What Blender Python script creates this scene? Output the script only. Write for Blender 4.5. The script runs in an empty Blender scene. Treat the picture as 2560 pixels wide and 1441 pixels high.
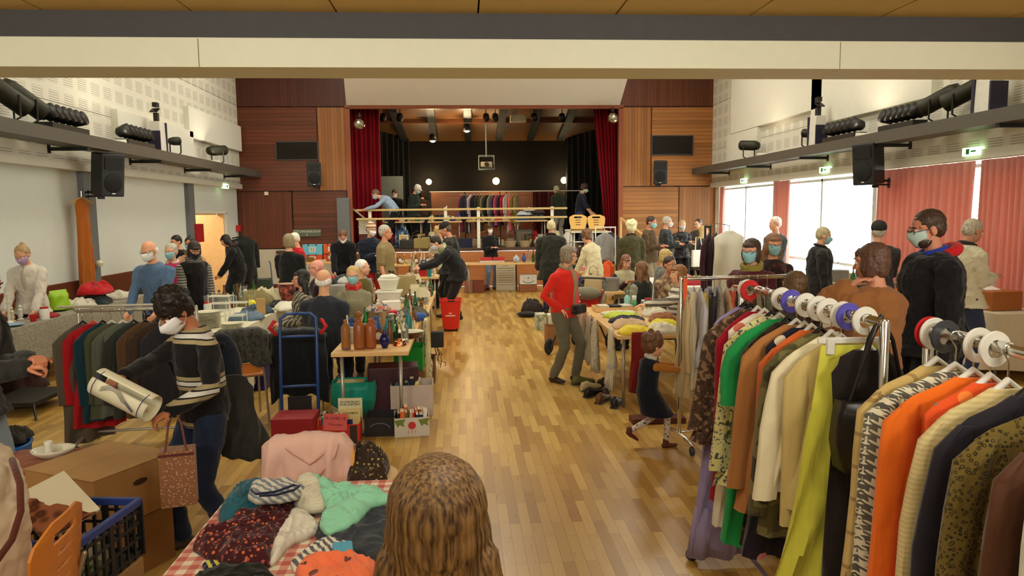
import bpy, bmesh, math, random
from mathutils import Vector, Matrix, Euler, noise
PI = math.pi
random.seed(7)
scn = bpy.context.scene
COL = scn.collection
# ---------------------------------------------------------------- camera
FPX, CX, CY, CAMH = 1800.0, 1280.0, 720.5, 1.95
_dY = Vector((1156 - CX, CY - 535.0, FPX)).normalized()          # hall axis seen from the camera (right, up, ahead)
_r = 0.0175
_dX = Vector((1.0, _r, (-(1156 - CX) - (CY - 535.0) * _r) / FPX)).normalized()
_dZ = Vector((_dX.y * _dY.z - _dX.z * _dY.y, _dX.z * _dY.x - _dX.x * _dY.z, _dX.x * _dY.y - _dX.y * _dY.x))
if _dZ.y < 0: _dZ = -_dZ
RIGHT = Vector((_dX.x, _dY.x, _dZ.x)); UP = Vector((_dX.y, _dY.y, _dZ.y)); AHEAD = Vector((_dX.z, _dY.z, _dZ.z))
cam_d = bpy.data.cameras.new('camera'); cam_d.sensor_width = 36; cam_d.lens = 36 * FPX / 2560
cam_d.clip_start = 0.05; cam_d.clip_end = 200
cam = bpy.data.objects.new('camera', cam_d); COL.objects.link(cam)
cam.matrix_world = Matrix(((RIGHT.x, UP.x, -AHEAD.x, 0), (RIGHT.y, UP.y, -AHEAD.y, 0), (RIGHT.z, UP.z, -AHEAD.z, CAMH), (0, 0, 0, 1)))
scn.camera = cam
def ray(px, py): return RIGHT * (px - CX) + UP * (CY - py) + AHEAD * FPX
def at(px, py, Y):
    """world point on the plane y=Y seen at a pixel"""
    d = ray(px, py); t = Y / d.y
    return Vector((d.x * t, Y, CAMH + d.z * t))
def on(px, py, z=0.0):
    """world point on the plane z seen at a pixel"""
    d = ray(px, py); t = (z - CAMH) / d.z
    return Vector((d.x * t, d.y * t, z))
def atx(px, py, X):
    d = ray(px, py); t = X / d.x
    return Vector((X, d.y * t, CAMH + d.z * t))
# ---------------------------------------------------------------- world, lights, exposure
scn.view_settings.view_transform = 'Standard'; scn.view_settings.look = 'None'
scn.view_settings.exposure = 0.36; scn.view_settings.gamma = 1.0
try: scn.view_settings.use_curve_mapping = False
except Exception: pass
w = bpy.data.worlds.new('sky'); scn.world = w; w.use_nodes = True
bg = w.node_tree.nodes['Background']; bg.inputs[0].default_value = (0.93, 0.97, 1.0, 1); bg.inputs[1].default_value = 10.5
XL, XR, YB, ZC = -5.9, 6.94, 19.5, 6.6        # hall: left wall, right wall, stage wall, high ceiling
YBEAM = 6.2; ZLOW = at(1280, 34, YBEAM + .04).z                        # beam where the low ceiling ends
def area(name, loc, rot, sx, sy, e, col=(1, .94, .80)):
    l = bpy.data.lights.new(name, 'AREA'); l.shape = 'RECTANGLE'; l.size = sx; l.size_y = sy; l.energy = e; l.color = col
    o = bpy.data.objects.new(name, l); COL.objects.link(o); o.location = loc; o.rotation_euler = rot
    return o
# daylight portals at the window openings (guide the sky light in)
for (y0, y1) in ((16.0, 19.2), (12.1, 15.3)):
    o = area('window_daylight', (XR + .25, (y0 + y1) / 2, 1.35), (0, PI / 2, 0), 2.5, y1 - y0, 1.0); o.data.cycles.is_portal = True
# ceiling lamps of the high hall (above the beam) and of the low ceiling over the camera
for (x, y) in ((-3.2, 8.6), (0.5, 8.6), (4.2, 8.6), (-3.2, 12.5), (0.5, 12.5), (4.2, 12.5), (-3.2, 16.2), (0.5, 16.2), (4.2, 16.2)):
    area('hall_ceiling_light', (x, y, ZC - .12), (0, 0, 0), 1.2, 1.2, 58)
for (x, y) in ((-3.6, 1.6), (0.4, 1.6), (4.4, 1.6), (-3.6, -1.4), (0.4, -1.4), (4.4, -1.4)):
    area('low_ceiling_light', (x, y, ZLOW - .03), (0, 0, 0), .9, .9, 26)
# fill lights added near the rear wall, aimed at the beam to brighten it
for x in (-4.2, -1.4, 1.4, 4.2):
    o = area('beam_fill_light', (x, -2.2, 3.05), (math.radians(92), 0, 0), .9, .25, 21, (1, .96, .84)); o.data.spread = 1.1
# ---------------------------------------------------------------- materials
def lin(c):
    return tuple(((v / 255) / 12.92 if v / 255 <= .04045 else ((v / 255 + .055) / 1.055) ** 2.4) for v in c) + (1,)
MATS = {}
class NT:
    def __init__(s, m): s.t = m.node_tree; s.n = s.t.nodes; s.b = s.n['Principled BSDF']
    def add(s, k, **kw):
        n = s.n.new(k)
        for a, v in kw.items(): setattr(n, a, v)
        return n
    def link(s, a, b): s.t.links.new(a, b)
    def math(s, op, a, b=None, c=None):
        n = s.n.new('ShaderNodeMath'); n.operation = op
        for i, v in enumerate((a, b, c)):
            if v is None: continue
            if isinstance(v, (int, float)): n.inputs[i].default_value = v
            else: s.link(v, n.inputs[i])
        return n.outputs[0]
    def mix(s, f, a, b):
        n = s.n.new('ShaderNodeMix'); n.data_type = 'RGBA'
        for i, v in ((0, f), (6, a), (7, b)):
            if isinstance(v, (int, float)): n.inputs[i].default_value = v
            elif isinstance(v, tuple): n.inputs[i].default_value = v
            else: s.link(v, n.inputs[i])
        return n.outputs[2]
    def ramp(s, f, stops, const=True):
        n = s.n.new('ShaderNodeValToRGB'); n.color_ramp.interpolation = 'CONSTANT' if const else 'LINEAR'
        e = n.color_ramp.elements
        while len(e) < len(stops): e.new(.5)
        for i, (p, c) in enumerate(stops): e[i].position = p; e[i].color = c
        s.link(f, n.inputs[0]); return n.outputs[0]
    def coord(s, scale=(1, 1, 1), rot=(0, 0, 0), kind='Object'):
        t = s.n.new('ShaderNodeTexCoord'); m = s.n.new('ShaderNodeMapping')
        m.inputs['Scale'].default_value = scale; m.inputs['Rotation'].default_value = rot
        s.link(t.outputs[kind], m.inputs[0]); return m.outputs[0]
    def xyz(s, v):
        n = s.n.new('ShaderNodeSeparateXYZ'); s.link(v, n.inputs[0]); return n.outputs
    def bump(s, h, st=.3, dist=.01):
        n = s.n.new('ShaderNodeBump'); n.inputs['Strength'].default_value = st; n.inputs['Distance'].default_value = dist
        s.link(h, n.inputs['Height']); s.link(n.outputs[0], s.b.inputs['Normal'])
def newmat(name, col=(200, 200, 200), rough=.7, metal=0.0, spec=.4):
    m = bpy.data.materials.new(name); m.use_nodes = True; t = NT(m)
    t.b.inputs['Base Color'].default_value = lin(col); t.b.inputs['Roughness'].default_value = rough
    t.b.inputs['Metallic'].default_value = metal; t.b.inputs['Specular IOR Level'].default_value = spec
    return m, t
def plain(col, rough=.6, metal=0.0, nv=.06):
    k = ('p', col, rough, metal)
    if k in MATS: return MATS[k]
    m, t = newmat('surface_%02x%02x%02x' % col, col, rough, metal)
    nz = t.add('ShaderNodeTexNoise'); nz.inputs['Scale'].default_value = 9; t.link(t.coord(), nz.inputs['Vector'])
    c = lin(col); d = tuple(v * (1 - nv * 2.5) for v in c[:3]) + (1,)
    t.link(t.mix(nz.outputs[0], d, tuple(min(1, v * (1 + nv)) for v in c[:3]) + (1,)), t.b.inputs['Base Color'])
    MATS[k] = m; return m
def chrome(col=(215, 215, 210), rough=.16):
    k = ('chrome', col, rough)
    if k not in MATS:
        m, t = newmat('polished_metal', col, rough, 1.0)
        nz = t.add('ShaderNodeTexNoise'); nz.inputs['Scale'].default_value = 30; t.link(t.coord(), nz.inputs['Vector'])
        t.link(t.math('MULTIPLY_ADD', nz.outputs[0], .12, rough - .04), t.b.inputs['Roughness']); MATS[k] = m
    return MATS[k]
def glow(col, e):
    k = ('g', col, e)
    if k not in MATS:
        m, t = newmat('lit_lamp', col, .5); t.b.inputs['Emission Color'].default_value = lin(col); t.b.inputs['Emission Strength'].default_value = e; MATS[k] = m
    return MATS[k]
def glass(col=(235, 245, 240), rough=.03, alpha=.35):
    k = ('gl', col, rough)
    if k not in MATS:
        m, t = newmat('clear_glass', col, rough); t.b.inputs['Transmission Weight'].default_value = .9; t.b.inputs['IOR'].default_value = 1.3; MATS[k] = m
    return MATS[k]
def fab(col, pat=None, c2=(240, 240, 240), c3=None, sc=1.0, rough=.9, weave=True, folds=.6):
    """cloth: a base colour, an optional woven or printed pattern, thread bump and soft folds"""
    k = ('f', col, pat, c2, c3, sc, rough, folds)
    if k in MATS: return MATS[k]
    m, t = newmat('cloth_%s_%02x%02x%02x' % ((pat or 'plain',) + col), col, rough, 0, .2)
    A, B = lin(col), lin(c2); Cc = lin(c3) if c3 else B
    co = t.coord((1, 1, 1)); x, y, z = t.xyz(co)[:3]; out = None
    nz = t.add('ShaderNodeTexNoise'); nz.inputs['Scale'].default_value = 7; nz.inputs['Detail'].default_value = 4; t.link(co, nz.inputs['Vector'])
    if pat == 'stripe' or pat == 'stripex':
        v = z if pat == 'stripe' else t.math('ADD', x, t.math('MULTIPLY', y, .6))
        v = t.math('ADD', v, t.math('MULTIPLY', nz.outputs[0], .012))
        f = t.math('FRACT', t.math('MULTIPLY', v, sc)); out = t.mix(t.math('GREATER_THAN', f, .5), A, B)
    elif pat == 'bands':       # groups of three stripes, as on the knitted jumper
        f = t.math('FRACT', t.math('MULTIPLY', z, sc))
        out = t.ramp(f, [(0, A), (.60, Cc), (.68, A), (.71, B), (.79, A), (.82, Cc), (.90, A)])
    elif pat == 'zebra':
        wv = t.add('ShaderNodeTexWave'); wv.inputs['Scale'].default_value = sc; wv.inputs['Distortion'].default_value = 5; wv.bands_direction = 'DIAGONAL'
        t.link(co, wv.inputs['Vector']); out = t.mix(t.math('GREATER_THAN', wv.outputs['Fac'], .52), A, B)
    elif pat in ('dots', 'floral', 'leopard'):
        vo = t.add('ShaderNodeTexVoronoi'); vo.inputs['Scale'].default_value = sc; t.link(co, vo.inputs['Vector'])
        dd = vo.outputs['Distance']
        if pat == 'dots': out = t.mix(t.math('LESS_THAN', dd, .27), A, B)
        elif pat == 'floral':
            rc = t.xyz(vo.outputs['Color'])
            fl = t.ramp(rc[0], [(0, B), (.4, Cc), (.75, A)])
            w2 = t.math('ADD', dd, t.math('MULTIPLY', nz.outputs[0], .25)); out = t.mix(t.math('LESS_THAN', w2, .48), A, fl)
        else: out = t.mix(t.math('MULTIPLY', t.math('GREATER_THAN', dd, .22), t.math('LESS_THAN', dd, .42)), A, B)
    elif pat == 'speckle':
        n2 = t.add('ShaderNodeTexNoise'); n2.inputs['Scale'].default_value = sc; n2.inputs['Detail'].default_value = 1; t.link(co, n2.inputs['Vector'])
        out = t.ramp(n2.outputs[0], [(0, B), (.42, A), (.56, Cc), (.66, A)])
    elif pat == 'camo':
        n2 = t.add('ShaderNodeTexNoise'); n2.inputs['Scale'].default_value = sc; n2.inputs['Detail'].default_value = 2; t.link(co, n2.inputs['Vector'])
        out = t.ramp(n2.outputs[0], [(0, B), (.42, A), (.52, Cc), (.62, B)])
    elif pat in ('check', 'hound', 'plaid'):
        u = t.math('MULTIPLY', t.math('ADD', x, t.math('MULTIPLY', y, 1.0)), sc); v = t.math('MULTIPLY', z if pat != 'check' else t.math('SUBTRACT', y, x), sc)
        if pat == 'check':
            a = t.math('GREATER_THAN', t.math('FRACT', t.math('MULTIPLY', x, sc)), .5); b = t.math('GREATER_THAN', t.math('FRACT', t.math('MULTIPLY', t.math('ADD', y, z), sc)), .5)
            s_ = t.math('MULTIPLY', t.math('ADD', a, b), .5); out = t.ramp(s_, [(0, A), (.3, Cc), (.8, B)])
        else:
            fu, fv = t.math('FRACT', u), t.math('FRACT', v)
            if pat == 'hound':
                a = t.math('GREATER_THAN', fu, .5); b = t.math('GREATER_THAN', fv, .5)
                dg = t.math('GREATER_THAN', t.math('FRACT', t.math('MULTIPLY', t.math('ADD', u, v), 2)), .5)
                same = t.math('COMPARE', a, b, .1); out = t.mix(t.math('ADD', t.math('MULTIPLY', same, a), t.math('MULTIPLY', t.math('SUBTRACT', 1, same), dg)), A, B)
            else:
                a = t.math('LESS_THAN', fu, .12); b = t.math('LESS_THAN', fv, .12); out = t.mix(t.math('MULTIPLY', t.math('ADD', a, b), .6), A, B)
    elif pat == 'knit':
        wv = t.add('ShaderNodeTexWave'); wv.inputs['Scale'].default_value = sc; wv.bands_direction = 'Z'; t.link(co, wv.inputs['Vector']); out = t.mix(t.math('MULTIPLY', wv.outputs['Fac'], .6), A, B)
    if out is None: out = A
    sh = tuple(v * .8 for v in A[:3]) + (1,)
    out = t.mix(t.math('MULTIPLY', nz.outputs[0], .35), out, sh)
    t.link(out, t.b.inputs['Base Color'])
    n3 = t.add('ShaderNodeTexNoise'); n3.inputs['Scale'].default_value = 1.0; n3.inputs['Detail'].default_value = 3; t.link(t.coord((11, 11, 4)), n3.inputs['Vector'])
    t.bump(n3.outputs[0], folds, .035)
    try: t.b.inputs['Sheen Weight'].default_value = .15
    except Exception: pass
    MATS[k] = m; return m
def hairm(c1, c2=None, sc=(130, 130, 9)):
    k = ('h', c1, c2, sc)
    if k in MATS: return MATS[k]
    m, t = newmat('hair_%02x%02x%02x' % c1, c1, .5); c2 = c2 or tuple(min(255, int(v * 1.35 + 6)) for v in c1)
    n = t.add('ShaderNodeTexNoise'); n.inputs['Scale'].default_value = 1; n.inputs['Detail'].default_value = 3; t.link(t.coord(sc), n.inputs['Vector'])
    t.link(t.ramp(n.outputs[0], [(.35, lin(c1)), (.65, lin(c2))], False), t.b.inputs['Base Color']); t.bump(n.outputs[0], .6, .004); MATS[k] = m; return m
def skinm(c=(222, 168, 132)):
    k = ('s', c)
    if k in MATS: return MATS[k]
    m, t = newmat('skin_%02x%02x%02x' % c, c, .5)
    n = t.add('ShaderNodeTexNoise'); n.inputs['Scale'].default_value = 14; t.link(t.coord(), n.inputs['Vector'])
    r = lin((min(255, c[0] + 6), max(0, c[1] - 22), max(0, c[2] - 22))); t.link(t.mix(t.math('MULTIPLY', n.outputs[0], .3), lin(c), r), t.b.inputs['Base Color'])
    try: t.b.inputs['Subsurface Weight'].default_value = .08; t.b.inputs['Subsurface Scale'].default_value = .02
    except Exception: pass
    MATS[k] = m; return m
def woodm(c1, c2, axis='z', board=0.0, horizontal=False, rough=.45, gap=.06):
    """boards running along an axis; board = board width in metres (0: no joints)"""
    k = ('w', c1, c2, axis, board, horizontal, rough)
    if k in MATS: return MATS[k]
    m, t = newmat('wood_%02x%02x%02x' % c1, c1, rough)
    sc = {'x': (1.2, 22, 22), 'y': (22, 1.2, 22), 'z': (22, 22, 1.2)}[axis]
    n = t.add('ShaderNodeTexNoise'); n.inputs['Scale'].default_value = 1; n.inputs['Detail'].default_value = 5; t.link(t.coord(sc), n.inputs['Vector'])
    col = t.ramp(n.outputs[0], [(.05, lin(c1)), (.95, lin(c2))], False)
    if board:
        x, y, z = t.xyz(t.coord())[:3]; v = z if horizontal else x
        u = t.math('DIVIDE', v, board); wn = t.add('ShaderNodeTexWhiteNoise', noise_dimensions='1D'); t.link(t.math('FLOOR', u), wn.inputs['W'])
        col = t.mix(t.math('MULTIPLY', wn.outputs[0], .45), col, lin(tuple(int(q * .6) for q in c1)))
        g = t.math('LESS_THAN', t.math('FRACT', u), gap); col = t.mix(t.math('MULTIPLY', g, .8), col, lin(tuple(int(q * .25) for q in c1)))
        t.bump(t.math('SUBTRACT', 1, g), .6, .006)
    t.link(col, t.b.inputs['Base Color']); MATS[k] = m; return m
# ---------------------------------------------------------------- mesh helpers
class MB:
    def __init__(s): s.v = []; s.f = []; s.m = []
    def quad(s, pts, mi=0):
        b = len(s.v); s.v += [Vector(p) for p in pts]; s.f.append(tuple(range(b, b + len(pts)))); s.m.append(mi); return s
    def box(s, c, d, rz=0, mi=0, rx=0, ry=0, taper=1.0):
        R = Euler((rx, ry, rz)).to_matrix(); b = len(s.v); c = Vector(c)
        for z in (-.5, .5):
            k = taper if z > 0 else 1
            for (x, y) in ((-.5, -.5), (.5, -.5), (.5, .5), (-.5, .5)): s.v.append(c + R @ Vector((x * d[0] * k, y * d[1] * k, z * d[2])))
        for f in ((0, 3, 2, 1), (4, 5, 6, 7), (0, 1, 5, 4), (1, 2, 6, 5), (2, 3, 7, 6), (3, 0, 4, 7)): s.f.append(tuple(b + i for i in f)); s.m.append(mi)
        return s
    def rings(s, rs, close=True, caps=True, mi=0):
        b = len(s.v); n = len(rs[0])
        for r in rs: s.v += [Vector(p) for p in r]
        for i in range(len(rs) - 1):
            for j in range(n if close else n - 1):
                k = (j + 1) % n; s.f.append((b + i * n + j, b + i * n + k, b + (i + 1) * n + k, b + (i + 1) * n + j)); s.m.append(mi)
        if caps:
            s.f.append(tuple(b + j for j in reversed(range(n)))); s.m.append(mi)
            e = b + (len(rs) - 1) * n; s.f.append(tuple(e + j for j in range(n))); s.m.append(mi)
        return s
    def tube(s, pts, r, n=10, mi=0, ends=True):
        pts = [Vector(p) for p in pts]; rr = r if isinstance(r, (list, tuple)) else [r] * len(pts)
        rs = []; up = None
        for i, p in enumerate(pts):
            a = pts[max(0, i - 1)]; c = pts[min(len(pts) - 1, i + 1)]; d = (c - a)
            d = d.normalized() if d.length > 1e-9 else Vector((0, 0, 1))
            if up is None: up = Vector((1, 0, 0)) if abs(d.x) < .8 else Vector((0, 1, 0))
            u = (up - d * up.dot(d)); u = u.normalized() if u.length > 1e-6 else d.orthogonal().normalized(); up = u; v = d.cross(u)
            if ends and i == 0: rs.append([p - d * rr[0] * .7 + (u * math.cos(t) + v * math.sin(t)) * rr[0] * .55 for t in [2 * PI * j / n for j in range(n)]])
            rs.append([p + (u * math.cos(t) + v * math.sin(t)) * rr[i] for t in [2 * PI * j / n for j in range(n)]])
            if ends and i == len(pts) - 1: rs.append([p + d * rr[-1] * .7 + (u * math.cos(t) + v * math.sin(t)) * rr[-1] * .55 for t in [2 * PI * j / n for j in range(n)]])
        return s.rings(rs, mi=mi)
    def lathe(s, prof, c=(0, 0, 0), n=20, mi=0, M=None):
        c = Vector(c); rs = []
        for (r, z) in prof:
            ring = [Vector((max(r, .0004) * math.cos(2 * PI * j / n), max(r, .0004) * math.sin(2 * PI * j / n), z)) for j in range(n)]
            rs.append([c + (M @ p if M else p) for p in ring])
        return s.rings(rs, mi=mi)
    def ell(s, c, r, M=None, n=14, mi=0):
        if isinstance(r, (int, float)): r = (r, r, r)
        c = Vector(c); rs = []
        for i in range(n // 2 + 1):
            a = -PI / 2 + PI * i / (n // 2); q = max(math.cos(a), .01)
            rs.append([c + ((M @ p) if M else p) for p in [Vector((r[0] * q * math.cos(2 * PI * j / n), r[1] * q * math.sin(2 * PI * j / n), r[2] * math.sin(a))) for j in range(n)]])
        return s.rings(rs, mi=mi)
    def prism(s, poly, z0, z1, M=None, mi=0):
        a = [Vector((p[0], p[1], z0)) for p in poly]; b = [Vector((p[0], p[1], z1)) for p in poly]
        if M: a = [M @ p for p in a]; b = [M @ p for p in b]
        return s.rings([a, b], mi=mi)
    def join(s, o, M=None):
        b = len(s.v); s.v += [(M @ v) if M else v.copy() for v in o.v]; s.f += [tuple(b + i for i in f) for f in o.f]; s.m += o.m; return s
def obj(name, mb, mats, parent=None, smooth=False, loc=None, rz=0.0, bevel=0.0, rot=None):
    me = bpy.data.meshes.new(name); me.from_pydata([tuple(v) for v in mb.v], [], mb.f); 
    mats = mats if isinstance(mats, (list, tuple)) else [mats]
    for m in mats: me.materials.append(m)
    if len(mats) > 1: me.polygons.foreach_set('material_index', mb.m)
    if smooth: me.polygons.foreach_set('use_smooth', [True] * len(me.polygons))
    me.update(); o = bpy.data.objects.new(name, me); COL.objects.link(o)
    if parent: o.parent = parent
    if loc is not None: o.location = loc
    if rot is not None: o.rotation_euler = rot
    elif rz: o.rotation_euler = (0, 0, rz)
    if bevel:
        b = o.modifiers.new('bevel', 'BEVEL'); b.width = bevel; b.segments = 2; b.limit_method = 'ANGLE'
    return o
def tag(o, label=None, cat=None, group=None, kind=None):
    if label: o['label'] = label
    if cat: o['category'] = cat
    if group: o['group'] = group
    if kind: o['kind'] = kind
    return o
def thing(name, label, cat, loc=(0, 0, 0), rz=0.0, group=None):
    o = bpy.data.objects.new(name, None); COL.objects.link(o); o.location = loc; o.rotation_euler = (0, 0, rz); o.empty_display_size = .1
    return tag(o, label, cat, group)
def struct(name, mb, m, smooth=False, bevel=0): return tag(obj(name, mb, m, smooth=smooth, bevel=bevel), kind='structure')
def part(name, mb, m, parent, smooth=False, label=None, bevel=0):
    o = obj(name, mb, m, parent, smooth, bevel=bevel)
    if label: o['label'] = label
    return o
def autosmooth(o, ang=40):
    me = o.data
    me.polygons.foreach_set('use_smooth', [True] * len(me.polygons))
    try: me.set_sharp_from_angle(angle=math.radians(ang))
    except Exception: pass
    return o
def text_on(body, size, M, m, parent, name='lettering', extrude=.0015, align='CENTER'):
    """raised lettering as a mesh, child of the thing it is printed on"""
    cu = bpy.data.curves.new(name, 'FONT'); cu.body = body; cu.size = size; cu.extrude = extrude; cu.align_x = align; cu.align_y = 'CENTER'; cu.resolution_u = 2
    tmp = bpy.data.objects.new('tmp', cu); COL.objects.link(tmp); bpy.context.view_layer.update()
    me = bpy.data.meshes.new_from_object(tmp.evaluated_get(bpy.context.evaluated_depsgraph_get())); bpy.data.objects.remove(tmp)
    me.name = name; me.transform(M); me.materials.clear(); me.materials.append(m)
    o = bpy.data.objects.new(name, me); COL.objects.link(o); o.parent = parent; return o
def FM(loc, right, up):
    """frame matrix: text x axis -> right, y axis -> up"""
    r = Vector(right).normalized(); u = Vector(up).normalized(); n = r.cross(u)
    return Matrix(((r.x, u.x, n.x, loc[0]), (r.y, u.y, n.y, loc[1]), (r.z, u.z, n.z, loc[2]), (0, 0, 0, 1)))
# ================================================================ the room
def perforated():
    m, t = newmat('perforated_white_panel', (226, 222, 206), .8)
    x, y, z = t.xyz(t.coord())[:3]
    # blocks of short horizontal slots, in rows, on 0.6 m panels
    fy = t.math('FRACT', t.math('DIVIDE', y, .40)); fz = t.math('FRACT', t.math('DIVIDE', t.math('ADD', z, .03), .30))
    blk = t.math('MULTIPLY', t.math('LESS_THAN', fy, .66), t.math('LESS_THAN', fz, .66))
    sl = t.math('LESS_THAN', t.math('FRACT', t.math('DIVIDE', z, .033)), .38)
    f = t.math('MULTIPLY', blk, sl)
    j = t.math('LESS_THAN', t.math('FRACT', t.math('DIVIDE', z, 1.2)), .008)
    c = t.mix(t.math('MULTIPLY', f, .55), lin((226, 222, 206)), lin((120, 112, 98))); c = t.mix(j, c, lin((110, 104, 92)))
    t.link(c, t.b.inputs['Base Color']); t.bump(t.math('SUBTRACT', 1, f), .5, .01); return m
PERF = perforated()
WHITE = plain((228, 226, 212), .8, nv=.02); WHITEL = plain((216, 220, 212), .75, nv=.02); CREAM = plain((226, 225, 200), .7, nv=.02)
DGREY = plain((72, 70, 70), .7); MGREY = plain((108, 112, 112), .6); STEEL = plain((96, 92, 84), .5, .3)
BLACK = plain((16, 16, 17), .6); BLACKM = plain((26, 26, 24), .45); DARKOL = plain((48, 48, 36), .5, .4)
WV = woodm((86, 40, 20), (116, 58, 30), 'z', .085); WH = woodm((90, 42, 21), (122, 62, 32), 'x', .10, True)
WVR = woodm((146, 90, 42), (178, 118, 60), 'z', .085); WHR = woodm((156, 98, 48), (188, 128, 68), 'x', .10, True)  # lighter golden copies of the stage timber, daylight glare put into the colour
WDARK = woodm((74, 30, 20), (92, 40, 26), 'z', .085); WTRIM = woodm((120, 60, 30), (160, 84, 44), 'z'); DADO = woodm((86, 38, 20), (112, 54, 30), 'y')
STAGEF = woodm((172, 104, 54), (196, 126, 70), 'x')
BEECH = woodm((214, 172, 110), (226, 188, 128), 'x', rough=.4); BEECHL = woodm((220, 180, 112), (230, 192, 128), 'z', rough=.4)
# floor: strip parquet laid along the hall
def parquet():
    m, t = newmat('strip_parquet', (190, 140, 80), .28, 0, .5)
    co = t.coord((1, 1, 1), (0, 0, PI / 2))
    b = t.add('ShaderNodeTexBrick'); b.offset = .37; b.squash = 1
    for k, v in (('Scale', 1.0), ('Mortar Size', .0012), ('Mortar Smooth', .1), ('Bias', 0.0), ('Brick Width', .52), ('Row Height', .066)): b.inputs[k].default_value = v
    b.inputs['Color1'].default_value = lin((156, 116, 48)); b.inputs['Color2'].default_value = lin((212, 176, 96)); b.inputs['Mortar'].default_value = lin((120, 80, 38))
    t.link(co, b.inputs['Vector'])
    b2 = t.add('ShaderNodeTexBrick'); b2.offset = .37
    for k, v in (('Scale', 1.0), ('Mortar Size', .0), ('Bias', -.75), ('Brick Width', .52), ('Row Height', .066)): b2.inputs[k].default_value = v
    b2.inputs['Color1'].default_value = (0, 0, 0, 1); b2.inputs['Color2'].default_value = (1, 1, 1, 1); t.link(co, b2.inputs['Vector'])
    n = t.add('ShaderNodeTexNoise'); n.inputs['Detail'].default_value = 5; n.inputs['Scale'].default_value = 1; t.link(t.coord((34, 2.2, 1)), n.inputs['Vector'])
    n2 = t.add('ShaderNodeTexNoise'); n2.inputs['Scale'].default_value = .5; t.link(t.coord(), n2.inputs['Vector'])
    c = t.mix(t.math('MULTIPLY', n.outputs[0], .13), b.outputs['Color'], lin((132, 92, 34)))
    c = t.mix(t.math('MULTIPLY', n2.outputs[0], .22), c, lin((184, 138, 64)))
    t.link(c, t.b.inputs['Base Color'])
    t.link(t.math('MULTIPLY_ADD', n.outputs[0], .10, .24), t.b.inputs['Roughness']); t.bump(b.outputs['Fac'], -.15, .002); return m
Y0 = -3.0
struct('floor', MB().box(((XL + XR) / 2, (Y0 + 28) / 2, -.06), (XR - XL + .6, 28 - Y0, .12)), parquet())
# left wall: plain plaster below, perforated panels above
ml = MB().box((XL - .1, (Y0 + YB) / 2, 1.33), (.2, YB - Y0, 2.66))
DY0, DY1, DZ = 16.0, 18.55, 2.05
ml = MB(); 
for (y0, y1, z0, z1) in ((Y0, DY0, 0, 2.66), (DY1, YB, 0, 2.66), (DY0, DY1, DZ, 2.66)): ml.box((XL - .1, (y0 + y1) / 2, (z0 + z1) / 2), (.2, y1 - y0, z1 - z0))
struct('wall_left', ml, WHITEL)
struct('wall_left_upper', MB().box((XL - .02, (Y0 + YB) / 2, (2.66 + ZC) / 2), (.26, YB - Y0, ZC - 2.66)), PERF)
struct('wall_right_upper', MB().box((XR + .02, (Y0 + YB) / 2, (2.6 + ZC) / 2), (.26, YB - Y0, ZC - 2.6)), PERF)
mr = MB()
for (y0, y1) in ((Y0, 8.2), (19.2, YB)): mr.box((XR + .1, (y0 + y1) / 2, 1.3), (.2, y1 - y0, 2.6))
mr.box((XR + .1, 15.7, 1.3), (.16, .30, 2.6)); mr.box((XR + .1, (8.2 + 19.2) / 2, .04), (.2, 11.0, .08))
struct('wall_right', mr, WHITE)
struct('wall_rear', MB().box(((XL + XR) / 2, Y0 - .1, ZC / 2), (XR - XL + .6, .2, ZC)), WHITE)
# ceilings
struct('ceiling', MB().box(((XL + XR) / 2, (YBEAM + 28) / 2, ZC + .05), (XR - XL + .6, 28 - YBEAM, .1)), WHITE)
mc = MB(); x = XL + .21
while x < XR + 1.1:
    mc.box((x + .585, (Y0 + YBEAM + .3) / 2, ZLOW + .03), (1.155, YBEAM + .3 - Y0, .06)); x += 1.17
struct('ceiling_low', mc, plain((208, 176, 104), .7, nv=.03), bevel=.004)
struct('ceiling_low_backing', MB().box(((XL + XR) / 2, (Y0 + YBEAM + .35) / 2, ZLOW + .09), (XR - XL + .6, YBEAM + .35 - Y0, .06)), DGREY)
# the beam: grey steel strip, cream fascia of three boards, stepped soffit
W = XR - XL + .5; XM = (XL + XR) / 2
struct('trim_1', MB().box((XM, YBEAM + .12, ZLOW - .15), (W, .16, .30)), DGREY)
fz = 3.475 - .0
mf = MB()
zt = at(1280, 99, YBEAM).z; zb = at(1280, 170, YBEAM).z
xa, xb = at(496, 130, YBEAM).x, at(2101, 130, YBEAM).x
for (a, b) in ((XL - .2, xa), (xa, xb), (xb, XR + .2)): mf.box(((a + b) / 2, YBEAM + .14, (zt + zb) / 2), (b - a - .006, .28, zt - zb))
struct('trim_2', mf, CREAM, bevel=.003)
struct('trim_3', MB().box((XM, YBEAM + .13, (zt + zb) / 2 + .02), (W, .2, zt - zb - .02)).box((XM, YBEAM + .52, (zt + ZC) / 2), (W, .30, ZC - zt + .1)).box((XM, YBEAM + .36, zb + .06), (W, .36, .1)), CREAM)
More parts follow.
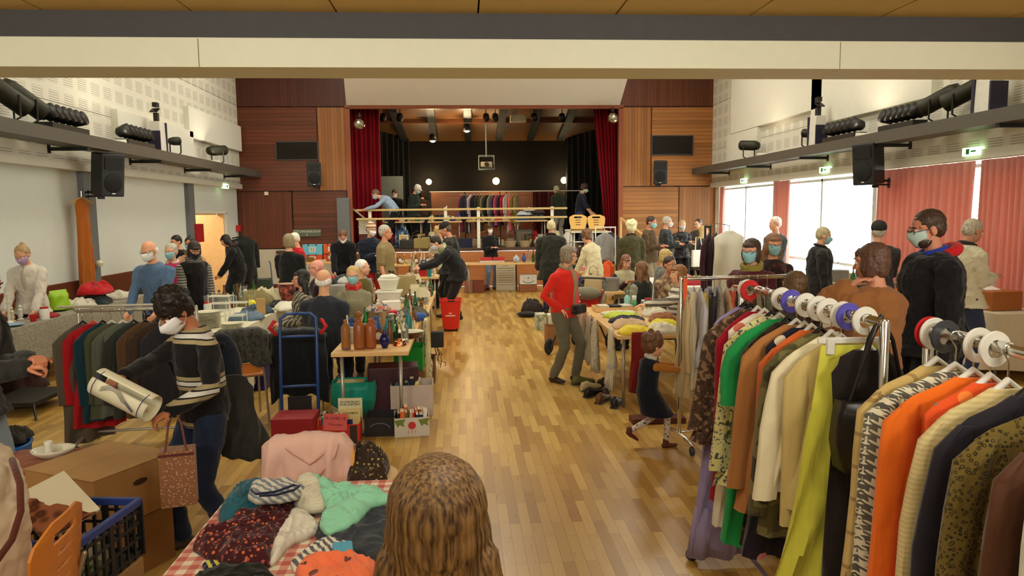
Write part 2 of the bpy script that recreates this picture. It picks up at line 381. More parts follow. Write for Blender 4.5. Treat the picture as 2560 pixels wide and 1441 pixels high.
# projecting blank panels on the perforated walls
def panel(side, pts):
    """pts: px of the panel corners on the wall -> a box 7 cm proud of it"""
    X = XL + .11 if side < 0 else XR - .11
    P = [atx(px, py, X) for (px, py) in pts]; y0, y1 = min(p.y for p in P), max(p.y for p in P); z0, z1 = min(p.z for p in P), max(p.z for p in P)
    return MB().box((X - side * -.09 if side < 0 else X - .09, (y0 + y1) / 2, (z0 + z1) / 2), (.18, y1 - y0, z1 - z0))
n = 4
for side, yc, ln, z0, z1 in ((-1, 17.6, 3.6, 3.62, 4.26), (-1, 14.3, 3.4, 3.02, 3.75), (-1, 9.9, 1.6, 3.95, 5.4), (1, 15.6, 4.6, 3.86, 5.4), (1, 17.2, 1.9, 2.98, 3.85), (1, 11.9, 3.6, 3.55, 5.2)):
    X = XL + .16 if side < 0 else XR - .16
    struct('trim_%d' % n, MB().box((X, yc, (z0 + z1) / 2), (.12, ln, z1 - z0)), WHITE, bevel=.006); n += 1
# boxed lip under the perforated panels, grey pillars, dado
struct('trim_10', MB().box((XL + .13, (Y0 + YB) / 2, 2.72), (.05, YB - Y0, .12)), WHITE); struct('trim_11', MB().box((XR - .13, (Y0 + YB) / 2, 2.66), (.05, YB - Y0, .12)), WHITE)
for k, (px, w_) in enumerate(((213, .22), (470, .20))):
    y = atx(px, 460, XL + .03).y; struct('pillar' if k == 0 else 'pillar.001', MB().box((XL + .04, y, 1.33), (.10, w_ * 1.6, 2.66)), MGREY)
struct('wall_left_dado', MB().box((XL + .02, (Y0 + DY0) / 2, .5), (.06, DY0 - Y0, 1.0)), DADO, bevel=.005)
struct('baseboard_left', MB().box((XL + .06, (Y0 + DY0) / 2, .06), (.03, DY0 - Y0, .12)), DADO)
# doorway in the left wall with the corridor behind
md = MB()
for (c, d) in (((XL - .1, DY0 + .03, DZ / 2), (.24, .06, DZ)), ((XL - .1, DY1 - .03, DZ / 2), (.24, .06, DZ)), ((XL - .1, (DY0 + DY1) / 2, DZ), (.24, DY1 - DY0, .06))): md.box(c, d)
dr = struct('door_1', md, WHITE)
dl = part('door_leaf', MB().box((XL - .45, DY1 - .10, 1.0), (.84, .045, 1.98)), plain((226, 186, 128), .5), dr); part('door_handle', MB().tube([(XL - .78, DY1 - .12, 1.05), (XL - .78, DY1 - .17, 1.05), (XL - .68, DY1 - .17, 1.05)], .01), chrome(), dl)
struct('wall_corridor', MB().box((XL - 2.2, 17.5, 1.4), (.1, 6.0, 2.8)).box((XL - 1.2, 20.4, 1.4), (2.2, .1, 2.8)).box((XL - 1.2, 14.6, 1.4), (2.2, .1, 2.8)).box((XL - 1.2, 17.5, 2.75), (2.2, 6, .1)), plain((222, 196, 156), .7))
struct('floor_corridor', MB().box((XL - 1.25, 17.5, -.03), (2.2, 6, .06)), plain((170, 130, 90), .5))
area('corridor_light', (XL - 1.1, 17.3, 2.66), (0, 0, 0), .5, 1.5, 55, (1, .9, .72))
def mounted(name, mb, m, label, cat, group=None): return tag(obj(name, mb, m, bevel=.004), label, cat, group)
p = atx(607, 500, XL + .02); mounted('wall_sign', MB().box((XL + .02, p.y, p.z), (.02, .22, .28)), plain((190, 60, 50), .5), 'small dark red notice on the left wall beside the wooden stage wall', 'sign')
p = atx(491, 583, XL + .05); mounted('hose_cabinet', MB().box((XL + .07, p.y, p.z), (.14, .42, .40)), plain((170, 20, 28), .4), 'red fire cabinet on the left wall between pillar and doorway', 'cabinet')
p = atx(614, 570, XL + .05); mounted('alarm_box', MB().box((XL + .05, 19.35, p.z), (.10, .16, .16)), plain((190, 24, 30), .4), 'red alarm box at the corner of the left wall and stage wall', 'box')
p = atx(614, 590, XL + .05); mounted('switch_box', MB().box((XL + .05, 19.35, p.z - .08), (.08, .16, .12)), plain((222, 220, 210), .5), 'white switch box below the red alarm box in the corner', 'box')
# ---- stage wall (timber panels around the proscenium)
PX0, PX1, PZ0, PZ1 = -2.92, 4.25, 1.03, 4.74
zline1, zline2, zlow = 4.77, at(1000, 474, YB).z + .0, 1.08
zl2 = at(700, 479, YB).z
struct('wall_stage', MB().box(((XL + PX0) / 2 - .1, YB + .14, ZC / 2), (PX0 - XL + .2, .2, ZC)).box(((XR + PX1) / 2 + .1, YB + .14, ZC / 2), (XR - PX1 + .2, .2, ZC)).box(((PX0 + PX1) / 2, YB + .14, (PZ1 + ZC) / 2), (PX1 - PX0 + .02, .2, ZC - PZ1)), WDARK)
tn = [12]
def wpan(x0, x1, z0, z1, m):
    struct('trim_%d' % tn[0], MB().box(((x0 + x1) / 2, YB + .02, (z0 + z1) / 2), (x1 - x0 - .03, .05, z1 - z0 - .03)), m, bevel=.004); tn[0] += 1
xa, xb = at(795, 380, YB).x, at(731, 520, YB).x
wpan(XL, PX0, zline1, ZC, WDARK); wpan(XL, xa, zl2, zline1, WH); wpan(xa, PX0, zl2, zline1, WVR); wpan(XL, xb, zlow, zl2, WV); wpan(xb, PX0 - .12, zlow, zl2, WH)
xc, xd = at(1628, 380, YB).x, at(1697, 520, YB).x; zr2 = at(1680, 466, YB).z
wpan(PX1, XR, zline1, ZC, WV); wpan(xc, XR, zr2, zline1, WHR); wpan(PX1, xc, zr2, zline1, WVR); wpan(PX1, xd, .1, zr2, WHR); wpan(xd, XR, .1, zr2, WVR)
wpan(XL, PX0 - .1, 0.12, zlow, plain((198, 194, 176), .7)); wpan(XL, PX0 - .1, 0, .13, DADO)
struct('trim_40', MB().box((PX0 - .04, YB - .03, (PZ0 + PZ1) / 2), (.12, .10, PZ1 - PZ0)).box((PX1 + .04, YB - .03, (PZ0 + PZ1) / 2), (.12, .10, PZ1 - PZ0)).box(((PX0 + PX1) / 2, YB - .03, PZ1 + .02), (PX1 - PX0 + .2, .10, .10)), WTRIM, bevel=.004)
struct('trim_41', MB().box((-3.12, YB - .12, 1.45), (.32, .3, 2.25 - .35)), MGREY, bevel=.01)
# sloping white canopy above the stage
a, b, c, d = Vector((PX0 - .05, YB - .10, 4.80)), Vector((PX1 + .0, YB - .10, 4.80)), at(1575, 190, 17.9), at(858, 190, 17.9)
c.z = d.z = (c.z + d.z) / 2 + .15
mm = MB(); q = Vector((0, .12, .06)); mm.rings([[a, b, c, d], [a + q, b + q, c + q, d + q]])
tag(obj('acoustic_canopy', mm, plain((246, 244, 238), .8, nv=.01)), 'large white sloping panel above the stage opening', 'panel')
# stage platform, back and sides
struct('floor_stage', MB().box(((PX0 + PX1) / 2, (YB - .15 + 27) / 2, PZ0 - .04), (PX1 - PX0 + 4, 27 - YB + .15, .08)), woodm((70, 46, 30), (90, 60, 40), 'x', rough=.5))
mst = MB().box(((PX0 + PX1) / 2, YB - .12, (PZ0 - .08) / 2), (PX1 - PX0 + .3, .05, PZ0 - .09))
struct('wall_stage_front', mst, STAGEF)
YSB = 26.0
struct('wall_stage_back', MB().box(((PX0 + PX1) / 2, YSB + .1, 3.4), (12, .2, 5.0)).box((PX0 - 1.6, 23, 3.4), (.1, 7, 5)).box((PX1 + 1.6, 23, 3.4), (.1, 7, 5)), plain((20, 15, 11), .9))
zt_, zb_ = at(1200, 478, YSB).z, PZ0
xw0, xw1, xw2 = at(1075, 500, YSB).x, at(1350, 500, YSB).x, at(1332, 500, YSB).x
tn[0] = 42; xx = xw0
while xx < xw1 - .3:
    struct('trim_%d' % tn[0], MB().box((xx + .62, YSB - .04, (zt_ + zb_) / 2), (1.22, .06, zt_ - zb_)), woodm((120, 70, 30), (146, 88, 40), 'z'), bevel=.003); tn[0] += 1; xx += 1.25
# stage ceiling: timber boards, dark beams fanning forward
zc_ = at(1240, 281, YB + .6).z; zcb = at(1240, 352, YSB - .5).z
mcs = MB().quad([(PX0 - .8, YB + .3, PZ1 + .45), (PX1 + .8, YB + .3, PZ1 + .45), (PX1 + .8, YSB, PZ1 + .02), (PX0 - .8, YSB, PZ1 + .02)])
struct('ceiling_stage', MB().rings([[(PX0 - 1.5, YB + .24, PZ1 + .30), (PX1 + 1.5, YB + .24, PZ1 + .30), (PX1 + 1.5, YSB, PZ1 - .22), (PX0 - 1.5, YSB, PZ1 - .22)], [(PX0 - 1.5, YB + .24, PZ1 + .36), (PX1 + 1.5, YB + .24, PZ1 + .36), (PX1 + 1.5, YSB, PZ1 - .16), (PX0 - 1.5, YSB, PZ1 - .16)]]), woodm((110, 74, 40), (140, 98, 56), 'x'))
def sz(y): return PZ1 + .30 + (y - YB - .24) / (YSB - YB - .24) * -.52
for k, (p0, p1) in enumerate((((975, 281), (1010, 345)), ((1073, 281), (1086, 345)), ((1168, 281), (1170, 345)), ((1262, 281), (1247, 345)), ((1352, 281), (1325, 345)), ((1443, 281), (1400, 345)))):
    A = at(p0[0], p0[1], YB + .4); B = at(p1[0], p1[1], YSB - .6)
    mbm = MB().rings([[(A.x - .11, A.y, sz(A.y) - .12), (A.x + .11, A.y, sz(A.y) - .12), (A.x + .11, A.y, sz(A.y)), (A.x - .11, A.y, sz(A.y))], [(B.x - .11, B.y, sz(B.y) - .12), (B.x + .11, B.y, sz(B.y) - .12), (B.x + .11, B.y, sz(B.y)), (B.x - .11, B.y, sz(B.y))]])
    struct('ceiling_beam' if k == 0 else 'ceiling_beam.%03d' % k, mbm, BLACK)
struct('ceiling_beam.006', MB().box(((PX0 + PX1) / 2, 22.4, sz(22.4) - .05), (PX1 - PX0 + 2, .1, .14)), woodm((84, 48, 24), (100, 58, 30), 'x'))
for (px, py) in ((1082, 353), (1167, 328)):
    p = at(px, py, 22.0); z = sz(p.y) - .14
    t_ = thing('stage_downlight', 'lit warm ceiling spot over the stage, %s' % ('the one nearer the left curtain' if px == 1082 else 'the one nearer the middle'), 'lamp', (p.x, p.y, p.z))
    part('lamp_housing', MB().lathe([(.02, .22), (.09, .20), (.12, 0), (.10, .0), (.09, .04)], n=18), BLACKM, t_, True); part('bulb', MB().ell((0, 0, .01), (.075, .075, .05)), glow((255, 214, 150), 60), t_, True)
    l = bpy.data.lights.new('stage_spot', 'POINT'); l.energy = 60; l.color = (1, .72, .40); l.shadow_soft_size = .08; o = bpy.data.objects.new('stage_spot', l); COL.objects.link(o); o.location = (p.x, p.y, p.z - .14)
for i, (px, py, r) in enumerate(((1072, 455, .10), (1240, 453, .125), (1410, 451, .115))):
    p = at(px, py, YSB - .25)
    t_ = thing('globe_lamp', 'glowing round wall lamp at the back of the stage, %s' % ('leftmost of three', 'middle one above the hanging clothes', 'rightmost of three')[i], 'lamp', tuple(p))
    part('globe', MB().ell((0, 0, 0), r, n=20), glow((255, 226, 160) if i != 1 else (255, 206, 130), 14), t_, True); part('wall_arm', MB().tube([(0, .05, 0), (0, .2, 0)], .02), BLACKM, t_)
    l = bpy.data.lights.new('globe_light', 'POINT'); l.energy = 16; l.color = (1, .78, .45); l.shadow_soft_size = .12; o = bpy.data.objects.new('globe_light', l); COL.objects.link(o); o.location = (p.x, p.y - .25, p.z)
p = at(956, 449, YSB - 1.5); tag(obj('bulb_lamp', MB().ell(p, .045), glow((255, 244, 190), 20), smooth=True), 'small bare bulb glowing beside the left stage curtain', 'lamp')
# curtains
def curtain(name, x0, y0, x1, y1, z0, z1, m, waves, amp, label, cat='curtain', group=None, x0b=None, x1b=None, thick=.01):
    n = waves * 8; rs = []
    for k in range(9):
        u = k / 8; z = z1 + (z0 - z1) * u; ring = []
        ax, bx = x0 + ((x0b if x0b is not None else x0) - x0) * u, x1 + ((x1b if x1b is not None else x1) - x1) * u
        dx, dy = bx - ax, y1 - y0; L = math.hypot(dx, dy); nx, ny = -dy / L, dx / L
        for j in range(n + 1):
            s = j / n; a = amp * (.6 + .5 * u) * math.sin(2 * PI * waves * s + .6 * math.sin(7 * s + u * 2)) + amp * .3 * math.sin(23 * s + 3 * u); ring.append(Vector((ax + dx * s + nx * a, y0 + dy * s + ny * a, z)))
        rs.append(ring)
    mb = MB(); mb.rings(rs, close=False, caps=False)
    o = obj(name, mb, m, smooth=True); s_ = o.modifiers.new('thickness', 'SOLIDIFY'); s_.thickness = thick
    return tag(o, label, cat, group)
RED = fab((120, 4, 20), rough=.85, folds=.2); RED.node_tree.nodes['Principled BSDF'].inputs['Sheen Weight'].default_value = .0
xl0, xl1 = PX0 - .1, at(950, 400, YB + .5).x
curtain('stage_curtain', xl0, YB + .45, xl1, YB + .6, PZ0, PZ1 + .1, RED, 7, .06, 'dark red velvet curtain gathered at the left side of the stage')
curtain('stage_curtain', at(1483, 290, YB + .6).x, YB + .6, PX1 + .1, YB + .45, PZ0, PZ1 + .1, RED, 7, .06, 'dark red velvet curtain drawn aside at the right of the stage', x0b=at(1515, 560, YB + .6).x)
BLK = fab((9, 9, 9), rough=1, folds=.3)
curtain('stage_drape', PX0 - .5, YSB - 3.2, at(1080, 400, YSB - 3).x - .9, YSB - .4, PZ0, PZ1 + .1, BLK, 10, .07, 'black drape at the left side of the stage')
curtain('stage_drape', at(1440, 400, YSB - .4).x - .4, YSB - .4, PX1 + .9, YSB - 3.4, PZ0, PZ1 + .1, BLK, 10, .07, 'black drape at the right side of the stage')
curtain('stage_drape', at(1334, 500, YSB - .5).x, YSB - .3, at(1412, 500, YSB - .5).x, YSB - .3, PZ0, zt_, fab((70, 12, 16), folds=.3), 8, .05, 'dull red drape hanging at the back of the stage near the right globe lamp')
p = at(977, 505, YSB - 3.3); tag(obj('grey_door_panel', MB().box((p.x, p.y, PZ0 + 1.05), (.78, .05, 2.1)), plain((120, 126, 118), .6), bevel=.005), 'tall grey flat panel standing on the stage behind the left curtain', 'panel')
# ---- window wall on the right
GL = glass()
wn_ = 1
for (y0, y1) in ((8.2, 11.9), (11.9, 15.55), (15.85, 19.2)):
    mb = MB(); h0, h1 = .08, 2.56
    for y in (y0 + .03, (y0 + y1) / 2, y1 - .03): mb.box((XR + .1, y, (h0 + h1) / 2), (.07, .06, h1 - h0))
    for z in (h0 + .03, .95, h1 - .03): mb.box((XR + .1, (y0 + y1) / 2, z), (.07, y1 - y0, .05))
    wf = struct('window_%d' % wn_, mb, plain((214, 214, 208), .5)); part('pane', MB().box((XR + .1, (y0 + y1) / 2, (h0 + h1) / 2), (.006, y1 - y0, h1 - h0)), GL, wf); wn_ += 1
struct('ground_outside', MB().box((XR + 20, 12, -.1), (40, 60, .06)), plain((205, 205, 200), .9))
CUR = fab((214, 158, 146), rough=.9, folds=.15)
cm = CUR.node_tree; cb = cm.nodes['Principled BSDF']
tr = cm.nodes.new('ShaderNodeBsdfTranslucent'); tr.inputs[0].default_value = lin((222, 146, 130)); mx = cm.nodes.new('ShaderNodeMixShader'); mx.inputs[0].default_value = .3
out = [n_ for n_ in cm.nodes if n_.type == 'OUTPUT_MATERIAL'][0]; cm.links.new(cb.outputs[0], mx.inputs[1]); cm.links.new(tr.outputs[0], mx.inputs[2]); cm.links.new(mx.outputs[0], out.inputs[0])
XC = XR - .12
for (pa, pb, wv, lab) in ((1799, 1810, 3, 'narrow salmon curtain in the corner beside the timber stage wall'), (1934, 1974, 5, 'salmon curtain gathered between the two bright windows'), (2192, 2434, 15, 'wide salmon curtain closed behind the tall man'), (2447, 2760, 16, 'salmon curtain nearest the camera at the right edge')):
    y1, y0 = atx(pa, 520, XC).y, atx(pb, 520, XC).y
    curtain('window_curtain', XC, y0, XC, y1, .04, 2.58, CUR, wv, .05, lab)
tag(obj('curtain_rail', MB().tube([(XC, 7.0, 2.60), (XC, 19.4, 2.60)], .012), WHITE), 'thin white curtain rail along the top of the right hand windows', 'rail')
# ---- lighting rails on both walls
def rail(side):
    X = (XL + .45) if side < 0 else (XR - .45)
    t_ = thing('lighting_shelf', 'long grey lighting shelf running along the %s wall' % ('left' if side < 0 else 'right'), 'shelf', (X, 8, 3.0))
    part('channel', MB().box((0, (YB - .9 + -1) / 2 - 2.2, 0), (.42, YB + 1.0, .09)).box((side * -.21, (YB - .9 - 1) / 2 - 2.2, .03), (.02, YB + 1.0, .17)), STEEL, t_)
    for y in (-3, 0.2, 2.7, 5.2, 7.7, 10.2): part('bracket', MB().box((side * .10, y, -.08), (.60, .06, .05)).box((side * .36, y, -.02), (.05, .08, .24)), BLACKM, t_)
    return X
RLX, RRX = rail(-1), rail(1)
RZ = 3.05
def cannon(px, py, side, L, r, ang, lab, base=True):
    X = RLX if side < 0 else RRX; p = atx(px, py, X); t_ = thing('profile_spotlight', lab, 'spotlight', (X, p.y, RZ), 0)
    M_ = (Euler((0, 0, -side * .0 + (-.5 if side < 0 else .5))).to_matrix() @ Euler((ang, 0, 0)).to_matrix())
    prof = [(.02, -L / 2 - .06), (r * .75, -L / 2 - .04), (r, -L / 2 + .05), (r, L / 2 - .05), (r * 1.02, L / 2), (r * .9, L / 2), (r * .85, L / 2 - .1)]
    part('barrel', MB().lathe(prof, (0, 0, r + .26), 20, 0, M_ @ Euler((-PI / 2, 0, 0)).to_matrix()), DARKOL, t_, True)
    part('yoke', MB().tube([(-r - .02, 0, r + .26), (-r - .02, 0, .12), (0, 0, .05), (r + .02, 0, .12), (r + .02, 0, r + .26)], .014, 6).box((0, 0, .03), (.1, .1, .05)), BLACKM, t_); return t_
for a in ((22, 295, -1, .52, .12, -.55, 'big olive tube spotlight on the left shelf, nearest the camera'), (66, 310, -1, .52, .12, -.55, 'big olive tube spotlight on the left shelf beside the blue lamps'), (545, 408, -1, .42, .11, .1, 'small dark spotlight at the far end of the left shelf'),
          (2345, 300, 1, .48, .115, -.4, 'olive tube spotlight on the right shelf beside the green lamps'), (2405, 285, 1, .48, .115, -.4, 'olive tube spotlight on the right shelf beside the white scanner'), (1872, 390, 1, .42, .11, .1, 'small dark spotlight at the far end of the right shelf'), (440, 393, -1, .16, .08, .1, 'tiny dark spot beside the scanner on the left shelf'), (2017, 372, 1, .16, .08, .1, 'tiny dark spot beside the far scanner on the right shelf')): cannon(*a)
def parbank(px0, px1, py, side, gel, lab):
    X = RLX if side < 0 else RRX; a, b = atx(px0, py, X), atx(px1, py, X); y0, y1 = sorted((a.y, b.y)); t_ = thing('lamp_bar', lab, 'stage lamps', (X, (y0 + y1) / 2, RZ))
    L = y1 - y0; part('bar_box', MB().box((0, 0, .09), (.22, L, .14)), BLACKM, t_)
    for k in range(6):
        y = -L / 2 + L * (k + .5) / 6; M_ = Euler((0, -side * 1.25, 0)).to_matrix()
        c_ = part('par_can', MB().lathe([(.03, -.12), (.08, -.08), (.10, .05), (.10, .10)], (0, y, .29), 16, 0, M_), BLACKM, t_, True)
        part('gel', MB().lathe([(.0, 0), (.085, 0), (.085, .006), (0, .006)], Vector((0, y, .29)) + M_ @ Vector((0, 0, .09)), 16, 0, M_), plain(gel, .2), c_)
parbank(112, 205, 340, -1, (40, 40, 190), 'bar of six lamps with blue filters on the left shelf'); parbank(305, 372, 375, -1, (200, 30, 30), 'bar of six lamps with red filters on the left shelf')
parbank(2070, 2150, 350, 1, (160, 150, 30), 'bar of six lamps with a yellow filter on the right shelf'); parbank(2212, 2300, 315, 1, (20, 120, 80), 'bar of six lamps with green filters on the right shelf')
def scanner(px, py, side, lab, s=1.0):
    X = RLX if side < 0 else RRX; p = atx(px, py, X); t_ = thing('scanner_light', lab, 'stage light', (X, p.y, RZ))
    part('housing', MB().box((0, 0, .34), (.2, .26, .52), taper=.9), plain((222, 220, 212), .4), t_); part('side_panel', MB().box((0, .15, .32), (.22, .05, .56)).box((0, -.15, .26), (.22, .03, .34)), plain((34, 30, 58), .5), t_)
    part('mirror_head', MB().box((0, 0, .68), (.07, .09, .16)).box((0, -.05, .80), (.13, .15, .02), rx=.5).box((0, 0, .90), (.08, .12, .08)), BLACKM, t_); part('base_feet', MB().box((0, 0, .04), (.22, .34, .05)), BLACKM, t_)
scanner(395, 365, -1, 'white and black scanner light on the left shelf'); scanner(2043, 350, 1, 'white and black scanner light midway along the right shelf'); scanner(2472, 270, 1, 'white and black scanner light on the right shelf nearest the camera')
def loudspeaker(loc, rz, lab, tilt=.15, s=1.0, arm=True, hd=.34):
    t_ = thing('loudspeaker', lab, 'speaker', loc, rz);     hw, hh = .19 * s, .32 * s
    prof = [(-hw, -hd / 2), (hw, -hd / 2), (hw * .7, hd / 2), (-hw * .7, hd / 2)]; R = Euler((tilt, 0, 0)).to_matrix().to_4x4()
    part('cabinet', MB().prism(prof, -hh, hh, R), plain((30, 31, 33), .5), t_, bevel=.02)
    part('horn', MB().join(MB().box((0, -hd / 2 - .004, hh * .55), (hw * 1.5, .02, hh * .55), taper=1.0), R), BLACK, t_); part('grille', MB().join(MB().lathe([(0, .012), (hw * .7, .01), (hw * .78, 0)], (0, -hd / 2 - .002, -hh * .35), 24, 0, Euler((PI / 2, 0, 0)).to_matrix()), R), plain((22, 23, 24), .8), t_, True)
    part('badge', MB().join(MB().box((0, -hd / 2 - .014, -hh * .85), (.05, .006, .018)), R), plain((220, 220, 210), .4), t_)
    if arm: part('wall_arm', MB().tube([(0, hd / 2 - .05, -hh * .8), (0, hd / 2 + .36, -hh * .8)], .02).tube([(0, hd / 2 - .05, -hh), (0, hd / 2 + .36, -hh)], .015).box((0, hd / 2 + .36, -hh * .9), (.1, .03, .16)).box((0, hd / 2 - .02, -hh * .9), (.1, .03, .16)), BLACKM, t_)
loudspeaker((XL + .52, atx(262, 440, XL + .5).y, 2.60), 1.05, 'black loudspeaker on a bracket on the left pillar above the orange dress', .12); loudspeaker((XR - .6, atx(2175, 407, XR - .6).y, 2.66), -1.15, 'black loudspeaker on the right wall between the bright window and the salmon curtain', .1)
p = at(790, 436, YB - .35); loudspeaker((p.x, YB - .56, p.z), .15, 'black loudspeaker on the timber wall left of the stage', .1, .95); p = at(1644, 432, YB - .35); loudspeaker((p.x, YB - .56, p.z), -.15, 'grey loudspeaker on the timber wall right of the stage', .1, .95)
for (x0, y0, x1, y1, lab) in ((690, 355, 796, 400, 'dark ventilation grille in the timber wall left of the stage'), (1629, 340, 1731, 387, 'dark ventilation grille in the timber wall right of the stage')):
    a, b = at(x0, y0, YB), at(x1, y1, YB); t_ = thing('ventilation_grille', lab, 'vent', ((a.x + b.x) / 2, YB - .02, (a.z + b.z) / 2))
    w_, h_ = b.x - a.x, a.z - b.z; part('frame', MB().box((0, 0, h_ / 2), (w_, .04, .03)).box((0, 0, -h_ / 2), (w_, .04, .03)).box((w_ / 2, 0, 0), (.03, .04, h_)).box((-w_ / 2, 0, 0), (.03, .04, h_)), DGREY, t_)
    ms = MB().box((0, .01, 0), (w_, .01, h_)); 
    for k in range(12): ms.box((0, -.005, -h_ / 2 + h_ * (k + .5) / 12), (w_, .02, .012), rx=.5)
    part('louvres', ms, plain((40, 34, 30), .7), t_)
# exit signs above the windows and doorway
def exit_sign(px, py, side, lab):
    X = XL + .16 if side < 0 else XR - .16; p = atx(px, py, X); t_ = thing('exit_sign', lab, 'sign', (X, p.y, p.z))
    part('light_box', MB().box((0, 0, 0), (.08, .30, .11)), glow((206, 255, 190), 1.6), t_); part('pictogram', MB().box((-side * .045, .04, 0), (.004, .06, .07)).box((-side * .045, -.07, 0), (.004, .09, .02)), plain((40, 150, 80), .5), t_)
exit_sign(563, 466, -1, 'lit green exit sign on the left wall above the doorway'); exit_sign(1861, 452, 1, 'lit exit sign above the window nearest the stage'); exit_sign(2063, 425, 1, 'lit exit sign above the second bright window'); exit_sign(2432, 379, 1, 'lit exit sign above the salmon curtains near the camera')
# shelf floodlights (small uplights lying on the shelves)
for (px, py, s_, lab) in ((530, 425, -1, 'small wedge floodlight at the far end of the left shelf'), (285, 378, -1, 'small wedge floodlight lying on the left shelf beside the red lamps'), (2172, 350, 1, 'small wedge floodlight lying on the right shelf beside the yellow lamp'), (1915, 398, 1, 'small wedge floodlight lying at the far end of the right shelf')):
    X = RLX if s_ < 0 else RRX; p = atx(px, py, X); tag(obj('floodlight', MB().prism([(-.1, 0), (.1, 0), (.12, .22), (-.12, .22)], 0, .09), plain((226, 224, 212), .4), loc=(X, p.y, RZ), rot=(.25, 0, 0), bevel=.01), lab, 'floodlight'); o = area('floodlight_beam', (X - s_ * .12, p.y, RZ + .16), (0, 0, 0), .18, .1, 12, (1, .86, .66)); o.rotation_euler = Vector((-s_ * .9, 0, 1.1)).to_track_quat('-Z', 'Y').to_euler()
# mirror balls, projector and stage lanterns
def mirrorball(px, py, lab):
    p = at(px, py, YB - .35); t_ = thing('mirror_ball', lab, 'mirror ball', tuple(p)); m, t = newmat('mirror_tiles', (220, 216, 200), .15, 1.0)
    ck = t.add('ShaderNodeTexVoronoi'); ck.inputs['Scale'].default_value = 30; t.link(t.coord(), ck.inputs['Vector']); t.link(t.mix(ck.outputs['Distance'], lin((235, 232, 216)), lin((120, 116, 100))), t.b.inputs['Base Color'])
    part('ball', MB().ell((0, 0, 0), .145, n=22), m, t_); part('motor', MB().lathe([(.04, .24), (.05, .18), (.02, .17)], n=12).tube([(0, 0, .12), (0, 0, .3)], .006).tube([(0, 0, .28), (0, .3, .28)], .012), BLACKM, t_)
mirrorball(898, 311, 'mirror ball hanging in front of the left stage curtain'); mirrorball(1532, 296, 'mirror ball hanging in front of the right stage curtain')
p = at(1216, 408, 23.0); t_ = thing('projector', 'projector in a cage hanging over the middle of the stage', 'projector', tuple(p))
part('body', MB().box((0, 0, -.05), (.36, .4, .16)), plain((150, 144, 120), .5), t_, bevel=.02); part('cage', MB().tube([(-.24, -.2, -.2), (.24, -.2, -.2), (.24, -.2, .22), (-.24, -.2, .22), (-.24, -.2, -.2)], .014, 6).tube([(-.24, -.2, .22), (-.24, .2, .22)], .014, 6).tube([(.24, -.2, .22), (.24, .2, .22)], .014, 6).tube([(-.24, .2, -.2), (.24, .2, -.2), (.24, .2, .22), (-.24, .2, .22), (-.24, .2, -.2)], .014, 6), plain((130, 150, 150), .4), t_); part('lens', MB().lathe([(0, .04), (.06, .04), (.07, 0)], (0, -.2, -.05), 16, 0, Euler((PI / 2, 0, 0)).to_matrix()), BLACK, t_); part('hanging_pole', MB().tube([(0, 0, .2), (0, 0, sz(23.0) - p.z - .03)], .025), MGREY, t_)
for i, (px, lab) in enumerate(((958, 'behind the left curtain'), (1000, 'near the left curtain'), (1215, 'above the projector'), (1238, 'just right of the projector'), (1335, 'between the vent unit and the right'), (1405, 'near the right curtain'))):
    p = at(px, 292, 20.9); t_ = thing('stage_lantern', 'dark stage lantern under the stage ceiling %s' % lab, 'stage light', (p.x, p.y, p.z))
    part('can', MB().lathe([(.05, -.1), (.09, -.06), (.09, .12)], (0, 0, 0), 14, 0, Euler((2.4, 0, 0)).to_matrix()), BLACKM, t_, True); part('clamp', MB().tube([(0, 0, .05), (0, 0, sz(p.y) - p.z - .04)], .012, 6), BLACKM, t_)
p = at(1295, 297, 21.2); tag(obj('ventilation_unit', MB().box((p.x, p.y, p.z), (.46, .3, .2)).box((p.x, p.y - .16, p.z - .02), (.4, .02, .1)), plain((176, 170, 140), .5), bevel=.015), 'beige ventilation unit under the stage ceiling', 'unit')
# hall sign, white thermostat, stair rail
a, b = at(733, 574, YB - .03), at(803, 591, YB - .03)
t_ = thing('hall_sign', 'green sign with white lettering on the timber wall left of the stage', 'sign', ((a.x + b.x) / 2, YB - .05, (a.z + b.z) / 2))
part('board', MB().box((0, 0, 0), (b.x - a.x, .02, a.z - b.z)), plain((92, 104, 82), .6), t_); text_on("D'SCHNOKELOCH", .085, FM((0, -.014, .035), (1, 0, 0), (0, 0, 1)), plain((225, 226, 214), .6), t_); text_on('↓', .07, FM((0, -.014, -.045), (1, 0, 0), (0, 0, 1)), plain((225, 226, 214), .6), t_, 'arrow_marks')
p = at(666, 484, YB - .03); mounted('thermostat', MB().box((p.x, YB - .04, p.z), (.10, .03, .09)), plain((222, 216, 190), .5), 'small white box on the timber wall left of the stage', 'box')
A, B = at(1552, 546, 18.9), at(1605, 586, 18.0); t_ = thing('stair_handrail', 'sloping timber handrail beside the timber wall right of the stage', 'handrail', (0, 0, 0)); part('rail', MB().tube([A, B], .035, 8), BEECH, t_); part('post', MB().box((B.x, B.y, B.z / 2), (.06, .06, B.z)), BEECH, t_); part('post', MB().box((A.x, A.y, A.z / 2), (.06, .06, A.z)), BEECH, t_)
# stage railing: white posts, two beech rails
t_ = thing('stage_railing', 'stage railing of white posts and two pale wooden rails', 'railing', (0, YB - .05, PZ0))
zr = at(1200, 523, YB - .05).z - PZ0; zr2_ = at(1200, 545, YB - .05).z - PZ0; xr0, xr1 = at(890, 525, YB - .05).x, at(1418, 520, YB - .05).x
for z in (zr, zr2_): part('rail', MB().box(((xr0 + xr1) / 2, 0, z), (xr1 - xr0, .05, .055)), woodm((196, 168, 104), (206, 180, 116), 'x'), t_, bevel=.01)
for px in (925, 1114, 1196, 1380): part('post', MB().box((at(px, 540, YB).x, 0.04, zr / 2 + .02), (.085, .05, zr + .06)), plain((236, 230, 208), .5), t_, bevel=.006)
